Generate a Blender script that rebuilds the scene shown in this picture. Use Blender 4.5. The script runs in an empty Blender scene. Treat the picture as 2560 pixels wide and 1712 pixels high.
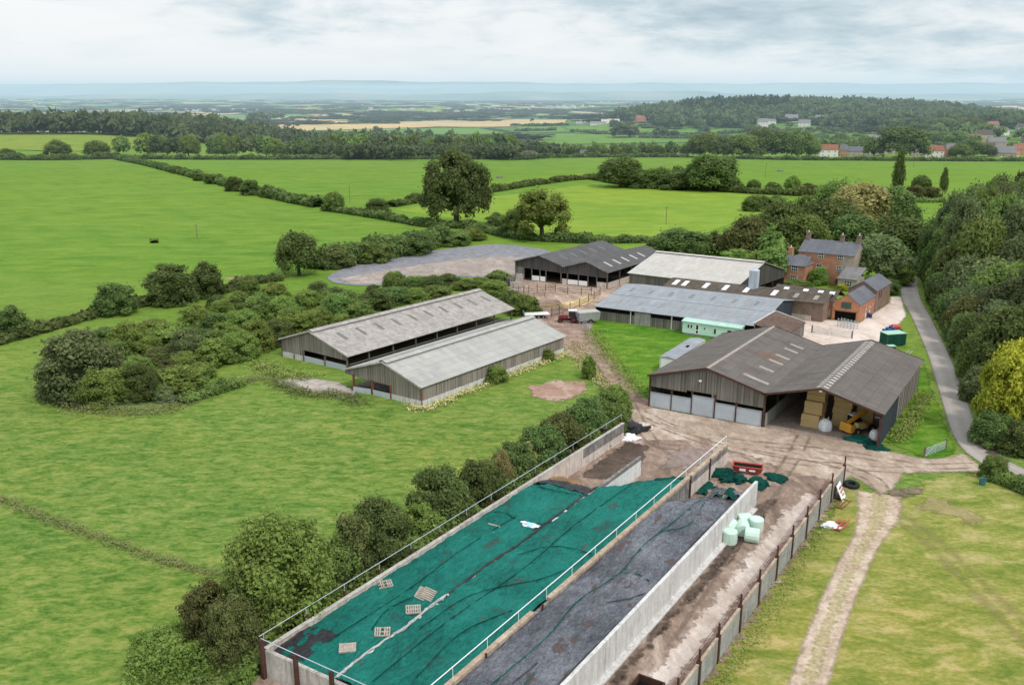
import bpy, math, random
import numpy as np
from mathutils import Vector, Matrix
R = math.radians
random.seed(7)
SC = bpy.context.scene
COL = SC.collection
# ------------------------------------------------------------------ camera and ground
F, CX, CY, HOR, S, H = 2200., 1280., 856., 228., .0349, 40.
PIT = math.atan((CY - HOR) / F)
COSP, SINP = math.cos(PIT), math.sin(PIT)

def sstep(a, b, t):
    t = min(1, max(0, (t - a) / (b - a)))
    return t * t * (3 - 2 * t)

def T(x, y):
    """terrain height: the farm lies on a plane falling away from the viewer, then a wide flat plain"""
    z = -S * y
    if y < 950: return z
    if y > 1400: z = -S * 1400 - 16 * (1 - math.exp(-(y - 1400) * S / 16))
    # low rise on the west with a meadow on it
    z += 24 * sstep(980, 1330, y) * (1 - sstep(1700, 2300, y)) * sstep(-330, -640, x)
    # wooded hill to the north east
    dx, dy = (x - 830) / 600, (y - 2650) / 560
    z += 60 * math.exp(-(abs(dx) ** 3) - dy * dy) * sstep(950, 1500, y)
    # village slope on the east
    z += 20 * sstep(1050, 1700, y) * sstep(420, 900, x) * (1 - sstep(1800, 2300, y))
    # far gentle swells
    if y > 4000:
        z += 9 * math.sin(x / 1900 + 1) * math.sin(y / 2300) * sstep(4000, 7000, y)
    return z

def ray(u, v):
    return ((u - CX) / F, COSP - (v - CY) / F * SINP, -SINP - (v - CY) / F * COSP)

def G(u, v, h=0.):
    """the ground point seen at photo position (u, v)"""
    x, y, z = ray(u, v)
    t = (H - h) / (-z - S * y) if -z - S * y > 1e-6 else 1e9
    if 0 < t * y < 950: return (t * x, t * y)
    d = 900.
    while d < 30000:
        t = d / y
        if H + t * z <= T(t * x, d) + h: break
        d *= 1.004
    return (d / y * x, d)

def hgt(v, x, y):
    lo, hi = -5., 400.
    for _ in range(50):
        m = (lo + hi) / 2
        Z = m + T(x, y) - H
        d = y * COSP - Z * SINP
        if CY - F * (y * SINP + Z * COSP) / d > v: lo = m
        else: hi = m
    return lo

cam = bpy.data.objects.new('camera', bpy.data.cameras.new('camera'))
COL.objects.link(cam)
cam.location = (0, 0, H)
cam.rotation_euler = (math.pi / 2 - PIT, 0, 0)
cam.data.sensor_width = 36
cam.data.lens = F * 36 / 2560
cam.data.clip_start, cam.data.clip_end = 1, 90000
SC.camera = cam
SC.view_settings.view_transform = 'Standard'
SC.view_settings.look = 'None'
SC.render.engine = 'CYCLES'
SC.cycles.use_denoising = True
SC.cycles.use_adaptive_sampling = True
SC.cycles.adaptive_threshold = 0.02
SC.cycles.max_bounces = 5
SC.cycles.diffuse_bounces = 3
SC.cycles.transparent_max_bounces = 12

# ------------------------------------------------------------------ node materials
class NT:
    def __init__(s, tree):
        s.t = tree; s.n = tree.nodes; s.l = tree.links
    def put(s, sock, val):
        if isinstance(val, bpy.types.NodeSocket): s.l.new(val, sock)
        elif val is not None:
            if isinstance(val, (tuple, list)) and len(val) == 3 and sock.type == 'RGBA': val = (*val, 1)
            sock.default_value = val
    def new(s, typ, ins=(), **kw):
        nd = s.n.new(typ)
        for k, v in kw.items(): setattr(nd, k, v)
        for k, v in dict(ins).items(): s.put(nd.inputs[k], v)
        return nd
    def pos(s): return s.new('ShaderNodeNewGeometry').outputs['Position']
    def attr(s, name, out='Fac'): return s.new('ShaderNodeAttribute', attribute_name=name).outputs[out]
    def mapv(s, vec, scale=(1, 1, 1), loc=(0, 0, 0), rot=(0, 0, 0)):
        return s.new('ShaderNodeMapping', {'Vector': vec, 'Scale': scale, 'Location': loc, 'Rotation': rot}).outputs[0]
    def noise(s, vec, scale, detail=4., rough=.55, dist=0.):
        return s.new('ShaderNodeTexNoise', {'Vector': vec, 'Scale': scale, 'Detail': detail, 'Roughness': rough, 'Distortion': dist}).outputs['Fac']
    def ramp(s, fac, stops):
        nd = s.new('ShaderNodeValToRGB', {'Fac': fac}); e = nd.color_ramp.elements
        while len(e) < len(stops): e.new(.5)
        for q, (p, c) in zip(e, stops):
            q.position = p
            q.color = (c, c, c, 1) if isinstance(c, (int, float)) else (*c, 1)
        return nd.outputs[0]
    def mix(s, fac, a, b, mode='MIX'):
        nd = s.new('ShaderNodeMix', data_type='RGBA', blend_type=mode)
        s.put(nd.inputs[0], fac); s.put(nd.inputs[6], a); s.put(nd.inputs[7], b)
        return nd.outputs[2]
    def m(s, op, a, b=None, clamp=False):
        nd = s.new('ShaderNodeMath', operation=op, use_clamp=clamp)
        s.put(nd.inputs[0], a)
        if b is not None: s.put(nd.inputs[1], b)
        return nd.outputs[0]
    def sep(s, vec): return s.new('ShaderNodeSeparateXYZ', {0: vec}).outputs
    def comb(s, x, y, z): return s.new('ShaderNodeCombineXYZ', {0: x, 1: y, 2: z}).outputs[0]
    def white(s, vec): return s.new('ShaderNodeTexWhiteNoise', {'Vector': vec}).outputs['Value']
    def bump(s, h, strength=.4, dist=.1):
        return s.new('ShaderNodeBump', {'Height': h, 'Strength': strength, 'Distance': dist}).outputs[0]

MATS = {}
def mat(name, fn, rough=.85, spec=.25, metal=0.):
    if name in MATS: return MATS[name]
    m = bpy.data.materials.new(name); m.use_nodes = True
    t = NT(m.node_tree); b = m.node_tree.nodes['Principled BSDF']
    b.inputs['Roughness'].default_value = rough
    b.inputs['Specular IOR Level'].default_value = spec
    b.inputs['Metallic'].default_value = metal
    r = fn(t, b)
    if r is not None: t.put(b.inputs['Base Color'], r)
    MATS[name] = m
    return m

def plain(name, c, var=.25, scale=1.5, rough=.7, spec=.25, metal=0.):
    """a painted or bare surface with weathering"""
    def fn(t, b):
        p = t.pos(); n = t.noise(p, scale, 5, .6); k = t.noise(p, scale * 7, 3)
        d = tuple(x * (1 - var) for x in c); l = tuple(min(1, x * (1 + var)) for x in c)
        return t.mix(t.m('MULTIPLY', k, .45), t.ramp(n, [(.3, d), (.7, l)]), d)
    return mat(name, fn, rough, spec, metal)

def alpha_edge(t, b, d, noise_scale=.6, amp=1.2):
    """ragged edge: the sheet stops where the distance to its border plus noise turns negative"""
    n = t.noise(t.pos(), noise_scale, 4, .65)
    v = t.m('ADD', d, t.m('MULTIPLY', t.m('SUBTRACT', n, .5), amp * 2))
    a = t.m('MULTIPLY', v, 2.2, True)
    t.put(b.inputs['Alpha'], a)

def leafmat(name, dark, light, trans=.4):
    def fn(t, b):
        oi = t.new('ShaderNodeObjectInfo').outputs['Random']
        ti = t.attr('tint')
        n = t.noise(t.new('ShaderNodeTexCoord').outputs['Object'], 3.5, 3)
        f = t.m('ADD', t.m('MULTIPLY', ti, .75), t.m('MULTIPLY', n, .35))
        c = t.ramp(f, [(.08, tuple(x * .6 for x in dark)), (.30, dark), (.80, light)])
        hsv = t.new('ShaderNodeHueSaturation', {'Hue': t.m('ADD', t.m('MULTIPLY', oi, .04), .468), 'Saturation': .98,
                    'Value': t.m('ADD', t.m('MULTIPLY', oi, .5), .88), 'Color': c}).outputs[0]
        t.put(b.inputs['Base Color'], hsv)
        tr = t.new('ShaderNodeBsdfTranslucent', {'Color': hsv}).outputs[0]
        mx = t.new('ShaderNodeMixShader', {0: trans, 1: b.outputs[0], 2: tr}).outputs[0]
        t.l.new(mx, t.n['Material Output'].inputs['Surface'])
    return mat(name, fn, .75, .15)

L_DARK = leafmat('leaf_dark', (.054, .094, .026), (.145, .210, .062))
L_MID = leafmat('leaf_mid', (.078, .135, .032), (.19, .28, .072))
L_LIGHT = leafmat('leaf_light', (.095, .160, .030), (.225, .325, .075))
L_YELL = leafmat('leaf_yellow', (.16, .20, .018), (.46, .46, .05))
L_CREAM = leafmat('leaf_cream', (.12, .15, .036), (.42, .40, .15))
L_BLUE = leafmat('leaf_blue', (.078, .118, .044), (.185, .238, .095))
L_BROWN = leafmat('leaf_brown', (.062, .080, .024), (.155, .175, .058))
L_CHEST = leafmat('leaf_chestnut', (.050, .072, .022), (.130, .160, .052))
L_PINE = leafmat('leaf_pine', (.056, .082, .030), (.14, .18, .075))
L_HAZY = leafmat('leaf_far', (.052, .085, .036), (.125, .175, .070))
M_BARK = plain('bark', (.085, .065, .045), .4, 2)
M_GREENLEAF = [L_DARK, L_MID, L_LIGHT]

# grass and earth ---------------------------------------------------------------
def grass_cols(t, p, c0, c1, c2, k=.42):
    big = t.noise(p, .018, 3, .6)
    mid = t.noise(t.mapv(p, (.5, 1., 1), rot=(0, 0, .25)), k, 5, .68, .6)
    fine = t.noise(t.mapv(p, (.8, 1.3, 1)), 2.2, 4, .72)
    patch = t.noise(p, .085, 4, .62, 1.0)
    f = t.m('ADD', t.m('MULTIPLY', mid, .62), t.m('MULTIPLY', fine, .38))
    c = t.ramp(f, [(.39, c0), (.5, c1), (.61, c2)])
    c = t.mix(t.ramp(big, [(.35, 0.), (.62, .8)]), c, (1.22, 1.04, 1.0), 'MULTIPLY')
    c = t.mix(t.ramp(patch, [(.46, 0.), (.68, .6)]), c, (.62, .80, .7), 'MULTIPLY')
    return c, f

def m_ground(t, b):
    p = t.pos(); s = t.sep(p)
    near, f = grass_cols(t, p, (.055, .128, .018), (.126, .202, .036), (.222, .258, .070), .9)
    far, _ = grass_cols(t, t.mapv(p, (.3, .3, .3)), (.084, .178, .017), (.118, .224, .024), (.158, .252, .036))
    st = t.m('SINE', t.m('ADD', t.m('MULTIPLY', t.m('ADD', t.m('MULTIPLY', s[0], .82), t.m('MULTIPLY', s[1], .57)), .42), t.m('MULTIPLY', t.noise(p, .012, 2), 9.)))
    far = t.mix(t.m('MULTIPLY', t.m('MULTIPLY', t.m('ADD', st, 1.), .5), t.ramp(t.noise(p, .006, 3), [(.4, .05), (.6, .5)])), far, (.146, .238, .032))
    g = t.mix(t.m('DIVIDE', t.m('SUBTRACT', s[1], 110), 140, True), near, far)
    # the plain: a patchwork of fields
    wp = t.new('ShaderNodeVectorMath', {0: p, 1: t.new('ShaderNodeTexNoise', {'Vector': p, 'Scale': .002, 'Detail': 2.}).outputs['Color']}, operation='ADD')
    q = t.mapv(p, (1 / 420, 1 / 520, 0), rot=(0, 0, .5))
    v = t.new('ShaderNodeTexVoronoi', {'Vector': q, 'Scale': 1., 'Randomness': .85})
    ed = t.new('ShaderNodeTexVoronoi', {'Vector': q, 'Scale': 1., 'Randomness': .85}, feature='DISTANCE_TO_EDGE').outputs['Distance']
    rnd = t.sep(v.outputs['Color'])[0]
    fld = t.ramp(rnd, [(0., (.09, .17, .035)), (.3, (.12, .23, .04)), (.5, (.20, .27, .07)), (.64, (.10, .19, .045)), (.74, (.42, .33, .17)), (.88, (.46, .38, .22)), (1., (.13, .21, .05))])
    for q2 in fld.node.color_ramp.elements: pass
    fld.node.color_ramp.interpolation = 'CONSTANT'
    fld = t.mix(t.ramp(ed, [(.02, 1.), (.04, 0.)]), fld, (.03, .055, .022))
    wood = t.noise(p, .0011, 5, .6)
    fld = t.mix(t.ramp(wood, [(.60, 0.), (.64, .8)]), fld, (.035, .06, .026))
    g = t.mix(t.m('DIVIDE', t.m('SUBTRACT', s[1], 1500), 150, True), g, fld)
    t.put(b.inputs['Normal'], t.bump(f, .5, .25))
    return g
M_GROUND = mat('grassland', m_ground, .95, .1)

def m_field(name, c0, c1, c2, edge=1.0, scale=1.):
    def fn(t, b):
        p = t.mapv(t.pos(), (scale,) * 3)
        c, f = grass_cols(t, p, c0, c1, c2)
        alpha_edge(t, b, t.attr('sd'), .35, edge)
        t.put(b.inputs['Normal'], t.bump(f, .5, .25))
        return c
    return mat(name, fn, .95, .1)
M_DRY = m_field('dry_grass', (.115, .165, .026), (.215, .232, .050), (.37, .32, .135), 2.0)
M_LUSH = m_field('lush_grass', (.045, .125, .010), (.080, .190, .014), (.165, .255, .035), 1.2)
M_LIME = m_field('lime_grass', (.135, .235, .022), (.170, .272, .029), (.21, .305, .044), .8, .3)
M_PALEF = m_field('pale_grass', (.14, .215, .024), (.17, .24, .03), (.205, .265, .042), 1., .3)
M_STUB = m_field('stubble', (.40, .30, .14), (.48, .37, .18), (.55, .43, .23), 3., .1)
M_FARG = m_field('far_pasture', (.085, .19, .026), (.115, .22, .032), (.145, .24, .045), 3., .1)

def m_earth(name, lo, mid, hi, edge=.8, streak=0, es=.6):
    def fn(t, b):
        p = t.pos()
        if streak: p2 = t.mapv(p, (1, .5, 1), rot=(0, 0, streak))
        else: p2 = p
        a = t.noise(p2, .22, 6, .65, .8); k = t.noise(p2, 1.7, 5, .7, .4); z = t.noise(p, 7, 3, .7)
        f = t.m('ADD', t.m('ADD', t.m('MULTIPLY', a, .55), t.m('MULTIPLY', k, .33)), t.m('MULTIPLY', z, .12))
        c = t.ramp(f, [(.36, lo), (.5, mid), (.62, hi)])
        if edge: alpha_edge(t, b, t.attr('sd'), es, edge)
        t.put(b.inputs['Normal'], t.bump(f, .4, .15))
        return c
    return mat(name, fn, .9, .2)
M_YARD = m_earth('yard_dirt', (.22, .16, .115), (.36, .275, .208), (.55, .46, .38), .7, R(60))
M_PALEYARD = m_earth('pale_concrete', (.42, .32, .25), (.60, .50, .43), (.70, .61, .54), .5, R(-40))
M_CLAMPFLOOR = m_earth('clamp_floor', (.10, .072, .055), (.25, .178, .135), (.46, .36, .295), .0, R(33))
M_CATTLE = m_earth('cattle_yard', (.18, .12, .09), (.33, .24, .18), (.52, .40, .32), 1.0, R(60))
M_STRAW = m_earth('straw', (.40, .28, .12), (.55, .41, .20), (.66, .52, .30), 1.0)
M_MUD = m_earth('dark_mud', (.05, .035, .025), (.09, .065, .05), (.15, .11, .08), 1.2)
M_REDSOIL = m_earth('red_soil', (.20, .11, .075), (.33, .21, .155), (.46, .34, .27), 3., 0, .28)
M_HARDCORE = m_earth('hardcore', (.22, .18, .16), (.34, .29, .26), (.46, .41, .37), .9)

def m_track(t, b):
    p = t.pos(); cx = t.m('ABSOLUTE', t.attr('cx'))
    a = t.noise(p, .5, 5, .65); k = t.noise(p, 2.4, 4, .7)
    f = t.m('ADD', t.m('MULTIPLY', a, .5), t.m('MULTIPLY', k, .5))
    dirt = t.ramp(f, [(.36, (.29, .21, .15)), (.5, (.44, .34, .255)), (.62, (.57, .465, .37))])
    gr = t.ramp(k, [(.4, (.20, .21, .06)), (.6, (.40, .33, .17))])
    mid = t.m('LESS_THAN', t.m('ADD', cx, t.m('MULTIPLY', t.m('SUBTRACT', k, .5), .75)), .29)
    side = t.m('MULTIPLY', mid, t.m('GREATER_THAN', a, .40))
    alpha_edge(t, b, t.m('MULTIPLY', t.m('SUBTRACT', .88, cx), 2.), 1.0, .32)
    return t.mix(t.m('MULTIPLY', side, .6), dirt, gr)
M_TRACK = mat('farm_track', m_track, .95, .1)
def m_track2(t, b):
    p = t.pos(); cx = t.m('ABSOLUTE', t.attr('cx'))
    a = t.noise(p, .35, 5, .65); k = t.noise(p, 2.0, 4, .7)
    f = t.m('ADD', t.m('MULTIPLY', a, .5), t.m('MULTIPLY', k, .5))
    alpha_edge(t, b, t.m('MULTIPLY', t.m('SUBTRACT', .86, cx), 2.), 1., .5)
    return t.ramp(f, [(.36, (.17, .11, .085)), (.5, (.27, .185, .145)), (.64, (.42, .31, .25))])
M_TRACK2 = mat('earth_track', m_track2, .95, .1)
def m_road(t, b):
    p = t.pos(); cx = t.attr('cx'); ac = t.m('ABSOLUTE', cx)
    k = t.noise(p, 3., 5, .7); a = t.noise(p, .25, 4)
    f = t.m('ADD', t.m('MULTIPLY', a, .5), t.m('MULTIPLY', k, .5))
    c = t.ramp(f, [(.35, (.27, .235, .205)), (.65, (.37, .33, .295))])
    wheel = t.ramp(t.m('ABSOLUTE', t.m('SUBTRACT', ac, .42)), [(.05, .28), (.3, 0.)])
    c = t.mix(wheel, c, (.43, .40, .365))
    c = t.mix(t.ramp(ac, [(.74, 0.), (.95, .7)]), c, (.22, .19, .12))
    alpha_edge(t, b, t.m('MULTIPLY', t.m('SUBTRACT', .93, ac), 2.5), 1.5, .25)
    return c
M_ROAD = mat('lane_tarmac', m_road, .9, .2)

# building surfaces ------------------------------------------------------------
def roofmat(name, lo, mid, hi, lichen=None, lich=.55, rib=.35, joint=1.5, rough=.85, spec=.2, stain=None):
    """corrugated sheets: ribs run down the slope, sheet laps across it"""
    def fn(t, b):
        L = t.attr('loc', 'Vector'); s = t.sep(L)
        st = t.noise(t.mapv(L, (1.6, .22, .22)), 1., 5, .7)
        bl = t.noise(L, .28, 5, .65, .5); fi = t.noise(L, 3.2, 4, .75)
        f = t.m('ADD', t.m('ADD', t.m('MULTIPLY', st, .4), t.m('MULTIPLY', bl, .35)), t.m('MULTIPLY', fi, .25))
        c = t.ramp(f, [(.36, lo), (.5, mid), (.64, hi)])
        if lichen: c = t.mix(t.ramp(t.noise(L, 1.1, 6, .8), [(lich - .06, 0.), (lich + .06, .85)]), c, lichen)
        if stain:
            dd = t.new('ShaderNodeVectorMath', {0: L, 1: stain}, operation='DISTANCE').outputs['Value']
            c = t.mix(t.ramp(t.m('ADD', t.m('DIVIDE', dd, 9.), t.m('MULTIPLY', bl, .9)), [(.52, .75), (.75, 0.)]), c, (.20, .115, .08))
        sh = t.white(t.comb(t.m('FLOOR', t.m('DIVIDE', s[0], 1.0)), t.m('FLOOR', t.m('DIVIDE', s[1], joint)), 0.))
        c = t.mix(t.m('MULTIPLY', sh, .22), c, tuple(x * .55 for x in lo))
        lap = t.m('LESS_THAN', t.m('FRACT', t.m('DIVIDE', s[1], joint)), .07)
        c = t.mix(t.m('MULTIPLY', lap, .28), c, tuple(x * .4 for x in lo))
        w = t.m('SINE', t.m('MULTIPLY', s[0], 2 * math.pi / rib))
        c = t.mix(t.m('MULTIPLY', t.m('ADD', w, 1.), .10), c, tuple(x * .3 for x in lo))
        t.put(b.inputs['Normal'], t.bump(w, .5, .05))
        return c
    return mat(name, fn, rough, spec)
RF_C = roofmat('roof_grey_brown', (.105, .090, .079), (.152, .133, .118), (.198, .177, .158))
RF_CS = roofmat('roof_grey_brown_stained', (.105, .090, .079), (.152, .133, .118), (.198, .177, .158), stain=(15., 24.2, 17.15))
RF_A = roofmat('roof_lichen_grey', (.31, .285, .265), (.42, .39, .365), (.53, .495, .465), (.29, .25, .225), .53)
RF_B = roofmat('roof_pale_grey', (.35, .342, .32), (.43, .422, .395), (.51, .50, .47), (.40, .40, .28), .62)
RF_D = roofmat('roof_dark_grey', (.082, .08, .08), (.115, .112, .112), (.15, .145, .145))
RF_E = roofmat('roof_cream_grey', (.47, .44, .40), (.55, .52, .475), (.62, .59, .545), (.42, .36, .31), .62)
RF_G = roofmat('roof_blue_grey', (.25, .27, .295), (.32, .34, .365), (.39, .41, .435), (.34, .29, .265), .64)
RF_F = roofmat('roof_mossy_brown', (.075, .06, .048), (.125, .10, .08), (.18, .145, .12), (.06, .055, .03), .56)
RF_SL = roofmat('roof_slate', (.115, .12, .135), (.165, .17, .19), (.215, .22, .24), None, rib=.25, joint=.3)
RF_MINT = roofmat('roof_mint', (.36, .58, .48), (.45, .66, .56), (.52, .72, .62))
RF_TILE = roofmat('roof_red_tile', (.22, .09, .06), (.32, .14, .09), (.40, .19, .13), None, rib=.3, joint=.35)
RF_GREYT = roofmat('roof_grey_tile', (.16, .15, .15), (.23, .22, .22), (.30, .29, .28), None, rib=.3, joint=.35)

def boardmat(name, lo, mid, hi, gap=.16, w=.17):
    def fn(t, b):
        L = t.attr('loc', 'Vector'); s = t.sep(L)
        k = t.m('DIVIDE', t.m('ADD', s[0], s[1]), w)
        r = t.white(t.comb(t.m('FLOOR', k), 0., 0.))
        n = t.noise(t.mapv(L, (3, 3, .35)), 1., 5, .7)
        big = t.noise(L, .35, 3)
        f = t.m('ADD', t.m('ADD', t.m('MULTIPLY', r, .4), t.m('MULTIPLY', n, .35)), t.m('MULTIPLY', big, .25))
        c = t.ramp(f, [(.25, lo), (.5, mid), (.8, hi)])
        g = t.m('LESS_THAN', t.m('FRACT', k), gap)
        return t.mix(t.m('MULTIPLY', g, .75), c, tuple(x * .2 for x in lo))
    return mat(name, fn, .9, .1)
BD_GREY = boardmat('weathered_boards', (.15, .13, .11), (.26, .23, .20), (.36, .325, .285))
BD_OLIVE = boardmat('olive_boards', (.10, .095, .08), (.19, .175, .15), (.28, .26, .225))
BD_DARK = boardmat('dark_boards', (.05, .048, .046), (.085, .08, .076), (.13, .12, .115))
BD_BLUE = boardmat('dark_blue_sheet', (.028, .036, .045), (.042, .052, .065), (.058, .07, .085), .08, .3)
BD_GREEN = boardmat('green_steel', (.010, .055, .034), (.016, .075, .048), (.024, .10, .065), .25, .28)

def concmat(name, lo, mid, hi, stain=(.10, .08, .06), panel=0.):
    def fn(t, b):
        L = t.attr('loc', 'Vector'); s = t.sep(L)
        n = t.noise(L, .7, 5, .65); dr = t.noise(t.mapv(L, (2.2, 2.2, .22)), 1., 4, .6); k = t.noise(L, 5, 3)
        f = t.m('ADD', t.m('MULTIPLY', n, .6), t.m('MULTIPLY', k, .4))
        c = t.ramp(f, [(.35, lo), (.5, mid), (.65, hi)])
        c = t.mix(t.ramp(dr, [(.5, 0.), (.68, .6)]), c, stain)
        if panel:
            q = t.m('FRACT', t.m('DIVIDE', t.m('ADD', s[0], s[1]), panel))
            c = t.mix(t.m('MULTIPLY', t.m('LESS_THAN', q, .035 if panel > 2 else .05), .55), c, stain)
        return c
    return mat(name, fn, .9, .15)
CONC = concmat('concrete', (.34, .31, .275), (.46, .43, .39), (.56, .53, .49), (.17, .14, .115))
CONC_W = concmat('white_concrete', (.45, .435, .41), (.57, .555, .53), (.67, .66, .64), (.30, .28, .26), 1.2)
CONC_WW = concmat('bright_concrete', (.54, .53, .51), (.66, .65, .63), (.75, .74, .72), (.40, .37, .34))
CONC_PINK = concmat('pink_concrete', (.42, .34, .29), (.55, .47, .42), (.66, .60, .55), (.22, .18, .155))
CONC_DARK = concmat('stained_concrete', (.10, .095, .09), (.20, .185, .17), (.34, .315, .295), (.05, .047, .045))
CONC_PANEL = concmat('panel_concrete', (.22, .215, .20), (.31, .305, .285), (.40, .395, .375), (.13, .12, .105))
TIMBER = concmat('timber_capping', (.26, .19, .13), (.40, .31, .23), (.52, .43, .34), (.14, .10, .07))

def m_brick(name, lo, mid, hi, mortar=(.38, .33, .28)):
    def fn(t, b):
        L = t.attr('loc', 'Vector'); s = t.sep(L)
        v = t.comb(t.m('ADD', s[0], s[1]), s[2], 0.)
        br = t.new('ShaderNodeTexBrick', {'Vector': v, 'Scale': 1., 'Brick Width': .45, 'Row Height': .15, 'Mortar Size': .014, 'Color1': (*lo, 1), 'Color2': (*hi, 1), 'Mortar': (*mortar, 1)}).outputs['Color']
        n = t.noise(L, .6, 5, .65)
        return t.mix(.55, br, t.ramp(n, [(.35, lo), (.5, mid), (.65, hi)]))
    return mat(name, fn, .9, .15)
BRICK = m_brick('red_brick', (.30, .12, .07), (.43, .185, .11), (.52, .26, .165))
BRICK_O = m_brick('orange_brick', (.36, .14, .065), (.48, .20, .095), (.56, .26, .14))
BRICK_B = m_brick('brown_brick', (.13, .085, .065), (.20, .135, .105), (.28, .19, .15))
STONE = m_brick('buff_stone', (.27, .22, .17), (.36, .30, .24), (.44, .38, .31))
RENDER_W = concmat('white_render', (.66, .64, .59), (.74, .72, .68), (.80, .785, .75), (.55, .52, .47))
GALV = plain('galvanised_sheet', (.46, .51, .56), .14, .5, .5, .4, .15)
GALV_D = plain('galvanised_rail', (.35, .36, .37), .2, 2., .5, .4, .3)
RUST = plain('rusty_steel', (.085, .040, .030), .4, 1.5, .75)
RUST_L = plain('red_oxide_steel', (.22, .075, .045), .4, 1.5, .75)
WOODP = plain('fence_timber', (.20, .15, .11), .35, 2.)
WOOD_PALE = plain('pale_timber', (.38, .325, .27), .35, 3.)
WHITE = plain('white_paint', (.80, .80, .79), .06, 1., .45, .4)
OFFW = plain('offwhite', (.66, .65, .61), .12, 1., .6)
MINT = plain('mint_panel', (.52, .72, .62), .06, .7, .5, .35)
ROOFLT = plain('rooflight', (.30, .27, .225), .3, 1.4, .55)
ROOFLT_D = plain('rooflight_dark', (.17, .16, .13), .35, 1.4, .55)
ROOFLT_P = plain('rooflight_pale', (.46, .41, .38), .15, 1.4, .55)
ROOFLT_W = plain('rooflight_white', (.84, .84, .88), .06, 1., .4)
GLASS = mat('window_glass', lambda t, b: (.015, .018, .02), .08, .6)
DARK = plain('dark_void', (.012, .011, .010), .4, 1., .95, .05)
TYRE = plain('tyre_rubber', (.02, .02, .021), .3, 4., .8)
YELLOW = plain('machine_yellow', (.62, .30, .03), .15, 2., .45, .4)
MAROON = plain('maroon_paint', (.20, .03, .03), .25, 3., .5, .4)
REDP = plain('red_paint', (.48, .07, .055), .25, 3., .5, .35)
BLUEP = plain('blue_plastic', (.025, .06, .23), .25, 3., .4, .4)
GREENP = plain('green_paint', (.02, .10, .06), .2, 1., .5, .35)
LGREEN = plain('pale_green_paint', (.32, .56, .42), .1, 1., .5, .3)
SHUTTER = plain('green_shutter', (.075, .105, .085), .2, 2., .7)
BAGW = plain('white_bag', (.80, .81, .83), .08, 4., .6)
BAGB = plain('pale_blue_bag', (.35, .66, .82), .3, 6., .5)
def m_wrap(t, b):
    p = t.new('ShaderNodeTexCoord').outputs['Object']
    n = t.noise(t.mapv(p, (1, 1, 4)), 4, 4, .6, .8)
    t.put(b.inputs['Normal'], t.bump(n, .45, .06))
    return t.ramp(n, [(.3, (.46, .64, .53)), (.7, (.60, .76, .66))])
WRAP = mat('bale_wrap', m_wrap, .35, .45)
def m_straw(t, b):
    L = t.attr('loc', 'Vector')
    n = t.noise(t.mapv(L, (2, 2, 9)), 2.4, 5, .75)
    t.put(b.inputs['Normal'], t.bump(n, .6, .08))
    return t.ramp(n, [(.3, (.33, .23, .095)), (.5, (.50, .37, .17)), (.7, (.62, .48, .25))])
STRAWB = mat('bale_straw', m_straw, .95, .1)
def tarp(name, cols, thin, dirt, rough, spec, crisp=0):
    def fn(t, b):
        L = t.attr('loc', 'Vector')
        w = t.noise(t.mapv(L, (.55, 1.1, 0)), 1.2, 6, .68, 1.6)
        k = t.noise(L, 5., 4, .7); a = t.noise(L, .16, 3)
        k2 = t.noise(t.mapv(L, (1.6, 3.2, 0)), 1.6, 6, .75, 1.2)
        f = t.m('ADD', t.m('MULTIPLY', a, .28), t.m('ADD', t.m('MULTIPLY', w, .30), t.m('ADD', t.m('MULTIPLY', k, .14), t.m('MULTIPLY', k2, .28))))
        c = t.ramp(f, [(.40, cols[0]), (.49, cols[1]), (.62, cols[2])])
        c = t.mix(t.ramp(t.noise(t.mapv(L, (.7, 1.5, 1), (7.3, 2.1, 0)), crisp or .36, 3 if crisp else 5, .5), [(.635, 0.), (.65, .9)] if crisp else [(.64, 0.), (.70, .7)]), c, dirt)
        if thin: c = t.mix(t.ramp(t.noise(L, .27, 4, .65), [(.58, 0.), (.70, .72)]), c, thin)
        t.put(b.inputs['Normal'], t.bump(t.m('ADD', w, t.m('ADD', t.m('MULTIPLY', k, .25), k2)), 1., .3))
        return c
    return mat(name, fn, rough, spec)
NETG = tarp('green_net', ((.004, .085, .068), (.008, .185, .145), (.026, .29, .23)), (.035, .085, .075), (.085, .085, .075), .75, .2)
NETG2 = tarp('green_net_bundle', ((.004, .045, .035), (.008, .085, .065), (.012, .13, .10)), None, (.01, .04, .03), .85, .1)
PLAS = tarp('black_plastic', ((.030, .031, .038), (.125, .130, .156), (.33, .34, .38)), None, (.115, .065, .058), .24, .7, .42)  # paler stops put a blue-grey sheen and highlights into the plastic's colour
PLASD = tarp('dark_plastic', ((.012, .012, .014), (.03, .031, .036), (.07, .072, .08)), None, (.06, .05, .04), .4, .5)

for nm_, dk_, lt_ in (('grass_blade', (.17, .28, .045), (.27, .365, .08)), ('grass_lush', (.16, .29, .05), (.27, .40, .08)), ('grass_dry', (.33, .33, .11), (.50, .44, .22)), ('dry_weeds', (.26, .25, .09), (.48, .44, .20)), ('weed_green', (.10, .165, .032), (.20, .285, .065)), ('weed_dull', (.10, .135, .04), (.19, .22, .085))): leafmat(nm_, dk_, lt_, .08)
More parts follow.
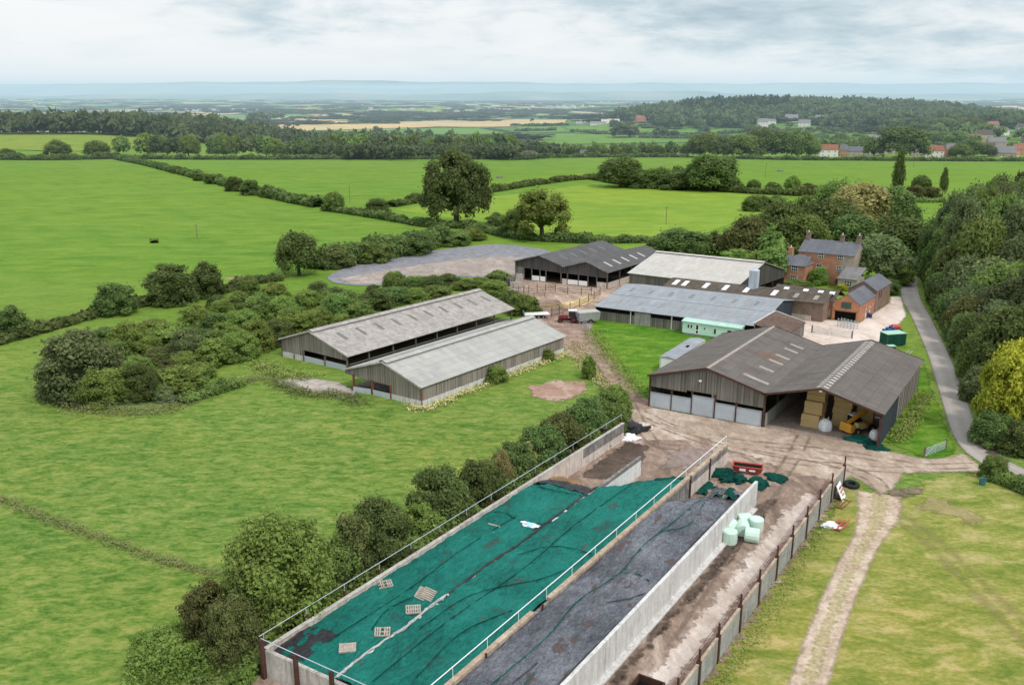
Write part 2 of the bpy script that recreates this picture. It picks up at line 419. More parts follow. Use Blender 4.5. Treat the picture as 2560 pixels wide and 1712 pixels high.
# ------------------------------------------------------------------ mesh building
class Fr:
    """a yawed frame standing on the ground: u along, v to the right of u, w up"""
    def __init__(s, x, y, deg, rigid=False):
        s.x, s.y, s.a, s.rigid = x, y, R(deg), rigid
        s.c, s.s = math.cos(s.a), math.sin(s.a)
    def xy(s, u, v): return (s.x + u * s.c + v * s.s, s.y + u * s.s - v * s.c)
    def W(s, u, v, w):
        x, y = s.xy(u, v)
        return (x, y, w + (T(s.x, s.y) if s.rigid else T(x, y)))
    def uv(s, x, y):
        dx, dy = x - s.x, y - s.y
        return (dx * s.c + dy * s.s, dx * s.s - dy * s.c)
WORLD = Fr(0, 0, 0)           # here u = x and v = -y
ORG = {}

def link(o, parent, org):
    COL.objects.link(o)
    if parent is None: o.location = org
    else: o.parent = parent
    ORG[o.name] = org
    return o

def tag(o, label=None, cat=None, group=None, kind=None):
    if label: o['label'] = label
    if cat: o['category'] = cat
    if group: o['group'] = group
    if kind: o['kind'] = kind
    return o

def thing(name, fr, label, cat, group=None):
    o = bpy.data.objects.new(name, None)
    o.empty_display_size = .5
    link(o, None, fr.W(0, 0, 0))
    return tag(o, label, cat, group)

class MB:
    def __init__(s, fr): s.fr, s.v, s.f, s.l, s.mi = fr, [], [], [], []
    def poly(s, pts, loc=None, m=0):
        k = len(s.v); s.v += [tuple(p) for p in pts]; s.l += [tuple(q) for q in (loc or pts)]
        s.f.append(tuple(range(k, k + len(pts)))); s.mi.append(m)
        return s
    def hexa(s, p, m=0):
        """8 corners: four below, four above"""
        for q in ((3, 2, 1, 0), (4, 5, 6, 7), (0, 1, 5, 4), (1, 2, 6, 5), (2, 3, 7, 6), (3, 0, 4, 7)):
            s.poly([p[i] for i in q], m=m)
        return s
    def box(s, u0, u1, v0, v1, w0, w1, m=0):
        return s.hexa([(u0, v0, w0), (u1, v0, w0), (u1, v1, w0), (u0, v1, w0), (u0, v0, w1), (u1, v0, w1), (u1, v1, w1), (u0, v1, w1)], m)
    def tube(s, a, b, r, n=6, r2=None, caps=True, m=0):
        a, b = Vector(a), Vector(b); d = (b - a).normalized()
        x = d.orthogonal().normalized(); y = d.cross(x); r2 = r if r2 is None else r2
        A = [a + (x * math.cos(t) + y * math.sin(t)) * r for t in [2 * math.pi * i / n for i in range(n)]]
        B = [b + (x * math.cos(t) + y * math.sin(t)) * r2 for t in [2 * math.pi * i / n for i in range(n)]]
        for i in range(n):
            j = (i + 1) % n; s.poly([A[i], A[j], B[j], B[i]], m=m)
        if caps: s.poly(A[::-1], m=m); s.poly(B, m=m)
        return s
    def beam(s, a, b, w, h, m=0):
        """a square bar from a to b"""
        a, b = Vector(a), Vector(b); d = (b - a).normalized()
        x = d.cross(Vector((0, 0, 1)))
        x = Vector((1, 0, 0)) if x.length < 1e-4 else x.normalized()
        y = x.cross(d)
        p = [q + x * i * w / 2 + y * j * h / 2 for q in (a, b) for i, j in ((-1, -1), (1, -1), (1, 1), (-1, 1))]
        return s.hexa(p, m)
    def prism(s, prof, u0, u1, m=0):
        """profile in (v, w), pushed along u"""
        A = [(u0, v, w) for v, w in prof]; B = [(u1, v, w) for v, w in prof]
        n = len(prof)
        for i in range(n):
            j = (i + 1) % n; s.poly([A[i], A[j], B[j], B[i]], m=m)
        s.poly(A, m=m); s.poly(B[::-1], m=m)
        return s
    def lathe(s, c, axis, prof, n=16, m=0):
        """profile [(distance along axis, radius)] turned about an axis through c"""
        c, d = Vector(c), Vector(axis).normalized(); x = d.orthogonal().normalized(); y = d.cross(x)
        rings = [[c + d * t + (x * math.cos(2 * math.pi * i / n) + y * math.sin(2 * math.pi * i / n)) * r for i in range(n)] for t, r in prof]
        for A, B in zip(rings, rings[1:]):
            for i in range(n):
                j = (i + 1) % n; s.poly([A[i], A[j], B[j], B[i]], m=m)
        return s
    def build(s, name, mats, parent=None, org=None, smooth=False, bevel=0):
        if parent is not None: org = ORG[parent.name]
        elif org is None: org = s.fr.W(0, 0, 0)
        if not isinstance(mats, (list, tuple)): mats = [mats]
        me = bpy.data.meshes.new(name)
        W = s.fr.W
        me.from_pydata([tuple(a - b for a, b in zip(W(*p), org)) for p in s.v], [], s.f)
        at = me.attributes.new('loc', 'FLOAT_VECTOR', 'POINT')
        at.data.foreach_set('vector', [c for q in s.l for c in q])
        for q in mats: me.materials.append(q)
        if len(mats) > 1: me.polygons.foreach_set('material_index', s.mi)
        if smooth: me.polygons.foreach_set('use_smooth', [True] * len(s.f))
        o = bpy.data.objects.new(name, me)
        return link(o, parent, org)

def npmesh(name, V, Fc, mats, attrs=(), mi=None, smooth=False):
    """mesh from numpy arrays; faces all have the same number of corners per array in the list"""
    me = bpy.data.meshes.new(name)
    V = np.asarray(V, np.float32)
    Fs = [np.asarray(f, np.int32) for f in (Fc if isinstance(Fc, list) else [Fc]) if len(f)]
    me.vertices.add(len(V)); me.vertices.foreach_set('co', V.ravel())
    loops = np.concatenate([f.ravel() for f in Fs]); cnt = np.concatenate([np.full(len(f), f.shape[1]) for f in Fs])
    me.loops.add(len(loops)); me.loops.foreach_set('vertex_index', loops)
    me.polygons.add(len(cnt))
    st = np.concatenate([[0], np.cumsum(cnt)[:-1]]).astype(np.int32)
    me.polygons.foreach_set('loop_start', st)
    if mi is not None: me.polygons.foreach_set('material_index', np.asarray(mi, np.int32))
    if smooth: me.polygons.foreach_set('use_smooth', np.ones(len(cnt), bool))
    me.update(calc_edges=True)
    for nm, dom, typ, val in attrs:
        a = me.attributes.new(nm, typ, dom)
        a.data.foreach_set('vector' if typ == 'FLOAT_VECTOR' else 'value', np.asarray(val, np.float32).ravel())
    for q in mats: me.materials.append(q)
    return me

def obj(name, me, parent=None, org=(0, 0, 0)):
    o = bpy.data.objects.new(name, me)
    return link(o, parent, org if parent is None else ORG[parent.name])

# ------------------------------------------------------------------ terrain
def terrain():
    xs = sorted(set([-30000, -22000, -16000, -12000, -9000, -7000, -5500, -4500, -3800, -3200, -2700] + list(range(-2300, 2500, 70)) + [2700, 3200, 3800, 4500, 5500, 7000, 9000, 12000, 16000, 22000, 30000]))
    ys = [-300, 300, 600, 950] + list(range(1000, 2600, 45)) + list(range(2600, 4000, 90)) + [4200, 4500, 5000, 5600, 6300, 7000, 7800, 8700, 9800, 11000, 12500, 14500, 17000, 20000, 26000, 40000]
    V = [(x, y, T(x, y)) for y in ys for x in xs]
    n = len(xs)
    Fc = [(j * n + i, j * n + i + 1, (j + 1) * n + i + 1, (j + 1) * n + i) for j in range(len(ys) - 1) for i in range(n - 1)]
    tag(obj('ground', npmesh('ground', V, np.array(Fc), [M_GROUND], smooth=True)), kind='structure')
terrain()

def sdf(P, poly):
    """signed distance to a polygon, positive inside"""
    P = np.asarray(P, float); q = np.asarray(poly, float)
    d = np.full(len(P), 1e9); ins = np.zeros(len(P), bool)
    for a, b in zip(q, np.roll(q, -1, 0)):
        e = b - a; w = P - a
        t = np.clip((w @ e) / max(e @ e, 1e-9), 0, 1)
        d = np.minimum(d, np.hypot(*(w - t[:, None] * e).T))
        c = ((a[1] <= P[:, 1]) != (b[1] <= P[:, 1]))
        xi = a[0] + (P[:, 1] - a[1]) / np.where(abs(e[1]) < 1e-9, 1e-9, e[1]) * e[0]
        ins ^= c & (P[:, 0] < xi)
    return np.where(ins, d, -d)

def sheet(name, poly, m, dz, cell=1., margin=1.6, kind='structure', label=None, cat=None, zf=None):
    """a sheet lying on the ground inside a polygon of world points; attribute sd is the distance to its border"""
    q = np.array(poly)
    x0, y0 = q.min(0) - margin - cell; x1, y1 = q.max(0) + margin + cell
    nx, ny = int((x1 - x0) / cell) + 2, int((y1 - y0) / cell) + 2
    X, Y = np.meshgrid(x0 + np.arange(nx) * cell, y0 + np.arange(ny) * cell)
    P = np.stack([X.ravel(), Y.ravel()], 1); d = sdf(P, q)
    idx = np.arange(nx * ny).reshape(ny, nx)
    f = np.stack([idx[:-1, :-1], idx[:-1, 1:], idx[1:, 1:], idx[1:, :-1]], -1).reshape(-1, 4)
    f = f[(d[f] > -margin).any(1)]
    u, inv = np.unique(f, return_inverse=True); f = inv.reshape(-1, 4)
    P, d = P[u], d[u]
    z = np.array([T(*p) for p in P]) + dz
    if zf is not None: z = z + zf(P, d)
    org = (float(P[:, 0].mean()), float(P[:, 1].mean()), float(z.mean()))
    V = np.column_stack([P, z]) - np.array(org)
    me = npmesh(name, V, f, [m], [('sd', 'POINT', 'FLOAT', d), ('loc', 'POINT', 'FLOAT_VECTOR', np.column_stack([P, z * 0]))], smooth=True)
    return tag(obj(name, me, None, org), label, cat, None, kind)

def smooth_line(pts, step):
    """Catmull-Rom through points, resampled"""
    p = [np.array(q, float) for q in pts]; p = [2 * p[0] - p[1]] + p + [2 * p[-1] - p[-2]]
    out = []
    for a, b, c, d in zip(p, p[1:], p[2:], p[3:]):
        n = max(1, int(np.linalg.norm(c[:2] - b[:2]) / step))
        for i in range(n):
            t = i / n
            out.append(.5 * (2 * b + (c - a) * t + (2 * a - 5 * b + 4 * c - d) * t * t + (3 * b - a - 3 * c + d) * t ** 3))
    return out + [p[-2]]

def ribbon(name, pts, m, dz, label=None, kind='structure', step=1.):
    """pts: (x, y, half width)"""
    L = smooth_line(pts, step); V, cx = [], []
    k = 7
    for i, p in enumerate(L):
        a, b = L[max(0, i - 1)], L[min(len(L) - 1, i + 1)]
        d = (b - a)[:2]; d = d / np.linalg.norm(d); nrm = np.array((d[1], -d[0]))
        for j in range(k):
            c = -1 + 2 * j / (k - 1); q = p[:2] + nrm * p[2] * c
            V.append((q[0], q[1], T(*q) + dz)); cx.append(c)
    Fc = [(i * k + j, i * k + j + 1, (i + 1) * k + j + 1, (i + 1) * k + j) for i in range(len(L) - 1) for j in range(k - 1)]
    org = V[len(V) // 2]
    me = npmesh(name, np.array(V) - np.array(org), np.array(Fc), [m], [('cx', 'POINT', 'FLOAT', cx)])
    return tag(obj(name, me, None, org), label, None, None, kind)

# ------------------------------------------------------------------ vegetation
def ico(sub):
    t = (1 + 5 ** .5) / 2
    v = [(-1, t, 0), (1, t, 0), (-1, -t, 0), (1, -t, 0), (0, -1, t), (0, 1, t), (0, -1, -t), (0, 1, -t), (t, 0, -1), (t, 0, 1), (-t, 0, -1), (-t, 0, 1)]
    f = [(0, 11, 5), (0, 5, 1), (0, 1, 7), (0, 7, 10), (0, 10, 11), (1, 5, 9), (5, 11, 4), (11, 10, 2), (10, 7, 6), (7, 1, 8), (3, 9, 4), (3, 4, 2), (3, 2, 6), (3, 6, 8), (3, 8, 9), (4, 9, 5), (2, 4, 11), (6, 2, 10), (8, 6, 7), (9, 8, 1)]
    v = [np.array(q) / np.linalg.norm(q) for q in v]
    for _ in range(sub):
        mid, nf = {}, []
        def mp(a, b):
            k = (min(a, b), max(a, b))
            if k not in mid:
                w = v[a] + v[b]; v.append(w / np.linalg.norm(w)); mid[k] = len(v) - 1
            return mid[k]
        for a, b, c in f:
            ab, bc, ca = mp(a, b), mp(b, c), mp(c, a)
            nf += [(a, ab, ca), (b, bc, ab), (c, ca, bc), (ab, bc, ca)]
        f = nf
    return np.array(v), np.array(f)
ICO, ICO0 = ico(1), ico(0)

def leaf_cards(rng, P, N, size, tint, jit=.55):
    """one small leaf-spray face at each point P, roughly facing N"""
    n = len(P)
    N = N + rng.normal(0, jit, (n, 3)); N /= np.linalg.norm(N, axis=1)[:, None] + 1e-9
    A = np.cross(N, rng.normal(0, 1, (n, 3))); A /= np.linalg.norm(A, axis=1)[:, None] + 1e-9
    B = np.cross(N, A)
    s = (size * np.clip(rng.lognormal(-.06, .38, n), .4, 2.2))[:, None]; e = rng.uniform(.45, .8, n)[:, None]
    bend = N * s * rng.uniform(-.3, .3, n)[:, None]
    V = np.stack([P - A * s, P - B * s * e + bend, P + A * s, P + B * s * e + bend], 1).reshape(-1, 3)
    return V, np.arange(4 * n).reshape(n, 4), tint

def crown_arrays(seed, nclump, nleaf, leaf, z0=.12, prof='round', cr=(.13, .22), core=True, gap=.0, ball=None):
    ICO = ball or globals()['ICO']
    rng = np.random.default_rng(seed)
    C, Rr = [], []
    zc, hz = (1 + z0) / 2, (1 - z0) / 2
    ga, q0 = math.pi * (3 - 5 ** .5), 0
    nout = int(nclump * .72)
    while len(C) < nclump:
        i = len(C)
        if i < nout:      # outer clumps spread evenly over the crown, then shaken
            lo = -.02 if prof in ('dome', 'flat') else -.72
            zz = lo + (1 - lo) * (i + .5) / nout; rr_ = math.sqrt(max(0, 1 - zz * zz))
            d = np.array([math.cos(ga * i) * rr_, math.sin(ga * i) * rr_, zz]) + rng.normal(0, .13, 3); d /= np.linalg.norm(d)
            k = rng.uniform(.86, 1.08)
        else:
            d = rng.normal(0, 1, 3); d /= np.linalg.norm(d); k = rng.uniform(.25, .75)
        r = rng.uniform(*cr)
        p = np.array([d[0] * (.5 - r * .8) * k, d[1] * (.5 - r * .8) * k, zc + d[2] * max(.02, hz - r * .8) * k])
        if prof == 'dome':
            p[2] = z0 + abs(d[2]) ** .9 * (1 - z0 - r) * k + .04
        elif prof == 'cone':
            t = (p[2] - z0) / (1 - z0); p[:2] *= 1.25 * max(0, 1 - t) ** .7; r *= 1.1 - .6 * t
        elif prof == 'column':
            t = (p[2] - z0) / (1 - z0); p[:2] *= min(1, 2.2 * max(0, 1 - t)) * (.6 + .4 * min(1, 4 * max(0, t)))
        elif prof == 'flat':
            p[2] = z0 + (1 - z0 - r) * (1 - .5 * (abs(d[0]) ** 2 + abs(d[1]) ** 2) * k) * rng.uniform(.72, 1)
        if prof == 'round' and d[2] < 0: p[:2] *= 1 - .55 * d[2]
        C.append(p); Rr.append(r)
    C, Rr = np.array(C), np.array(Rr)
    ct = rng.uniform(0, 1, nclump)
    w = Rr ** 2; k = rng.choice(nclump, nleaf, p=w / w.sum())
    d = rng.normal(0, 1, (nleaf, 3)); out = C[k] - np.array([0, 0, zc - .15]); out /= np.linalg.norm(out, axis=1)[:, None] + 1e-9
    d = d / np.linalg.norm(d, axis=1)[:, None] + out * .75 + np.array([0, 0, .22]); d /= np.linalg.norm(d, axis=1)[:, None]
    P = C[k] + d * (Rr[k] * rng.uniform(.70, 1.22, nleaf) * (1 + gap * rng.normal(0, .3, nleaf)))[:, None]
    loose = rng.random(nleaf) < .42
    P = P + rng.normal(0, .30, (nleaf, 3)) * (Rr[k] * loose)[:, None]
    P[:, 2] = np.maximum(P[:, 2], z0 * .5 + .01)
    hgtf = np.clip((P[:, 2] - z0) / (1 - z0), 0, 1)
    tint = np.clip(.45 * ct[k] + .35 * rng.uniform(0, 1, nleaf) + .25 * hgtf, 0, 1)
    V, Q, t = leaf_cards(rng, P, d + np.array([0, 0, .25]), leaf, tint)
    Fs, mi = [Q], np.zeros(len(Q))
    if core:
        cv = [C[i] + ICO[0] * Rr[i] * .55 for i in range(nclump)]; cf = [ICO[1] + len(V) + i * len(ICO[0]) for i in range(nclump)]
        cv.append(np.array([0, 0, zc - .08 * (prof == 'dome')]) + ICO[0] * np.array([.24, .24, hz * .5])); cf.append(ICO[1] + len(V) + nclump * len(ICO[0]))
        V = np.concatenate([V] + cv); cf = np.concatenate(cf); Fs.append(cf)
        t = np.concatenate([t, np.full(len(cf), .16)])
    return V, Fs, t

CROWNS = {}
def crown_set(key, n, *a, mat0=L_MID, **k):
    CROWNS[key] = []
    for i in range(n):
        V, Fs, t = crown_arrays(hash((key, i)) % 1000 if False else sum(map(ord, key)) * 7 + i, *a, **k)
        CROWNS[key].append(npmesh('crown', V, Fs, [mat0], [('tint', 'FACE', 'FLOAT', t)]))
crown_set('round', 5, 52, 11000, .0235, z0=.05, cr=(.10, .19))
crown_set('big', 2, 96, 22000, .0165, z0=.02, cr=(.07, .145))
crown_set('bush', 5, 44, 11000, .025, z0=.0, prof='dome', cr=(.10, .20))
crown_set('fine', 3, 64, 19000, .0195, z0=.0, prof='dome', cr=(.10, .17))
crown_set('finer', 2, 84, 34000, .0140, z0=.0, prof='dome', cr=(.08, .15))
crown_set('airy', 3, 46, 8000, .021, z0=.04, cr=(.08, .15), gap=.7)
crown_set('column', 2, 30, 3500, .035, z0=.03, prof='column', cr=(.16, .26))
crown_set('willow', 2, 44, 7500, .026, z0=.06, cr=(.12, .18))
crown_set('flat', 4, 46, 10000, .024, z0=.30, prof='flat', cr=(.12, .19))
crown_set('far', 6, 20, 800, .07, z0=.03, cr=(.14, .25))
crown_set('cone', 3, 20, 900, .06, z0=.05, prof='cone', cr=(.14, .24))

def trunk_mesh():
    b = MB(WORLD); rng = random.Random(3)
    V = []
    b.tube((0, 0, -.02), (.01, 0, .30), .055, 8, .036, False); b.tube((.01, 0, .30), (0, .01, .62), .036, 7, .018, False)
    for i in range(5):
        a = i * 1.26 + rng.random(); z = .22 + .07 * i
        e = (math.cos(a) * .28, math.sin(a) * .28, z + .28)
        b.tube((.01, 0, z), e, .022, 5, .008, False)
    me = bpy.data.meshes.new('trunk')
    me.from_pydata([(p[0], p[1], p[2]) for p in b.v], [], b.f)
    me.materials.append(M_BARK)
    return me
TRUNK = trunk_mesh()
RNG = random.Random(11)

def tree(x, y, h, w, kind, m, label, name='tree', cat='tree', group=None, parts=True):
    org = (x, y, T(x, y) - .05)
    me = RNG.choice(CROWNS[kind]); a = RNG.uniform(0, 6.28)
    sx = w * RNG.uniform(.94, 1.06)
    if parts:
        o = bpy.data.objects.new(name, None); o.empty_display_size = .2
        link(o, None, org); tag(o, label, cat, group)
        o.scale = (sx, w, h); o.rotation_euler[2] = a
        c = bpy.data.objects.new('crown', me); link(c, o, org)
        if kind not in ('bush', 'fine', 'finer'):
            k = bpy.data.objects.new('trunk', TRUNK); link(k, o, org)
        else:
            k = bpy.data.objects.new('stem', TRUNK); link(k, o, org); k.scale = (.6, .6, .8)
    else:
        c = o = bpy.data.objects.new(name, me); link(o, None, org); tag(o, label, cat, group)
        o.scale = (sx, w, h); o.rotation_euler[2] = a
    c.material_slots[0].link = 'OBJECT'; c.material_slots[0].material = m
    return o

def ptree(px, base, top, w, kind, m, label, **k):
    """a tree whose foot, top and spread are read off the photo (source pixels)"""
    x, y = G(px, base); h = hgt(top, x, y)
    return tree(x, y, h, w * y / F * 1.03, kind, m, label, **k)

def hedge(pts, width, height, leaf, m, label, dens=1.5, name='hedge', cat='hedge', seed=0, var=.35, group=None):
    """pts: world points along the foot of the hedge"""
    rng = np.random.default_rng(seed + 50)
    L = np.array(smooth_line(pts, max(.8, leaf * 2)))[:, :2]
    seg = np.hypot(*np.diff(L, axis=0).T); s = np.concatenate([[0], np.cumsum(seg)]); tot = s[-1]
    per = width * .6 + 2 * height
    n = int(tot * per / (leaf * leaf * 1.1) * dens)
    st = rng.uniform(0, tot, n)
    ph = rng.uniform(0, 6.28, 6); fr = np.array([.9, .43, .21, 1.7, .6, .3]) * (3.2 / max(width, height))
    def bulge(q): return 1 + var * (np.sin(q[:, None] * fr + ph).sum(1) / 3)
    x = np.interp(st, s, L[:, 0]); y = np.interp(st, s, L[:, 1])
    i = np.clip(np.searchsorted(s, st) - 1, 0, len(seg) - 1)
    d = (L[1:] - L[:-1])[i] / seg[i][:, None]; nr = np.stack([d[:, 1], -d[:, 0]], 1)
    an = rng.uniform(0, math.pi, n); b = bulge(st); rr = rng.uniform(.78, 1.08, n)
    cs = np.sign(np.cos(an)) * abs(np.cos(an)) ** .7; sn = np.sin(an) ** .6
    px = cs * width / 2 * rr * (.75 + .25 * b); pz = sn * height * rr * b
    P = np.column_stack([x + nr[:, 0] * px, y + nr[:, 1] * px, pz])
    N = np.column_stack([nr * np.cos(an)[:, None], np.sin(an) + .2])
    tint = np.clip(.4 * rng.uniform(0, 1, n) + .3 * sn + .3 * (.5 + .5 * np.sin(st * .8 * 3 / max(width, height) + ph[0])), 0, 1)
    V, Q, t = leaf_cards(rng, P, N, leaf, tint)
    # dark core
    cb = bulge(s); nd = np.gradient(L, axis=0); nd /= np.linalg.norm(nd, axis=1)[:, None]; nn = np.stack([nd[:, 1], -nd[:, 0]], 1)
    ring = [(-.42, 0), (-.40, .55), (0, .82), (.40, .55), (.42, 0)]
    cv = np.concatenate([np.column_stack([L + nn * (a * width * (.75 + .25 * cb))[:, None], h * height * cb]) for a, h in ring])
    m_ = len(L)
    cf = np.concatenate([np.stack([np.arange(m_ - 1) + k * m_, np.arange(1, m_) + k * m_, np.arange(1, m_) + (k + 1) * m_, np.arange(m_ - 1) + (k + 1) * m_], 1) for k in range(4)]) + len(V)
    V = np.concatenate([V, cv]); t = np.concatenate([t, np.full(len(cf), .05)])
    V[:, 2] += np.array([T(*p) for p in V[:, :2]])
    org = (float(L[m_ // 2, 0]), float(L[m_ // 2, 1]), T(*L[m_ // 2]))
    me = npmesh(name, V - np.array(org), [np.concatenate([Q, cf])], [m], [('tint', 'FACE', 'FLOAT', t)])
    return tag(obj(name, me, None, org), label, cat, group)

def phedge(px, width, height, leaf, m, label, **k):
    return hedge([G(*p) for p in px], width, height, leaf, m, label, **k)

def weeds(name, pts, spread, leaf, n, m, label, h=.6, seed=1):
    """rough ground cover: uncountable leaf sprays along a line"""
    rng = np.random.default_rng(seed)
    L = np.array(smooth_line(pts, .5))[:, :2]; k = rng.integers(0, len(L), n)
    P = L[k] + rng.normal(0, spread, (n, 2))
    cl = np.sin(P[:, 0] * 1.3 + seed) * np.sin(P[:, 1] * 1.1) * .5 + .5
    z = rng.uniform(.0, 1, n) * h * (.3 + cl)
    V, Q, t = leaf_cards(rng, np.column_stack([P, z + .04]), np.column_stack([rng.normal(0, .4, (n, 2)), np.ones(n)]), leaf, np.clip(.25 + .5 * cl + .5 * rng.uniform(0, 1, n), 0, 1), .25)
    V[:, 2] += np.array([T(*p) for p in V[:, :2]])
    org = (float(L[len(L) // 2, 0]), float(L[len(L) // 2, 1]), T(*L[len(L) // 2]))
    me = npmesh(name, V - np.array(org), Q, [m], [('tint', 'FACE', 'FLOAT', t)])
    return tag(obj(name, me, None, org), label, None, None, 'stuff')

HOUSES = []
def canopy(name, spots, m, label, kind='far', cards=(7, 120, .15)):
    """a far wood that reads as one mass: many crowns merged in one stuff mesh; spots: (x, y, h, w)"""
    Vs, Fs, Ts, off = [], [[], []], [[], []], 0
    rng = np.random.default_rng(9)
    base = [crown_arrays(900 + i, *cards, cr=(.2, .3) if cards[0] < 10 else (.12, .2), ball=ICO0, prof='cone' if kind == 'cone' else 'round') for i in range(5)]
    for x, y, h, w in spots:
        if not isinstance(w, tuple) and any(abs(x - a - c_ / 2) < c_ * .62 + w * .3 and -75 < y - b < 14 for a, b, c_ in HOUSES): continue
        if not isinstance(w, tuple) and any(abs(x - a - c_ / 2) < c_ * .8 + w * .3 and -900 < y - b < 14 for a, b, c_ in HOUSES): h = min(h, 6.5) * rng.uniform(.6, 1); w *= .7
        V, F_, t = base[rng.integers(5)]; a = rng.uniform(0, 6.28); c, s = math.cos(a), math.sin(a)
        wx, wy = w if isinstance(w, tuple) else (w, w)
        q = np.column_stack([(V[:, 0] * c - V[:, 1] * s) * wx + x, (V[:, 0] * s + V[:, 1] * c) * wy + y, V[:, 2] * h + T(x, y) - .3])
        v = rng.uniform(-.18, .18); n0 = len(F_[0])
        for k in (0, 1): Fs[k].append(F_[k] + off)
        Ts[0].append(t[:n0] + v); Ts[1].append(t[n0:] + v)
        Vs.append(q); off += len(q)
    V = np.concatenate(Vs); org = (float(V[:, 0].mean()), float(V[:, 1].mean()), float(V[:, 2].min()))
    t = np.concatenate(Ts[0] + Ts[1])
    me = npmesh(name, V - np.array(org), [np.concatenate(Fs[0]), np.concatenate(Fs[1])], [m], [('tint', 'FACE', 'FLOAT', t)])
    return tag(obj(name, me, None, org), label, None, None, 'stuff')

# ------------------------------------------------------------------ light, sky, haze, hills
def world():
    w = bpy.data.worlds.new('World'); SC.world = w; w.use_nodes = True
    t = NT(w.node_tree); bg = t.n['Background']
    sky = t.new('ShaderNodeTexSky', sky_type='NISHITA', sun_disc=False)
    sky.sun_elevation = R(52); sky.sun_rotation = R(140); sky.dust_density = 2.; sky.altitude = 60
    d = t.new('ShaderNodeTexCoord').outputs['Generated']
    s = t.sep(d)
    az = t.m('ARCTAN2', s[0], s[1]); el = t.m('ARCSINE', s[2])
    # cloud decks: broad, flat and stretched near the horizon
    e2 = t.m('MULTIPLY', t.m('POWER', t.m('MAXIMUM', t.m('ADD', el, .004), .0001), .75), 9.)
    p1 = t.comb(t.m('MULTIPLY', az, 3.4), t.m('MULTIPLY', e2, .9), 0.)
    a = t.noise(p1, 1.35, 6, .56, .25)
    b = t.noise(t.mapv(p1, (2.2, 2.6, 1), (3.1, 1.7, 0)), 1.5, 6, .6, .5)
    k = t.noise(t.mapv(p1, (6, 8, 1), (1.3, .4, 0)), 1.2, 5, .65)
    f = t.m('ADD', t.m('ADD', t.m('MULTIPLY', a, .66), t.m('MULTIPLY', b, .36)), t.m('MULTIPLY', k, .10)); f = t.m('SUBTRACT', f, .06)
    # more grey to the east, brighter to the west and along the horizon
    f = t.m('SUBTRACT', f, t.m('MULTIPLY', az, .12))
    f = t.m('ADD', f, t.m('MULTIPLY', t.m('SUBTRACT', .052, el), 1.5))
    f = t.m('SUBTRACT', f, t.m('MULTIPLY', t.m('MULTIPLY', t.m('MAXIMUM', az, 0.), el), 1.6))
    cl = t.ramp(f, [(.27, (.44, .555, .63)), (.36, (.60, .705, .77)), (.43, (.79, .86, .89)), (.49, (.935, .955, .965)), (.59, (1., 1., 1.))])
    # overhead the deck stays an even bright grey
    up = t.m('MULTIPLY', t.m('SUBTRACT', el, .16), 5., True)
    cl = t.mix(up, cl, (1.14, 1.22, 1.30))
    sk = t.mix(1., sky.outputs[0], (.10, .10, .10), 'MULTIPLY')
    c = t.mix(.93, sk, cl)
    t.put(bg.inputs['Color'], c); bg.inputs['Strength'].default_value = 1.0
    l = bpy.data.lights.new('sun', 'SUN'); l.energy = 2.3; l.angle = R(9); l.color = (1, .96, .9)
    o = bpy.data.objects.new('sun', l); COL.objects.link(o)
    o.rotation_euler = Vector((-.50, .60, -1.0)).to_track_quat('-Z', 'Y').to_euler()
world()

def haze():
    """the air over the plain: a thin layer that absorbs and glows, thicker with distance"""
    m = bpy.data.materials.new('haze'); m.use_nodes = True
    t = NT(m.node_tree); t.n.remove(t.n['Principled BSDF'])
    D = 1 / 10500.
    a = t.new('ShaderNodeVolumeAbsorption', {'Color': (0., 0., 0., 1.), 'Density': D}).outputs[0]
    e = t.new('ShaderNodeEmission', {'Color': (.57, .77, .87, 1.), 'Strength': D}).outputs[0]
    t.l.new(t.new('ShaderNodeAddShader', {0: a, 1: e}).outputs[0], t.n['Material Output'].inputs['Volume'])
    me = bpy.data.meshes.new('haze')
    vv = [(x, y, z) for z in (-120, 170) for x, y in ((-38000, 700), (38000, 700), (38000, 36000), (-38000, 36000))]
    me.from_pydata(vv, [], [(3, 2, 1, 0), (4, 5, 6, 7), (0, 1, 5, 4), (1, 2, 6, 5), (2, 3, 7, 6), (3, 0, 4, 7)])
    me.materials.append(m)
    tag(obj('haze', me), kind='structure')
haze()

def ridge(name, y, base, prof, m, seed):
    """a long far range of hills; prof(x) gives its height"""
    xs = np.linspace(-26000, 26000, 420); V = []
    for q, k in ((y - 2500, 0.), (y - 1200, .45), (y, 1.), (y + 2500, .8)):
        for x in xs: V.append((x, q, base + prof(x) * k))
    n = len(xs)
    Fc = [(j * n + i, j * n + i + 1, (j + 1) * n + i + 1, (j + 1) * n + i) for j in range(3) for i in range(n - 1)]
    tag(obj(name, npmesh(name, V, np.array(Fc), [m], smooth=True)), kind='structure')
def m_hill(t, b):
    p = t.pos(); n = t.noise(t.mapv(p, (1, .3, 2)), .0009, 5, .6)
    return t.ramp(n, [(.35, (.10, .15, .15)), (.5, (.16, .21, .18)), (.65, (.25, .26, .20))])  # pale, bluish land tones put some of the distance haze into the colour
M_HILL = mat('hazed_hill_land', m_hill, .95, .05)
def wob(x, ks): return sum(a * math.sin(x * f + p) for a, f, p in ks)
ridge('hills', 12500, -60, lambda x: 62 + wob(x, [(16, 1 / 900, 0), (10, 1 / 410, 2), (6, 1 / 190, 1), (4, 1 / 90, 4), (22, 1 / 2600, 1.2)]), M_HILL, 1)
ridge('hills', 21000, -60, lambda x: 190 + 55 * sstep(-2000, 6000, x) + 46 * math.exp(-((x + 8600) / 2100) ** 2) + wob(x, [(26, 1 / 1700, .5), (14, 1 / 700, 2), (7, 1 / 260, 1)]), M_HILL, 2)
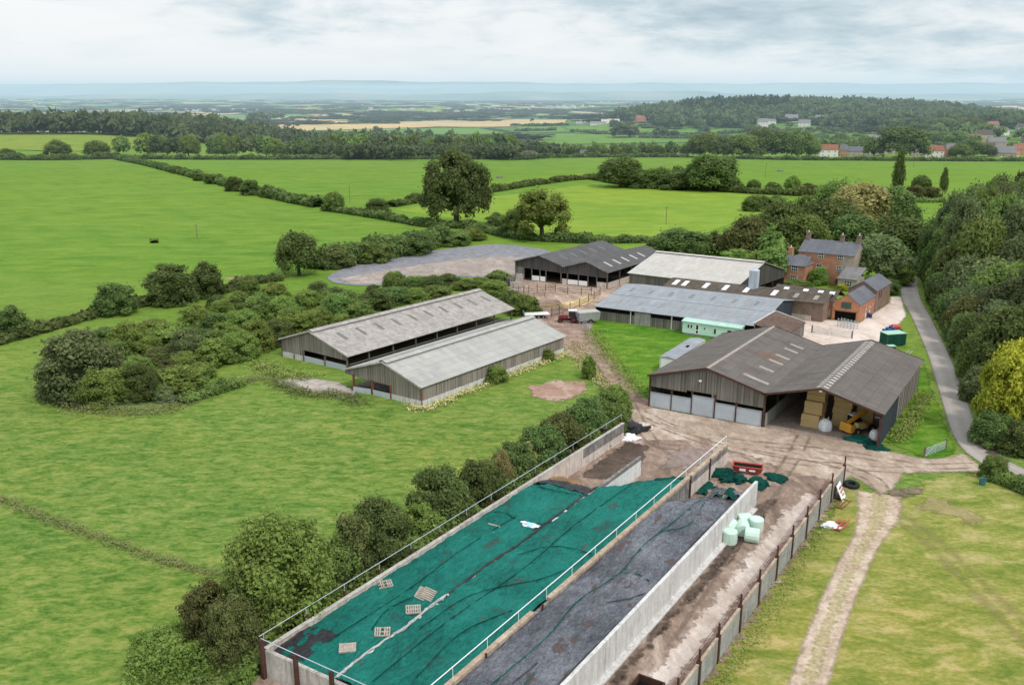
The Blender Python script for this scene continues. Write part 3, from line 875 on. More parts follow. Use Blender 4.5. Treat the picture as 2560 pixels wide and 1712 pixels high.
ridge('hills', 29500, -60, lambda x: 300 + 150 * math.exp(-((x + 5200) / 4300) ** 2) + 70 * math.exp(-((x - 8000) / 3800) ** 2) + wob(x, [(30, 1 / 2100, .9), (18, 1 / 800, 2), (8, 1 / 330, 1)]), M_HILL, 3)

def scrub(name, poly, n, leaf, h, m, label, seed=1):
    """uncountable low growth over an area: leaf sprays heaped in uneven mounds"""
    rng = np.random.default_rng(seed); q = np.array(poly); P = np.zeros((0, 2))
    while len(P) < n:
        c = rng.uniform(q.min(0), q.max(0), (n, 2)); P = np.concatenate([P, c[sdf(c, poly) > 0]])
    P = P[:n]
    top = h * np.clip(.55 + 1.1 * fbm(P[:, 0] * .28, P[:, 1] * .28, seed, 3), .1, 1.3)
    z = top * rng.uniform(.55, 1, n)
    V, Q, t = leaf_cards(rng, np.column_stack([P, z]), np.column_stack([rng.normal(0, .5, (n, 2)), np.ones(n)]), leaf, np.clip(.35 + .5 * fbm(P[:, 0] * .2, P[:, 1] * .2, seed + 3, 3) + rng.uniform(-.2, .35, n), 0, 1))
    V[:, 2] += np.array([T(*p) for p in V[:, :2]])
    org = np.array((*P.mean(0), T(*P.mean(0))))
    return tag(obj(name, npmesh(name, V - org, Q, [m], [('tint', 'FACE', 'FLOAT', t)]), None, tuple(float(v) for v in org)), label, None, None, 'stuff')

def vnoise(x, y, seed):
    xi, yi = np.floor(x).astype(int), np.floor(y).astype(int); fx, fy = x - xi, y - yi
    fx, fy = fx * fx * (3 - 2 * fx), fy * fy * (3 - 2 * fy)
    def h(a, b):
        n = (a * 374761393 + b * 668265263 + seed * 1442695041) & 0x7fffffff
        n = ((n ^ (n >> 13)) * 1274126177) & 0x7fffffff
        return ((n ^ (n >> 16)) & 0xffff) / 65535.
    return (h(xi, yi) * (1 - fx) + h(xi + 1, yi) * fx) * (1 - fy) + (h(xi, yi + 1) * (1 - fx) + h(xi + 1, yi + 1) * fx) * fy - .5
def fbm(x, y, seed, o=4):
    return sum(vnoise(x * 2 ** i, y * 2 ** i, seed + i) * .5 ** i for i in range(o))

# ------------------------------------------------------------------ ground sheets
def pg(*pts): return [G(*p) for p in pts]
sheet('field', pg((2320, 1195), (2470, 1175), (2760, 1330), (2900, 1900), (1930, 1900), (2040, 1600), (2150, 1370), (2195, 1290)), M_DRY, .03, 1., 2.5)
sheet('verge', pg((1640, 1800), (1800, 1600), (2085, 1270), (2110, 1205), (2165, 1215), (2190, 1260), (2150, 1370), (2050, 1600), (1990, 1800)), M_DRY, .035, .8, 2.)
sheet('lawn', pg((1470, 800), (1500, 793), (1890, 815), (1700, 925), (1625, 1012), (1600, 985), (1530, 880), (1465, 840)), M_LUSH, .03, 1.)
sheet('lawn', pg((2205, 1100), (2310, 905), (2335, 985), (2375, 1075), (2398, 1128), (2340, 1150), (2290, 1140)), M_LUSH, .03, .8)
sheet('field', pg((1240, 560), (1500, 605), (1700, 605), (1830, 560), (2000, 512), (1970, 495), (1720, 475), (1460, 462), (1290, 485), (980, 525)), M_LIME, .05, 5, 6)
sheet('yard', pg((1560, 985), (1600, 992), (1640, 1020), (1909, 1066), (2020, 1080), (2195, 1113), (2214, 1126), (2314, 1147), (2386, 1141), (2402, 1128), (2462, 1170), (2452, 1180), (2350, 1182), (2262, 1185), (2232, 1230), (2200, 1240), (2165, 1212), (2125, 1190), (2080, 1270), (1885, 1275), (1560, 1110)), M_YARD, .05, .7, 1.2)
AX = 57.15
CL = Fr(-18.2, 56.2, AX)
clamp_end = G(2122, 1192)
sheet('clamp_floor', [CL.xy(-6, .2), CL.xy(60.0, .2), CL.xy(66, 9), CL.xy(63, 16), CL.xy(60.5, 22), CL.xy(60.5, 27.3), CL.xy(-6, 27.3)], M_CLAMPFLOOR, .075, .8, .0)
sheet('pale_strip', [CL.xy(-6, 23.6), CL.xy(49, 23.9), CL.xy(56, 24.5), CL.xy(56, 26.4), CL.xy(-6, 26.0)], m_earth('scraped_concrete', (.33, .25, .20), (.50, .41, .35), (.68, .60, .54), 1.6, R(33), .9), .10, .6, 1.2)
sheet('wet_strip', [CL.xy(-6, 21.6), CL.xy(40, 21.6), CL.xy(50, 21.0), CL.xy(53, 22.5), CL.xy(40, 23.0), CL.xy(20, 22.4), CL.xy(-6, 22.6)], M_MUD, .10, .6, 1.2)
sheet('wet_patch', [CL.xy(46, 1), CL.xy(60, .6), CL.xy(60, 4), CL.xy(52, 6), CL.xy(47, 5)], M_MUD, .10, .6, 1.4)
sheet('wet_patch', [CL.xy(53, 8), CL.xy(62, 7), CL.xy(63, 12), CL.xy(58, 13)], m_earth('dark_yard', (.13, .10, .085), (.22, .17, .145), (.33, .27, .235), 1.8, R(33), .35), .10, .6, 1.4)
def m_ruts(t, b):
    p = t.pos(); cx = t.m('ABSOLUTE', t.attr('cx')); n = t.noise(p, .45, 5, .7); k = t.noise(p, 2.5, 4, .7)
    w = t.m('SUBTRACT', .24, t.m('ABSOLUTE', t.m('SUBTRACT', cx, .68)))
    t.put(b.inputs['Alpha'], t.m('MULTIPLY', t.m('MULTIPLY', t.m('MULTIPLY', w, 5., True), t.ramp(n, [(.40, 0.), (.6, 1.)])), .75))
    return t.ramp(k, [(.35, (.16, .11, .085)), (.65, (.27, .20, .16))])
M_RUT = mat('tyre_ruts', m_ruts, .85, .2)
for q in ([(1600, 1030), (1700, 1075), (1850, 1105), (2000, 1120), (2150, 1140), (2300, 1165), (2440, 1165)], [(1640, 1060), (1780, 1110), (1950, 1150), (2100, 1165), (2220, 1175), (2330, 1172)], [(2010, 1090), (1985, 1140), (1945, 1200), (1880, 1290), (1770, 1440), (1640, 1620)], [(2205, 1230), (2185, 1200), (2100, 1165), (1960, 1135), (1800, 1105)], [(1700, 1120), (1640, 1110), (1600, 1060), (1570, 1000)]):
    ribbon('tyre_ruts', [(*G(*p), 1.15) for p in q], M_RUT, .115)
sheet('mud_patch', pg((2190, 1235), (2240, 1222), (2310, 1222), (2315, 1236), (2240, 1242)), m_earth('trodden_mud', (.09, .065, .045), (.17, .125, .09), (.27, .21, .14), 2.4, 0, .8), .09, .4, 1.6)
sheet('mud_patch', pg((1320, 965), (1400, 950), (1470, 958), (1465, 990), (1400, 1002), (1330, 992)), M_REDSOIL, .06, .6, 1.5)
sheet('mud_patch', pg((560, 697), (600, 690), (665, 688), (650, 697), (600, 705)), M_REDSOIL, .06, 1., 1.5)
sheet('mud_patch', pg((1700, 1420), (1780, 1420), (1830, 1500), (1760, 1640), (1690, 1690), (1660, 1660)), M_REDSOIL, .06, .6, 2.)
sheet('mud_patch', pg((2270, 1262), (2330, 1245), (2420, 1275), (2470, 1300), (2440, 1310), (2350, 1285)), m_earth('scuffed_grass', (.17, .15, .05), (.26, .22, .09), (.36, .30, .17), 3., 0, .5), .06, .4, 1.4)
sheet('cattle_yard', pg((1262, 735), (1268, 716), (1289, 697), (1507, 717), (1580, 690), (1570, 716), (1500, 755), (1488, 800), (1470, 840), (1500, 850), (1440, 905), (1405, 870), (1335, 800), (1330, 770)), M_CATTLE, .05, 1.)
sheet('straw_patch', pg((1350, 760), (1400, 757), (1440, 752), (1455, 742), (1500, 738), (1470, 762), (1420, 772), (1365, 772)), M_STRAW, .07, .6)
sheet('back_yard', pg((1975, 860), (1998, 812), (2012, 796), (2088, 801), (2145, 808), (2222, 757), (2226, 742), (2254, 741), (2268, 790), (2250, 810), (2232, 850), (2222, 905), (2180, 930), (1990, 900)), M_PALEYARD, .05, 1., 1.)
ribbon('road', [(*G(2274, 690), 2.2), (*G(2276, 740), 2.5), (*G(2306, 800), 2.25), (*G(2345, 885), 2.1), (*G(2380, 985), 2.05), (*G(2418, 1090), 2.05), (*G(2477, 1150), 2.2), (*G(2600, 1210), 2.2), (*G(2800, 1320), 2.2)], M_ROAD, .09)
ribbon('track', [(*G(2196, 1235), 3.0), (*G(2197, 1285), 2.6), (*G(2170, 1345), 1.75), (*G(2140, 1400), 1.7), (*G(2112, 1460), 1.65), (*G(2075, 1550), 1.65), (*G(2030, 1680), 1.65), (*G(1990, 1800), 1.65)], M_TRACK, .08)
ribbon('track', [(*G(1605, 1022), 3.2), (*G(1568, 985), 2.6), (*G(1530, 935), 2.1), (*G(1490, 885), 2.2), (*G(1455, 850), 3.5), (*G(1425, 820), 4.6), (*G(1392, 785), 4.2), (*G(1370, 750), 3.)], M_TRACK2, .07)
def m_worn(t, b):
    p = t.pos(); cx = t.m('ABSOLUTE', t.attr('cx')); k = t.noise(p, 1.6, 5, .7)
    v = t.m('ADD', t.m('SUBTRACT', .40, t.m('ABSOLUTE', t.m('SUBTRACT', cx, .45))), t.m('SUBTRACT', t.noise(p, .35, 4, .6), .5))
    t.put(b.inputs['Alpha'], t.m('MULTIPLY', t.m('MULTIPLY', v, 1.6, True), .6))
    return t.ramp(k, [(.35, (.21, .21, .055)), (.5, (.28, .245, .09)), (.65, (.36, .29, .15))])
M_WORN = mat('worn_grass', m_worn, .95, .1)
ribbon('track', [(*G(2225, 1280), 1.6), (*G(2320, 1345), 1.8), (*G(2400, 1420), 1.8), (*G(2480, 1500), 1.8), (*G(2600, 1620), 1.8)], M_WORN, .05)
sheet('hardcore_patch', pg((685, 955), (740, 940), (850, 955), (900, 985), (860, 1000), (700, 965)), M_HARDCORE, .06, .7)
# slurry lagoon with its liner and crust
def m_lagoon(t, b):
    d = t.attr('sd'); p = t.pos(); s = t.sep(p)
    n = t.noise(p, .12, 4, .6); k = t.noise(p, .9, 4)
    w = t.m('ADD', d, t.m('MULTIPLY', t.m('SUBTRACT', n, .5), 3.))
    liner = t.ramp(t.noise(t.mapv(p, (1, 1, 1)), .5, 4, .7), [(.35, (.14, .14, .155)), (.65, (.26, .255, .27))])
    crust = t.ramp(t.m('ADD', t.m('MULTIPLY', n, .6), t.m('MULTIPLY', k, .4)), [(.36, (.24, .20, .17)), (.5, (.34, .295, .255)), (.64, (.46, .41, .36))])
    alpha_edge(t, b, t.m('ADD', d, .4), .5, .4)
    return liner
M_LAG = mat('lagoon_liner', m_lagoon, .7, .3)
sheet('slurry_lagoon', pg((818, 697), (832, 684), (862, 672), (930, 655), (1040, 634), (1150, 619), (1230, 611), (1290, 614), (1360, 624), (1400, 640), (1330, 690), (1250, 700), (1160, 692), (1040, 700), (960, 714), (880, 714), (838, 708)), M_LAG, .12, 1.2, 1.5)
sheet('slurry_crust', pg((846, 699), (900, 686), (960, 677), (1050, 663), (1150, 649), (1250, 641), (1330, 648), (1390, 656), (1330, 687), (1250, 697), (1160, 689), (1040, 697), (960, 711), (880, 711)), m_earth('crust', (.20, .165, .14), (.30, .25, .215), (.43, .37, .325), 1.2, R(20), .25), .16, 1.2, 1.5)
# beyond the farm: meadows and stubble on the plain
def rs(name, px, m, cell=14, dz=.5): return sheet(name, [G(*p) for p in px], m, dz, cell, cell)
rs('field', [(-60, 376), (0, 377), (200, 380), (330, 372), (450, 356), (440, 348), (250, 336), (0, 331), (-60, 330)], M_PALEF)
for i, q in enumerate([[(610, 322), (640, 300), (1000, 306), (1330, 300), (1420, 300), (1410, 312), (1100, 318), (850, 326), (700, 330)],
          [(690, 299), (720, 292), (900, 294), (1000, 300), (800, 303)], [(980, 272), (1000, 266), (1210, 268), (1330, 275), (1200, 282), (1000, 281)],
          [(760, 268), (900, 266), (940, 274), (800, 278)], [(1430, 262), (1500, 258), (1640, 262), (1600, 270), (1450, 270)]]):
    rs('stubble_field' if i < 2 else 'field', q, M_STUB if i < 2 else M_PALEF, 26 if i < 2 else 45, 1.2)
for q in [[(1410, 318), (1560, 312), (1640, 318), (1860, 326), (1840, 334), (1600, 332), (1440, 336)], [(1330, 340), (1480, 338), (1600, 336), (1740, 338), (1740, 356), (1560, 360), (1380, 362)], [(1280, 318), (1400, 318), (1420, 330), (1330, 334)]]:
    rs('field', q, M_FARG, 20, .9)
sheet('field', [G(*p) for p in [(2480, 262), (2600, 256), (2600, 300), (2500, 290)]], M_STUB, 1.2, 18, 18)
# ------------------------------------------------------------------ buildings
def slab(mb, u0, u1, v0, w0, v1, w1, th=.09, l0=0.):
    """a roof slope from its upper edge (v0, w0) to its lower edge (v1, w1)"""
    d = math.hypot(v1 - v0, w1 - w0)
    mb.poly([(u0, v0, w0), (u1, v0, w0), (u1, v1, w1), (u0, v1, w1)], [(u0, l0, v1), (u1, l0, v1), (u1, l0 + d, v1), (u0, l0 + d, v1)])
    mb.poly([(u0, v0, w0 - th), (u0, v1, w1 - th), (u1, v1, w1 - th), (u1, v0, w0 - th)])
    mb.poly([(u0, v1, w1 - th), (u0, v1, w1), (u1, v1, w1), (u1, v1, w1 - th)])
    mb.poly([(u0, v0, w0 - th), (u0, v0, w0), (u0, v1, w1), (u0, v1, w1 - th)])
    mb.poly([(u1, v0, w0 - th), (u1, v1, w1 - th), (u1, v1, w1), (u1, v0, w0)])

def roof(root, fr, u0, u1, v0, vr, v1, h0, hr, h1, m, ou=.35, ov=.35, lights=(), cap=None, name='roof', trim=None):
    k0, k1 = (hr - h0) / (vr - v0), (hr - h1) / (v1 - vr)
    e0, e1 = (v0 - ov, h0 - k0 * ov), (v1 + ov, h1 - k1 * ov)
    mb = MB(fr)
    slab(mb, u0 - ou, u1 + ou, vr, hr, *e0); slab(mb, u0 - ou, u1 + ou, vr, hr, *e1, l0=20.)
    r = mb.build(name, m, root)
    for side, us, s0, s1, wd, mt in lights:
        ev = e0 if side == 'l' else e1
        for u in us:
            a = [(vr + (ev[0] - vr) * s, hr + (ev[1] - hr) * s + .03) for s in (s0, s1)]
            b = MB(fr)
            b.hexa([(u, a[0][0], a[0][1] - .08), (u + wd, a[0][0], a[0][1] - .08), (u + wd, a[1][0], a[1][1] - .08), (u, a[1][0], a[1][1] - .08),
                    (u, a[0][0], a[0][1]), (u + wd, a[0][0], a[0][1]), (u + wd, a[1][0], a[1][1]), (u, a[1][0], a[1][1])])
            b.build('rooflight', mt, r)
    if cap:
        b = MB(fr)
        kind, cm = cap
        if kind == 'vent':
            for sd in (-1, 1):
                k = k0 if sd < 0 else k1
                b.hexa([(u, vr + sd * q, hr + .10 + z + (-k * q if 1 else 0)) for z in (.12, .18) for u, q in ((u0 - ou, .12), (u1 + ou, .12), (u1 + ou, .95), (u0 - ou, .95))])
            b.build('ridge_vent', cm, r)
            d = MB(fr); d.box(u0 - ou + .1, u1 + ou - .1, vr - .6, vr + .6, hr - .15, hr + .02); d.build('vent_opening', DARK, r)
        else:
            b.prism([(vr - .28, hr - .28 * k0 + .02), (vr, hr + .08), (vr + .28, hr - .28 * k1 + .02), (vr, hr - .02)], u0 - ou - .02, u1 + ou + .02)
            b.build('ridge_capping', cm, r)
    if trim:
        for u in (u0 - ou - .05, u1 + ou + .05):
            for e in (e0, e1): MB(fr).beam((u, vr, hr - .06), (u, e[0], e[1] - .06), .08, .26).build('bargeboard', trim, r)
    return r

def posts(root, fr, pts, m, w=.22, name='post'):
    for u, v, w0, w1 in pts:
        MB(fr).box(u - w / 2, u + w / 2, v - w / 2, v + w / 2, w0, w1).build(name, m, root)

def one(name, fr, m, parent, *boxes):
    b = MB(fr)
    for q in boxes: b.box(*q)
    return b.build(name, m, parent)

# --- the big double-span barn by the yard
FC = Fr(20.0, 120.9, 57.2)
bc = thing('double_span_barn', FC, 'big double-span barn with grey-brown roof, olive boards and open straw bay facing the silage clamps', 'barn')
roof(bc, FC, 0, 30.2, 0, 8.45, 16.8, 4.92, 7.25, 4.95, RF_CS, lights=[('r', [3.0], .46, .88, .9, ROOFLT), ('r', [8.6, 13.2, 16.6, 21.2, 24.4], .52, .76, .85, ROOFLT)], cap=('cap', plain('ridge_tile', (.34, .29, .25), .3, 2.)), trim=RUST)
r2 = roof(bc, FC, 0, 30.6, 16.8, 23.9, 31.5, 4.95, 6.85, 4.75, RF_C, trim=RUST)
for i in range(24):
    u = .5 + i * 1.24
    for sd in (-1, 1):
        kk = .268 if sd < 0 else .276
        b = MB(FC); b.hexa([(u + a, 23.9 + sd * q, 6.87 - kk * q + z) for z in (-.04, .05) for a, q in ((0, .06), (.62, .06), (.62, .75), (0, .75))]); b.build('ridge_rooflight', plain('rooflight_ridge', (.40, .37, .335), .28, 2.), r2)
MB(FC).box(-.5, 30.8, 16.68, 16.92, 4.86, 4.93).build('valley_gutter', DARK, bc)
b = MB(FC); b.prism([(0.1, 3.15), (5.6, 3.15), (5.6, 3.45), (9.3, 3.45), (9.3, 2.85), (16.7, 2.75), (16.7, 4.83), (8.45, 7.1), (.1, 4.83)], 0, .12); b.build('gable_boarding', BD_OLIVE, bc)
for i, (v0, v1, h) in enumerate([(.15, 3.35, 2.35), (3.5, 6.4, 2.4), (6.55, 9.75, 2.95), (9.95, 12.8, 2.4), (13.0, 16.5, 2.3)]):
    d = MB(FC).box(-.12, -.02, v0, v1, .12, h).build('door', GALV, bc)
    one('door_rail', FC, GALV_D, d, (-.17, -.12, v0, v1, h - .09, h), (-.17, -.12, v0, v0 + .08, .12, h - .1), (-.17, -.12, v1 - .08, v1, .12, h - .1))
posts(bc, FC, [(0, v, -.2, h) for v, h in [(0, 4.9), (3.42, 3.2), (6.48, 3.5), (9.85, 3.5), (12.9, 2.9), (16.75, 4.9), (31.45, 4.72)]], RUST, .24)
posts(bc, FC, [(u, 16.8, -.2, 4.85) for u in (6, 12, 18, 24, 30)] + [(u, 31.4, -.2, 4.7) for u in (6, 12, 18, 24, 30)], RUST, .22)
MB(FC).box(.2, 30, 16.9, 17.05, 0, 2.0).build('low_wall', CONC_PANEL, bc)
one('side_wall', FC, CONC_PANEL, bc, (.2, 30, .02, .16, -.1, 2.2)); one('side_boarding', FC, BD_OLIVE, bc, (.2, 30, .0, .1, 2.21, 4.8))
one('rear_wall', FC, BD_DARK, bc, (30, 30.12, 0.1, 31.4, -.1, 4.6))
b = MB(FC); b.box(.15, 11.5, 31.52, 31.62, .25, 4.62); b.build('side_cladding', BD_BLUE, bc)
b = MB(FC)
for i in range(11): b.box(12 + i * 1.6, 12 + i * 1.6 + 1.05, 31.5, 31.58, .2, 4.5)
b.build('spaced_cladding', BD_GREY, bc)
one('barn_floor', FC, concmat('barn_floor_concrete', (.24, .18, .14), (.33, .26, .21), (.42, .35, .29)), bc, (.3, 29.9, 17.1, 31.3, .05, .13))
for v, h in ((7.6, 5.1), (23.9, 6.35)):
    lm = MB(FC).box(-.35, -.12, v - .17, v + .17, h, h + .22).build('floodlight', WHITE, bc)
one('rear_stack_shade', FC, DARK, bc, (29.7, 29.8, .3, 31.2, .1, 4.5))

# --- pale roofed pair of cattle sheds on the left
FA = Fr(-40.7, 149.5, 54.6)
ba = thing('long_cattle_shed', FA, 'long open-sided cattle shed with mottled lichen-grey roof and dark rooflights, backing on the scrub', 'shed')
roof(ba, FA, 0, 47, 0, 7.6, 16.6, 3.35, 5.75, 2.75, RF_A, lights=[('r', [3.5 + 4.55 * i for i in range(10)], .26, .52, .8, ROOFLT_D)], cap=('vent', RF_A), trim=CONC)
b = MB(FA); b.prism([(.1, .95), (5.6, .95), (5.6, 2.0), (16.3, 1.7), (16.3, 2.72), (7.6, 5.6), (.1, 3.3)], 0, .12); b.build('gable_boarding', BD_GREY, ba)
b = MB(FA); b.hexa([(u, v, w) for w0, w1 in ((0, 0),) for u, v, w in ((-.06, .05, -.3), (-.06, 5.6, -.5), (.1, 5.6, -.5), (.1, .05, -.3), (-.06, .05, .95), (-.06, 5.6, .95), (.1, 5.6, .95), (.1, .05, .95))]); b.build('base_wall', CONC_W, ba)
for v0, v1, z in ((5.75, 10.9, -.55), (11.1, 16.2, -1.0)):
    b = MB(FA); b.hexa([(-.1, v0, z), (-.02, v0, z), (-.02, v1, z - .3), (-.1, v1, z - .3), (-.1, v0, 1.0), (-.02, v0, 1.0), (-.02, v1, .92), (-.1, v1, .92)]); b.build('gate', GALV, ba)
posts(ba, FA, [(0, 0.05, -.6, 3.2), (0, 3.2, -.6, 1.), (-.08, 5.68, -.9, 1.9), (-.08, 11, -1.1, 1.7), (-.08, 16.3, -1.6, 2.7)] + [(u, 16.35, -1.5, 2.75) for u in range(5, 48, 6)], plain('shed_post', (.13, .11, .095), .3, 2.), .24)
one('rear_wall', FA, BD_GREY, ba, (.2, 46.8, 0, .1, .8, 3.25)); one('far_gable', FA, BD_GREY, ba, (46.8, 46.9, .1, 10, -.3, 3.0))
one('shed_floor', FA, MUDF := concmat('bedding', (.07, .05, .035), (.12, .09, .06), (.17, .13, .09)), ba, (.4, 46.5, .3, 16.2, .05, .14))
one('feed_barrier', FA, GALV_D, ba, (.5, 46.5, 16.25, 16.32, .5, .58), (.5, 46.5, 16.25, 16.32, .9, .98))

FB = Fr(-25.75, 130.05, 54.3)
bb = thing('long_cattle_shed', FB, 'boarded cattle shed with smooth pale grey-green roof and white concrete base, nearer the meadow', 'shed')
roof(bb, FB, 0, 38.6, 0, 8.1, 15.5, 3.25, 5.7, 3.12, RF_B, cap=('vent', RF_B), trim=CONC)
b = MB(FB); b.prism([(-.2, 2.35), (4.4, 2.2), (9.4, 2.05), (9.4, .78), (15.4, .78), (15.4, 3.05), (8.1, 5.55), (-.2, 3.15)], 0, .12); b.build('gable_boarding', BD_GREY, bb)
one('base_wall', FB, CONC_W, bb, (-.06, .1, 9.4, 15.5, -.4, .8)); one('side_base_wall', FB, CONC_W, bb, (.1, 38.5, 15.4, 15.56, -.4, .8))
one('side_boarding', FB, BD_GREY, bb, (.14, 38.4, 15.42, 15.52, .82, 3.05))
one('rear_wall', FB, BD_GREY, bb, (38.4, 38.5, .2, 15.3, -.3, 3.1)); one('corner_trim', FB, RUST_L, bb, (-.1, .06, 15.5, 15.62, -.2, 3.0))
posts(bb, FB, [(.0, 1.6, -.6, 2.6), (.0, 5.6, -.6, 2.4), (.0, 9.4, -.6, 2.2)], RUST_L, .26)
posts(bb, FB, [(u, .2, -.5, 3.2) for u in range(6, 39, 6)], RUST_L, .2)
for v0, v1, k in ((2.2, 5.3, -.7), (5.8, 9.3, -.12)):
    b = MB(FB); b.hexa([(k - .05, v0, -.35), (k, v0, -.35), (-.1, v1, -.35), (-.15, v1, -.35), (k - .05, v0, .85), (k, v0, .85), (-.1, v1, .85), (-.15, v1, .85)]); b.build('gate', GALV, bb)
b = MB(FB)
for i in range(4):
    b.beam((2.5, .6, .2 + i * .35), (2.5, 9.0, .2 + i * .35), .08, .06); b.beam((9, .6, .2 + i * .35), (9, 9.0, .2 + i * .35), .08, .06)
b.build('cubicle_rails', GALV_D, bb)
one('shed_floor', FB, MUDF, bb, (.4, 38, .3, 15.2, .05, .14))

# --- dark double shed at the cattle yard
FD = Fr(.9, 229.4, 57.2)
bd = thing('double_gabled_shed', FD, 'dark grey twin-gabled cattle shed open to the railed yard by the lagoon', 'shed')
roof(bd, FD, 0, 35, 0, 7.5, 14.8, 5.0, 7.05, 4.75, RF_D, lights=[('r', [6, 11.5, 17, 22.5, 28], .3, .62, .8, plain('rooflight_dim', (.15, .15, .145), .1))], trim=CONC_DARK)
roof(bd, FD, 0, 35, 14.8, 21.3, 27.2, 4.75, 6.6, 4.35, RF_D, lights=[('r', [5, 10, 15, 20, 25], .32, .7, .9, ROOFLT_P)], trim=CONC_DARK)
b = MB(FD); b.prism([(.1, 3.4), (6, 3.2), (14.6, 2.9), (14.6, 4.7), (7.5, 6.9), (.1, 4.9)], 0, .12); b.prism([(14.7, 2.95), (27, 2.75), (27, 4.3), (21.3, 6.45), (14.7, 4.7)], 0, .12); b.build('gable_boarding', BD_DARK, bd)
one('end_wall', FD, CONC_DARK, bd, (-.05, .1, .1, 2.6, -.3, 3.4)); one('end_base', FD, CONC, bd, (-.12, -.05, .1, 2.6, -.3, 1.7))
for v0, v1, h in ((5.2, 9.3, 1.5), (15.9, 18.9, 1.45), (19.1, 21.6, 1.45)): one('gate', FD, WHITE, bd, (-.1, -.02, v0, v1, .25, h))
one('dwarf_wall', FD, CONC_PINK, bd, (-.1, .1, 14.2, 15.8, -.2, 1.5), (-.1, .1, 24.2, 27.1, -.2, 1.6)); one('side_wall', FD, CONC_PINK, bd, (.1, 34, 27.0, 27.15, -.2, 1.5))
posts(bd, FD, [(0, v, -.2, h) for v, h in ((.1, 4.9), (2.7, 3.4), (5.1, 3.3), (7.6, 3.2), (9.4, 3.1), (13.9, 3), (15.8, 3), (19.0, 2.9), (21.7, 2.8), (24.2, 2.8), (27.1, 4.2))] + [(u, 27.1, 0, 4.3) for u in (7, 14, 21, 28)], plain('dark_post', (.12, .10, .09), .3, 2.), .24)
one('back_wall', FD, BD_DARK, bd, (34.8, 34.9, .1, 27, -.2, 4.4)); one('left_wall', FD, BD_DARK, bd, (.2, 34.8, 0, .1, -.2, 4.9))
one('inner_straw', FD, MUDF, bd, (.5, 34.5, .4, 26.9, .05, .2))
one('inner_rail', FD, GALV_D, bd, (12, 12.1, .5, 26.8, 1.2, 1.3), (12, 12.1, .5, 26.8, .7, .8))

# --- cream roofed shed with the feed silo
FE = Fr(28.4, 210.3, -38.4)
be = thing('wide_span_shed', FE, 'wide shed with plain cream-grey roof and dark open gable beside the feed silo', 'shed')
roof(be, FE, 0, 28.2, -27.7, -13.9, 0, 5.0, 8.55, 5.0, RF_E, lights=[('r', [5 + 3.3 * i for i in range(6)], .42, .56, .8, plain('rooflight_tan', (.50, .43, .35), .1))], cap=('vent', RF_E), ou=.3)
one('side_boarding', FE, BD_OLIVE, be, (.1, 28, -.2, -.08, .2, 4.85)); one('end_wall', FE, BD_DARK, be, (0, .12, -27.4, -.3, 0, 5.))
b = MB(FE); b.prism([(-27.4, 3.1), (-13.9, 3.1), (-.2, 3.1), (-.2, 4.9), (-13.9, 8.4), (-27.4, 4.9)], 28.0, 28.12); b.build('gable_boarding', BD_DARK, be)
one('low_wall', FE, CONC_W, be, (28.1, 28.25, -26.5, -16, -.2, 1.4)); one('end_boarding', FE, BD_DARK, be, (28, 28.1, -9, -.2, 0, 3.1))
posts(be, FE, [(28.05, v, 0, 3.4) for v in (-27.4, -20.5, -15.5, -9)], RUST, .24)
one('rear_boarding', FE, BD_DARK, be, (.2, 27.9, -27.5, -27.4, 0, 4.9))
FS = Fr(53.2, 189.8, 0)
si = thing('feed_silo', FS, 'galvanised upright feed silo at the corner of the cream roofed shed', 'silo')
MB(FS).lathe((0, 0, 1.6), (0, 0, 1), [(-.9, .18), (0, 1.12), (7.3, 1.12), (7.75, .25)], 20).build('hopper', GALV, si)
b = MB(FS)
for i in range(4): b.tube((math.cos(i * 1.57 + .8) * 1.05, math.sin(i * 1.57 + .8) * 1.05, 0), (math.cos(i * 1.57 + .8) * 1.05, math.sin(i * 1.57 + .8) * 1.05, 2.0), .06)
b.build('legs', GALV_D, si)
b = MB(FS)
for i in range(20): b.beam((-.2, 1.16, .6 + i * .4), (.2, 1.16, .6 + i * .4), .03, .03)
b.beam((-.22, 1.16, .3), (-.22, 1.16, 8.9), .04, .04); b.beam((.22, 1.16, .3), (.22, 1.16, 8.9), .04, .04)
b.build('ladder', GALV_D, si)

# --- long blue-grey roofed building and the mossy range behind it
FG = Fr(17.5, 179.7, -32.9)
bg_ = thing('long_low_shed', FG, 'long low shed with blue-grey sheet roof along the top of the lawn', 'shed')
roof(bg_, FG, 0, 34.8, -23, -14.6, 0, 4.1, 5.5, 3.0, RF_G, ou=.2, lights=[('r', [2.6 + 4.6 * i for i in range(7)], .14, .3, .8, plain('rooflight_slate', (.20, .205, .22), .2)), ('r', [3.4 + 4.6 * i for i in range(7)], .62, .8, .8, plain('rooflight_stain', (.27, .255, .25), .2))])
one('sheet_lap', FG, BD_DARK, bg_, (-.2, 35, -7.6, -7.5, 4.23, 4.31))
one('side_wall', FG, BD_OLIVE, bg_, (.1, 34.6, -.25, -.12, 0, 1.9)); one('side_posts', FG, OFFW, bg_, (-.1, .05, -.2, -.05, 0, 2.9), (8, 8.2, -.25, -.1, 0, 2.9), (17, 17.2, -.25, -.1, 0, 2.9), (26, 26.2, -.25, -.1, 0, 2.9))
one('side_opening', FG, DARK, bg_, (.1, 34.6, -.4, -.3, .1, 2.8)); one('wall_panel', FG, CONC_PANEL, bg_, (9, 12.5, -.22, -.08, 0, 2.6)); one('wall_panel', FG, CONC_PANEL, bg_, (20, 24, -.22, -.08, 0, 2.5))
b = MB(FG); b.prism([(-22.8, 0), (-.2, 0), (-.2, 2.9), (-14.6, 5.35), (-22.8, 4.0)], 34.5, 34.62); b.build('gable_wall', BD_BLUE, bg_)
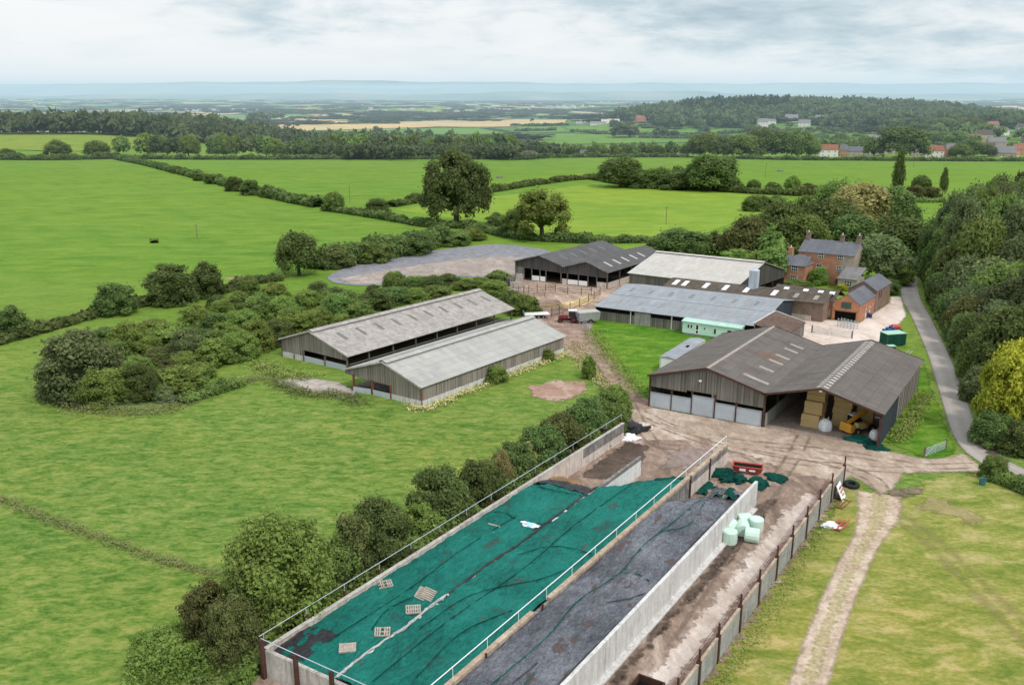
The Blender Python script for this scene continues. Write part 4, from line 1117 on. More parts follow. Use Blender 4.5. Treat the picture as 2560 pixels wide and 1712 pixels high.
b = MB(FG); b.prism([(-22.8, 0), (-.2, 0), (-.2, 2.9), (-14.6, 5.35), (-22.8, 4.0)], 0.05, .15); b.build('gable_wall', BD_DARK, bg_)
bf = thing('mossy_range', Fr(*FG.xy(8, -27), -32.9), 'low range with mossy brown roof and a row of white rooflights behind the blue-grey shed', 'shed')
FF = Fr(*FG.xy(5, -24.0), -34.5)
roof(bf, FF, 0, 36, -9, -5.2, 0, 3.6, 5.3, 4.1, RF_F, ou=.2, lights=[('r', [1.3, 3.6, 8.6, 13.2, 18, 24.2], .22, .72, 1.05, ROOFLT_W), ('r', [29, 33.2], .3, .7, .9, ROOFLT)])
one('range_wall', FF, BRICK_B, bf, (.1, 35.9, -.2, -.05, 0, 4.0), (.1, .25, -8.8, -.2, 0, 4.0), (35.75, 35.9, -8.8, -.2, 0, 4.0))
fsh = Fr(*FC.xy(43.5, 1.2), 57.2)
bl = thing('lean_to_shed', fsh, 'small lean-to with rusty brown sheets and pale bargeboard behind the double barn', 'shed')
b = MB(fsh); slab(b, 0, 13.5, 0, 4.3, 6., 2.7, .1); b.build('roof', roofmat('roof_rust_brown', (.10, .065, .05), (.165, .11, .085), (.23, .165, .13), (.07, .05, .035), .55), bl)
MB(fsh).beam((0, -.05, 4.3), (13.5, -.05, 4.3), .14, .3).build('bargeboard', OFFW, bl); MB(fsh).beam((13.55, 0, 4.3), (13.55, 6., 2.7), .1, .24).build('bargeboard', OFFW, bl)
one('wall', fsh, BRICK_B, bl, (.1, 13.4, 0.05, .2, 0, 4.1), (13.2, 13.35, .2, 5.8, 0, 2.6)); one('front_board', fsh, BD_OLIVE, bl, (.1, 13.2, 5.7, 5.8, 0, 2.5))

# --- brick range round the back yard
FI = Fr(71.7, 176.4, 54.6)
bi = thing('brick_barn', FI, 'orange-red brick barn with slate roof, green shutter and dark doorway facing the back yard', 'barn')
roof(bi, FI, 0, 13, -5.5, -2.75, 0, 3.75, 5.85, 3.85, RF_SL, ou=.12, ov=.15)
b = MB(FI); b.prism([(-5.45, 2.1), (-.05, 2.1), (-.05, 3.8), (-2.75, 5.75), (-5.45, 3.7)], 0, .3); b.box(0, .3, -5.45, -4.9, 0, 2.1); b.box(0, .3, -.6, -.05, 0, 2.1); b.build('gable_wall', BRICK_O, bi)
one('lintel', FI, RUST, bi, (-.06, .1, -5.0, -.5, 1.95, 2.15)); one('doorway', FI, DARK, bi, (.32, .4, -4.9, -.6, 0, 2.1))
one('side_wall', FI, BRICK, bi, (.3, 13, -.3, -.03, 0, 3.8)); one('rear_side_wall', FI, BRICK, bi, (.3, 13, -5.45, -5.2, 0, 3.7))
sh = one('shutter', FI, SHUTTER, bi, (-.09, -.01, -3.7, -1.7, 2.75, 4.1)); one('shutter_bar', FI, GREENP, sh, (-.13, -.09, -3.7, -1.7, 3.35, 3.45), (-.13, -.09, -2.75, -2.65, 2.3, 4.1))
for u in (5, 8.2): 
    w = one('door', FI, OFFW, bi, (u, u + .9, -.02, .05, 0, 2.1)); one('door_glass', FI, GLASS, w, (u + .15, u + .75, .05, .07, 1.2, 1.9))
roof(bi, FI, 13, 26.2, -5.9, -2.8, .1, 4.75, 6.65, 4.85, RF_SL, ou=.15, ov=.15)
one('tall_wall', FI, BRICK_B, bi, (13, 26.1, -.2, .06, 0, 4.8), (13, 26.1, -5.85, -5.6, 0, 4.7))
b = MB(FI); b.prism([(-5.8, 0), (.04, 0), (.04, 4.8), (-2.8, 6.55), (-5.8, 4.7)], 25.8, 26.08); b.prism([(-5.6, 3.9), (-.2, 3.9), (-.2, 4.8), (-2.8, 6.55), (-5.6, 4.7)], 13.02, 13.2); b.build('gable_wall', BRICK_B, bi)
for u in (15.5, 17.2): one('slit_window', FI, DARK, bi, (u, u + .45, .06, .09, 2.6, 4.2))
FHh = Fr(*FI.xy(.6, -5.5), 144.6)   # u runs left along the front, v away
bh = thing('byre', FHh, 'single-storey red brick byre with mossy tile roof and white rooflights, joined to the brick barn', 'byre')
roof(bh, FHh, 0, 13.5, 0, 4.2, 8.5, 3.9, 5.6, 3.8, RF_F, ou=.1, ov=.25, lights=[('l', [.7, 3.1, 6.3, 10.5], .2, .58, 1.1, ROOFLT_W)], trim=None)
one('front_wall', FHh, BRICK, bh, (0, 13.4, .05, .3, 0, 3.85)); one('end_wall', FHh, BRICK, bh, (13.1, 13.38, .3, 8.3, 0, 3.8))
wn = one('window', FHh, OFFW, bh, (.6, 4.6, -.03, .05, .35, 2.0)); one('pane', FHh, plain('dirty_glass', (.40, .45, .47), .15, 2., .3, .5), wn, *[(.7 + i * .98, .7 + i * .98 + .86, -.05, -.03, .45 + j * .78, .45 + j * .78 + .7) for i in range(4) for j in range(2)])

# --- farmhouse
FK = Fr(74.8, 227.3, -40.)
hk = thing('farmhouse', FK, 'tall red brick farmhouse with slate roof, end chimneys and white windows among the trees', 'house')
rk = roof(hk, FK, 0, 14.4, -8, -4, 0, 8.0, 10.8, 8.0, RF_SL, ou=.15, ov=.25)
one('front_wall', FK, BRICK, hk, (.02, 14.38, -.25, 0, 0, 7.95))
one('corner_render', FK, STONE, hk, (11.4, 14.40, -.02, .03, 3.0, 7.9))
b = MB(FK); b.prism([(-7.98, 0), (-.26, 0), (-.26, 7.9), (-4, 10.65), (-7.98, 7.9)], 14.1, 14.37); b.build('gable_wall', STONE, hk)
b = MB(FK); b.prism([(-7.98, 0), (-.26, 0), (-.26, 7.9), (-4, 10.65), (-7.98, 7.9)], .03, .3); b.build('gable_wall', BRICK, hk)
one('rear_wall', FK, BRICK, hk, (.3, 14.1, -7.98, -7.75, 0, 7.9))
def chimney(fr, u, v, z0, z1, w, parent, m=BRICK_B):
    c = one('chimney', fr, m, parent, (u - w / 2, u + w / 2, v - w / 2, v + w / 2, z0, z1), (u - w / 2 - .08, u + w / 2 + .08, v - w / 2 - .08, v + w / 2 + .08, z1 + .003, z1 + .18))
    MB(fr).tube((u, v, z1 + .18), (u, v, z1 + .75), .16, 8, .12).build('chimney_pot', OFFW, c)
for u, w, z in ((.7, 1.0, 12.3), (9.6, .9, 12.2), (13.8, .95, 12.4)): chimney(FK, u, -4, 9.5, z, w, rk)
def window(fr, u, v, z, w, h, parent, cols=3, face=1):
    f = one('window', fr, WHITE, parent, (u, u + w, v, v + .06, z, z + h))
    cw = (w - .1) / cols
    one('pane', fr, GLASS, f, *[(u + .05 + i * cw + .05, u + .05 + (i + 1) * cw - .05, v + .06, v + .075, z + .08 + j * (h * .5), z + h * .5 * (j + 1) - .04) for i in range(cols) for j in range(2)])
for u, z, c in ((5.2, 6.5, 3), (10.2, 6.4, 3), (10.2, 3.6, 3), (5.0, 3.6, 2)): window(FK, u, 0, z, 1.5, 1.3, hk, c)
wing = one('wing_wall', FK, BRICK, hk, (-1.9, 4.2, 0.02, 5.2, -.3, 4.9))
b = MB(FK); slab(b, -2.1, 4.4, 2.4, 7.0, 5.5, 4.8, .12); 
b.poly([(-2.1, 5.5, 4.8), (-2.1, 0, 4.9), (0, 0, 7.0), (0, 2.4, 7.0)]); b.poly([(4.4, 5.5, 4.8), (4.4, 0, 4.9), (2.2, 0, 7.0), (2.2, 2.4, 7.0)]); b.poly([(0, 0, 7.0), (2.2, 0, 7.0), (2.2, 2.4, 7.0), (0, 2.4, 7.0)]); b.build('wing_roof', RF_SL, hk)
chimney(FK, -1.6, 1.2, 0, 8.6, 1.15, hk, BRICK)
for z in (.9, 3.35): window(FK, .6, 5.22, z, 1.7, 1.35, hk, 3)
one('extension_wall', FK, STONE, hk, (13.0, 17.6, .4, 6.0, 0, 3.0)); b = MB(FK); slab(b, 12.8, 17.8, .0, 5.2, 6.3, 2.9, .12); b.build('extension_roof', RF_GREYT, hk)
window(FK, 14.6, 6.02, 1.2, 2.0, 1.2, hk, 3)
one('porch', FK, OFFW, hk, (5.6, 6.8, .02, .5, 0, 2.3))

# --- mint static caravan and the white box body
a, b_ = G(1707, 802, 2.75), G(1852, 819, 2.75)
FM = Fr(*a, math.degrees(math.atan2(b_[1] - a[1], b_[0] - a[0])), True)
lm = math.dist(a, b_)
cv = thing('static_caravan', FM, 'mint green static caravan on the lawn in front of the long low shed', 'caravan')
one('body', FM, MINT, cv, (0, lm, -3.2, 0, .45, 2.7)); one('skirting', FM, GALV_D, cv, (.2, lm - .2, -3.0, -.15, -.1, .44))
b = MB(FM); b.prism([(-3.4, 2.68), (.2, 2.68), (.2, 2.78), (-1.6, 3.05), (-3.4, 2.78)], -.2, lm + .2); b.build('roof', RF_MINT, cv)
for u, w, z, h in ((1.0, .45, 1.5, .75), (1.6, .45, 1.5, .75), (4.3, .4, 1.6, .5), (6.3, .5, 1.0, 1.1), (8.9, .9, 1.4, .8)):
    f = one('window', FM, WHITE, cv, (u, u + w, 0, .05, z, z + h)); one('pane', FM, GLASS, f, (u + .06, u + w - .06, .05, .065, z + .07, z + h - .07))
f = one('door', FM, WHITE, cv, (2.6, 3.4, 0, .06, .5, 2.5)); one('pane', FM, GLASS, f, (2.78, 3.22, .06, .075, 1.4, 2.3), (2.78, 3.22, .06, .075, .7, 1.2))
FV = Fr(*FC.xy(17.4, -6.0), 57.5, True)
bx = thing('box_body', FV, 'long white storage box with blue-grey roof tucked against the left side of the double barn', 'storage box')
one('shell', FV, OFFW, bx, (0, 13.5, 0, 2.7, .3, 2.75)); b = MB(FV); b.prism([(-.1, 2.74), (2.8, 2.74), (2.8, 2.82), (1.35, 3.05), (-.1, 2.82)], -.1, 13.6); b.build('roof', RF_G, bx)
one('plinth', FV, GALV_D, bx, (.2, 13.3, .2, 2.5, -.2, .29)); one('roof_vent', FV, DARK, bx, (7, 8, 1.6, 2.0, 2.9, 3.1)); one('end_door', FV, WHITE, bx, (-.05, -.005, .25, 2.45, .45, 2.6))
# ------------------------------------------------------------------ silage clamps
def clampwall(name, v, u0, u1, h, m, label, th=.28, cat='wall'):
    r = thing(name, Fr(*CL.xy(u0, v), AX), label, cat, 'silage clamp walls')
    one('panels', CL, m, r, (u0, u1, v - th / 2, v + th / 2, -.3, h))
    return r
wl = clampwall('clamp_wall', 0, 0, 60.1, 2.45, CONC_PINK, 'outer concrete clamp wall beside the hedge, railed along its top')
one('dark_end', CL, CONC_DARK, wl, (49, 60.12, -.16, .16, 1.2, 2.47)); one('coping', CL, CONC, wl, (0, 60.1, -.2, .2, 2.452, 2.5))
posts(wl, CL, [(.2 + i * 4.28, -.3, -.4, 2.9) for i in range(15)], RUST, .2)
b = MB(CL); b.tube((-.2, -.32, 3.5), (60.3, -.32, 3.5), .035, 6)
for i in range(15): b.tube((.2 + i * 4.28, -.32, 2.8), (.2 + i * 4.28, -.32, 3.5), .03, 5)
b.build('handrail', GALV, wl)
wf = clampwall('clamp_wall', 0, 0, .1, 2.45, CONC, 'near end wall of the clamps with brown steel posts and a rail')
one('panel', CL, CONC, wf, (-.15, .15, .15, 21, -.3, 2.45)); posts(wf, CL, [(-.3, v, -.4, 3.4) for v in (0., 3.5, 7.0, 10.5, 14)], RUST, .26)
b = MB(CL); b.tube((-.3, 0, 3.5), (-.3, 14.5, 3.5), .035, 6); b.build('handrail', GALV, wf)
w2 = clampwall('clamp_wall', 6.8, 0, 50.6, 2.4, CONC_WW, 'white concrete dividing wall half hidden under the green netting'); one('dark_cap', CL, CONC_DARK, w2, (38, 50.62, 6.64, 6.96, 2.0, 2.42))
g0, g1 = CL.uv(*G(1359, 1489, 2.6))[0], CL.uv(*G(1322, 1525, 2.6))[0]
w3 = clampwall('clamp_wall', 14, 0, 59.6, 2.3, CONC_DARK, 'dividing wall with weathered timber capping and a white handrail between netting and black plastic')
for a, b_ in ((.2, g1), (g0, 59.6)):
    one('capping', CL, TIMBER, w3, (a, b_, 13.78, 14.22, 2.31, 2.62))
one('end_panels', CL, CONC_PINK, w3, (48, 59.6, 13.84, 14.17, -.2, 1.5))
b = MB(CL); b.tube((0, 13.9, 3.55), (59.7, 13.9, 3.55), .04, 6)
for i in range(15): b.tube((.2 + i * 4.25, 13.9, 2.5), (.2 + i * 4.25, 13.9, 3.55), .025, 5)
b.build('handrail', WHITE, w3)
posts(w3, CL, [(u, 14.25, 0, 2.75) for u in (8, 16, 47.5, 53.5)], RUST, .14)
w4 = clampwall('clamp_wall', 20.8, -4, 49.7, 2.85, CONC_W, 'clean white concrete wall on the right of the black plastic clamp', .3)
one('kerb', CL, CONC_W, w4, (-4, 48.5, 20.95, 21.5, -.1, .25))
w5 = clampwall('panel_fence_wall', 27.45, -4, .1, .1, CONC_PANEL, 'grey panel wall with rust-brown posts along the paddock track')
pu = [CL.uv(*G(x, y)) for x, y in ((2077, 1257), (2044, 1299), (2009, 1344), (1971, 1395), (1932, 1449), (1885, 1511), (1837, 1577), (1779, 1653))]
ue = CL.uv(*G(2108, 1212))[0]
us = [ue] + [p[0] for p in pu]; us += [us[-1] - 4.0 * k for k in (1, 2, 3)]
for i, (a, b_) in enumerate(zip(us[1:], us)):
    one('wall_panel', CL, CONC_PANEL, w5, (a + .16, b_ - .16, 27.36, 27.52, .15, 2.25)); one('panel_cap', CL, TIMBER, w5, (a + .16, b_ - .16, 27.33, 27.55, 2.253, 2.33))
for u in us:
    one('post', CL, RUST, w5, (u - .15, u + .15, 27.3, 27.62, -.3, 2.5), (u - .07, u + .07, 27.42, 27.56, 2.5, 3.5))
b = MB(CL)
for z in (2.75, 3.1, 3.45): b.tube((us[-1], 27.38, z), (us[0] + .5, 27.38, z), .018, 4)
b.build('top_wires', RUST_L, w5)

def tarpsheet(name, u0, u1, v0, v1, hf, m, label, cat, cell=.18, amp=.1, seed=1, parent=None):
    nu, nv = int((u1 - u0) / cell), int((v1 - v0) / cell)
    U, V_ = np.meshgrid(np.linspace(u0, u1, nu), np.linspace(v0, v1, nv), indexing='ij')
    wv = fbm(U * .9 + fbm(U * .3, V_ * .3, seed + 9) * 3, V_ * 1.5, seed, 5)
    fold = -np.abs(vnoise(U * .55 + V_ * .9 + 2 * vnoise(U * .2, V_ * .3, seed + 3), V_ * .35 - U * .2, seed + 5)) * 1.3
    q = U * 1.1 + V_ * 1.9 + 2.2 * vnoise(U * .35, V_ * .5, seed + 11)
    crease = (.25 - np.abs(vnoise(q, V_ * .8 - U * .35, seed + 13))) * .75
    Z = hf(U, V_) + amp * (wv * 1.5 + fold + crease)
    c, s = CL.c, CL.s
    X, Y = CL.x + U * c + V_ * s, CL.y + U * s - V_ * c
    P = np.column_stack([X.ravel(), Y.ravel(), (Z - S * Y).ravel()])
    idx = np.arange(nu * nv).reshape(nu, nv)
    f = np.stack([idx[:-1, :-1], idx[:-1, 1:], idx[1:, 1:], idx[1:, :-1]], -1).reshape(-1, 4)
    org = tuple(float(q) for q in P.mean(0)) if parent is None else ORG[parent.name]
    me = npmesh(name, P - np.array(org), f, [m], [('loc', 'POINT', 'FLOAT_VECTOR', np.column_stack([U.ravel(), V_.ravel(), U.ravel() * 0]))], smooth=True)
    return tag(obj(name, me, parent, org), label, cat)
def ss(a, b, t):
    t = np.clip((t - a) / (b - a), 0, 1); return t * t * (3 - 2 * t)
h1 = lambda U, V: 2.15 + .42 * np.clip(np.sin(np.clip((V - .15) / 6.6, 0, 1) * math.pi), 0, 1) ** .7 * ss(-.5, 5, U) + .12 * ss(4.8, 6.6, V) - .5 * ss(36.5, 40.5, U) - 1.0 * ss(39.5, 42, U)
h2 = lambda U, V: 2.42 + .33 * np.clip(np.sin(np.clip((V - 6.6) / 7.3, 0, 1) * math.pi), 0, 1) ** .7 - 2.75 * ss(38.8 + (V - 6.8) * .7, 49.5 + (V - 6.8) * .95, U) + .05 * ss(13, 13.8, V) - 1.0 * (1 - ss(6.8, 9.4, V)) * ss(39.5, 44, U)
h3 = lambda U, V: 2.25 + .5 * np.clip(np.sin(np.clip((V - 14.1) / 6.6, 0, 1) * math.pi), 0, 1) ** .7 + .45 * ss(19.5, 20.7, V) - 2.55 * ss(41, 51, U + .25 * (20.8 - V))
t1 = tarpsheet('silage_cover', .15, 41, .14, 6.75, h1, NETG, 'green net cover over the left clamp, strewn with pallets', 'cover', seed=3, amp=.16)
t2 = tarpsheet('silage_cover', .15, 58, 6.6, 13.85, h2, NETG, 'bright green net cover over the middle clamp running down to the yard', 'cover', seed=8, amp=.17)
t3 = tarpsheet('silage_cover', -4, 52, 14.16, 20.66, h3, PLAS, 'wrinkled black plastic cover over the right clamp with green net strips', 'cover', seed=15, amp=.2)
tarpsheet('silage_heap', 39.5, 45.5, .16, 6.7, lambda U, V: .05 + 1.55 * (1 - ss(39.6, 44.8, U + .5 * (V - 3))), m_e := m_earth('silage', (.13, .075, .035), (.27, .17, .085), (.40, .28, .16), 0), 'brown silage spilling from the cut end of the left clamp', 'silage', seed=31, amp=.25)
tarpsheet('plastic_flap', 37.6, 41.6, .2, 6.6, lambda U, V: h1(U, V) + .1 + .12 * ss(40, 41.6, U), PLASD, None, None, seed=41, amp=.18, parent=t1)
tarpsheet('plastic_flap', .3, 4.2, .3, 3.2, lambda U, V: h1(U, V) + .07, PLASD, None, None, seed=42, amp=.16, parent=t1)
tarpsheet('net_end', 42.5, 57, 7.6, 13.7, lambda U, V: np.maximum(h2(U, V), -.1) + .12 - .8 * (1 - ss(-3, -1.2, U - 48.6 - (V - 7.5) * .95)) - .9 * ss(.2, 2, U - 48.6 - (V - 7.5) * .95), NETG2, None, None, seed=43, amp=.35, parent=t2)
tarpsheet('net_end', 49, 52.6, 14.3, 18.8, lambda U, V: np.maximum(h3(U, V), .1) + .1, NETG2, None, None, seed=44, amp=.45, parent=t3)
def strip(name, parent, pts, hf, r, m, seed):
    """a rolled strip or gravel tube lying along the cover"""
    L = smooth_line(pts, .35); b = MB(CL); rg = random.Random(seed); ring = []
    for i, (u, v) in enumerate(L):
        z = float(hf(np.array([[u]]), np.array([[v]]))[0, 0]); k = r * rg.uniform(.6, 1.4)
        a = L[min(i + 1, len(L) - 1)] - L[max(i - 1, 0)]; a = a / np.linalg.norm(a); n = (-a[1], a[0]); j = rg.uniform(-r, r) * .6
        ring.append([(u + n[0] * (k * c + j), v + n[1] * (k * c + j), z + .06 + k * .75 * s_) for c, s_ in ((-1.1, -.4), (-.7, .5), (0, .95), (.7, .5), (1.1, -.4))])
    for A, B in zip(ring, ring[1:]):
        for q in range(4): b.poly([A[q], A[q + 1], B[q + 1], B[q]])
    return b.build(name, m, parent)
strip('ridge_roll', t1, [(13, 6.75), (20, 6.6), (24, 6.9), (30, 6.7), (36, 6.75), (41, 6.7)], lambda U, V: h2(U, V) + .02, .13, PLASD, 1)
strip('white_roll', t1, [(.2, 6.9), (4, 6.7), (8, 6.9), (11, 6.6), (13.4, 6.75)], lambda U, V: h2(U, V) + .03, .10, concmat('grey_hose', (.28, .275, .265), (.40, .395, .385), (.52, .515, .505)), 2)
NR = tarp('net_rope', ((.003, .03, .025), (.006, .06, .048), (.012, .12, .095)), None, (.01, .03, .025), .85, .1)
for i, q in enumerate([[(1, 9.6), (10, 9.4), (20, 9.9), (30, 9.5), (42, 9.8)], [(3, 11.8), (9, 11.2), (14, 12.6)], [(8, 8.1), (14, 8.6), (19, 11.8), (22, 12.9)], [(22, 8), (25, 10), (26, 13.5)], [(44, 7.1), (46, 8), (47, 10), (49, 12)]]):
    strip('net_rope', t2, q, h2, .045, NR, 10 + i)
for i, q in enumerate([[(3, 3.3), (12, 3.6), (20, 3.2), (29, 3.5)], [(28.5, .3), (29, 2), (28.3, 4), (29, 6.5)], [(37, .4), (36.2, 3), (37, 6.5)], [(6, 5), (9, 4.2), (13, 5)]]):
    strip('net_rope', t1, q, h1, .04, NR, 20 + i)
NR2 = tarp('net_rope_light', ((.006, .06, .05), (.012, .11, .09), (.03, .19, .16)), None, (.01, .05, .04), .85, .1)
for i, q in enumerate([[(4, 16.6), (12, 16.9), (18, 16.4), (24, 17.2), (30, 16.8), (38, 17.3), (46, 17.0)], [(5, 18.6), (8, 18.4)], [(24, 17.2), (24.6, 18.6), (24.2, 20)], [(33, 17), (36, 18.6), (42, 18.0)]]):
    strip('net_strip', t3, q, h3, .055, NR2, 30 + i)
for i, q in enumerate([[(6, 17.8), (9, 18.0)], [(19, 18.4), (22, 20.5)], [(0, 20.6), (10, 20.5), (20, 20.65), (32, 20.5), (44, 20.6)]]):
    strip('fold', t3, q, h3, .06, PLASD, 40 + i)

# things lying on the covers
def zc(fr_uv):
    u, v = fr_uv; hf = h1 if v < 6.7 else h2 if v < 14 else h3
    return float(hf(np.array([[u]]), np.array([[v]]))[0, 0])
PALLAB = ['broken pallet lying flat near the clamp edge, furthest from the near corner', 'tall pallet pair propped on the central ridge of the netting', 'slatted pallet beside the pale hose, just below the propped pair', 'pallet with a gap in its boards resting against the pale hose', 'flat tan pallet nearest the bunched black plastic corner']
for i, (x, y, yaw, tilt) in enumerate([(963, 1457, 20, .06), (1056, 1483, 70, .35), (1033, 1521, 8, .1), (956, 1577, 5, .08), (868, 1616, 8, .05)]):
    g = G(x, y, 2.6); uv = CL.uv(*g); f = Fr(g[0], g[1], yaw, True); base = zc(uv) + .02
    r = thing('pallet', f, PALLAB[i], 'pallet', 'wooden pallets on the green netting')
    r.location.z += base; ORG[r.name] = tuple(r.location)
    b = MB(f); gap = {0, 3} if i == 0 else {3} if i == 3 else set()
    for k in range(7):
        if k not in gap: b.box(-.6 + k * .18, -.6 + k * .18 + (.11 if i != 4 else .165), -.5, .5, base + .12, base + .145)
    b.build('top_boards', WOOD_PALE, r)
    one('bearers', f, WOOD_PALE, r, *[(-.6, .6, v - .05, v + .05, base + .02, base + .118) for v in (-.45, 0, .45)])
    r.rotation_euler = (tilt, tilt * .4, 0)
    if i == 1:
        b = MB(f)
        for k in range(6): b.box(-.45 + k * .2, -.33 + k * .2, -.1, 1.0, base + .2 + .003 * k, base + .225 + .003 * k)
        b.build('loose_boards', WOOD_PALE, r)
def lump(name, x, y, h0, rx, ry, rz, m, label, cat, seed, hf=None, parent=None, yaw=0., sub=3, rough=.35):
    """a soft heap: a half-buried uneven blob"""
    Vv, Ff = ico(sub); Vv = Vv.copy()
    n = fbm(Vv[:, 0] * 1.7 + 5, Vv[:, 1] * 1.7 + Vv[:, 2] * 1.3, seed, 4)
    n2 = fbm(Vv[:, 0] * 5 + 2, Vv[:, 1] * 5 + Vv[:, 2] * 4, seed + 5, 3)
    Vv *= (1 + rough * 1.6 * n + rough * .7 * n2)[:, None]
    Vv = Vv * np.array([rx, ry, rz]); c, s = math.cos(R(yaw)), math.sin(R(yaw))
    Vv = np.column_stack([Vv[:, 0] * c - Vv[:, 1] * s, Vv[:, 0] * s + Vv[:, 1] * c, Vv[:, 2]])
    org = (x, y, T(x, y) + h0)
    me = npmesh(name, Vv, Ff, [m], [('loc', 'POINT', 'FLOAT_VECTOR', Vv * 2 + seed)], smooth=True)
    return tag(obj(name, me, parent, org), label, cat)
g = G(1325, 1311, 2.6); z = zc(CL.uv(*g))
bgo = lump('plastic_bag', g[0], g[1], z + .12, .95, .42, .16, BAGW, 'white and pale blue plastic bag lying on the green netting', 'bag', 3, yaw=-25)
q = lump('blue_print', g[0], g[1], 0, .5, .40, .15, BAGB, None, None, 5, yaw=-25, parent=bgo); q.location.z = .035
g = G(1235, 1313, 2.6); f = Fr(g[0], g[1], -30, True); z = zc(CL.uv(*g))
tag(MB(f).box(-.65, .65, -.09, .09, z + .05, z + .1).build('plank', WOOD_PALE), 'short pale plank lying on the green netting', 'plank')
f = Fr(*G(905, 1596, 2.6), 50, True)

# wrapped bales
def bale(x, y, yaw, up, label, k=1.):
    g = G(x, y); f = Fr(g[0], g[1], yaw, True)
    k *= 1.14; r, l = .66 * k, .62 * k
    prof = [(-l, 0.02), (-l, r * .74), (-l * .95, r * .92), (-l * .82, r * .99), (0, r), (l * .82, r * .99), (l * .95, r * .92), (l, r * .74), (l, .02)]
    b = MB(f); b.lathe((0, 0, l if up else r * .97), (0, 0, 1) if up else (1, 0, 0), prof, 14)
    o = b.build('wrapped_bale', WRAP, smooth=True)
    return tag(o, label, 'bale', 'wrapped bales by the white wall')
for x, y, yaw, up, lb in [(1823, 1357, 20, True, 'large upright mint bale closest to the white wall, front of the heap'), (1879, 1354, -20, False, 'mint bale on its side at the right front of the heap'), (1855, 1336, 80, False, 'mint bale in the middle of the heap'), (1858, 1316, 10, False, 'mint bale at the back of the heap beside the upright one'), (1889, 1326, 0, True, 'upright mint bale at the right rear of the heap'), (1822, 1333, 35, False, 'mint bale squeezed against the white wall behind the front one')]:
    bale(x, y, yaw, up, lb)
NETL = ['green net heap nearest the end of the timber capped wall', 'small rounded green net heap second from the timber capped wall', 'green net heap between the red trough and black plastic', 'green net heap just beyond the white wall end', 'green net heap furthest out on the yard floor']
for i, (x, y, rx, rz) in enumerate([(1797, 1186, 1.5, .7), (1819, 1202, 1.0, .5), (1850, 1204, 1.15, .6), (1900, 1214, 1.3, .55), (1940, 1197, 1.3, .5)]):
    g = G(x, y); lump('net_heap', g[0], g[1], .05, rx, rx * .7, rz, NETG2, NETL[i], 'netting', 60 + i, yaw=30 * i, rough=.5)['group'] = 'green net heaps at the clamp mouth'
for i, (x, y, rx, ry, rz) in enumerate([(2148, 1102, 2.1, 1.2, .4), (2172, 1110, 1.8, 1.0, .3), (2192, 1122, 1.5, .8, .25)]):
    g = G(x, y); lump('net_heap', g[0], g[1], .05, rx, ry, rz, NETG if i == 0 else NETG2, ['broad teal net heap in front of the yellow loader', 'flat teal net heap between loader and barn corner post', 'trailing green net by the barn corner post'][i], 'netting', 80 + i, yaw=-25, rough=.5)
g = G(1572, 1098); lump('plastic_heap', g[0], g[1], .05, 1.5, .9, .5, BAGW, 'crumpled white plastic sheet at the far end of the railed wall', 'plastic', 91, rough=.6)
g = G(1590, 1078); lump('plastic_heap', g[0], g[1], .05, 1.6, 1.2, .8, PLASD, 'dark heap of plastic and scrap at the far end of the railed wall', 'plastic', 92, rough=.6)
g = G(1570, 1066); lump('plastic_heap', g[0], g[1], .05, 1.0, .7, .7, plain('navy_plastic', (.03, .04, .09), .3, 3., .5), 'navy plastic bundle beside the dark scrap heap', 'plastic', 93, rough=.6)
g = G(1607, 1070); lump('rubble_heap', g[0], g[1], .0, 1.5, 1.0, .5, CONC_PINK, 'pinkish rubble heap next to the plastic scrap', 'rubble', 94, rough=.5)

# red trough on the clamp apron
g = G(1868, 1184); f = Fr(g[0], g[1], -18, True)
rt = thing('feed_trough', f, 'faded red cattle trough trailer standing on the clamp apron', 'trough')
b = MB(f); b.hexa([(-1.5, -.35, .35), (1.5, -.35, .35), (1.5, .35, .35), (-1.5, .35, .35), (-1.75, -.65, 1.05), (1.75, -.65, 1.05), (1.75, .65, 1.05), (-1.75, .65, 1.05)]); b.build('bin', REDP, rt)
one('inside', f, DARK, rt, (-1.6, 1.6, -.52, .52, 1.052, 1.06)); one('rim', f, REDP, rt, (-1.8, 1.8, -.7, -.6, 1.05, 1.13), (-1.8, 1.8, .6, .7, 1.05, 1.13), (-1.8, -1.7, -.6, .6, 1.05, 1.13), (1.7, 1.8, -.6, .6, 1.05, 1.13))
one('marking', f, WHITE, rt, (-.9, -.2, .6, .64, .55, .85), (.2, .9, .6, .64, .6, .8))
for u in (-1.1, 1.1):
    for v in (-.4, .4): one('leg', f, REDP, rt, (u - .05, u + .05, v - .05, v + .05, 0, .4))
# sunken steel trough at the near end of the open bay
g = G(1632, 1745); f = Fr(*CL.xy(CL.uv(*g)[0], 24.3), AX)
tr = thing('steel_trough', f, 'brown steel sided pit across the open bay at the bottom edge', 'pit')
one('side', f, RUST, tr, (-.9, -.8, -.9, 1.2, 0, .7), (1.2, 1.3, -.9, 1.2, 0, .7), (-.8, 1.2, -.9, -.8, 0, .7), (-.8, 1.2, 1.1, 1.2, 0, .7)); one('inside', f, DARK, tr, (-.8, 1.2, -.8, 1.1, .12, .14))

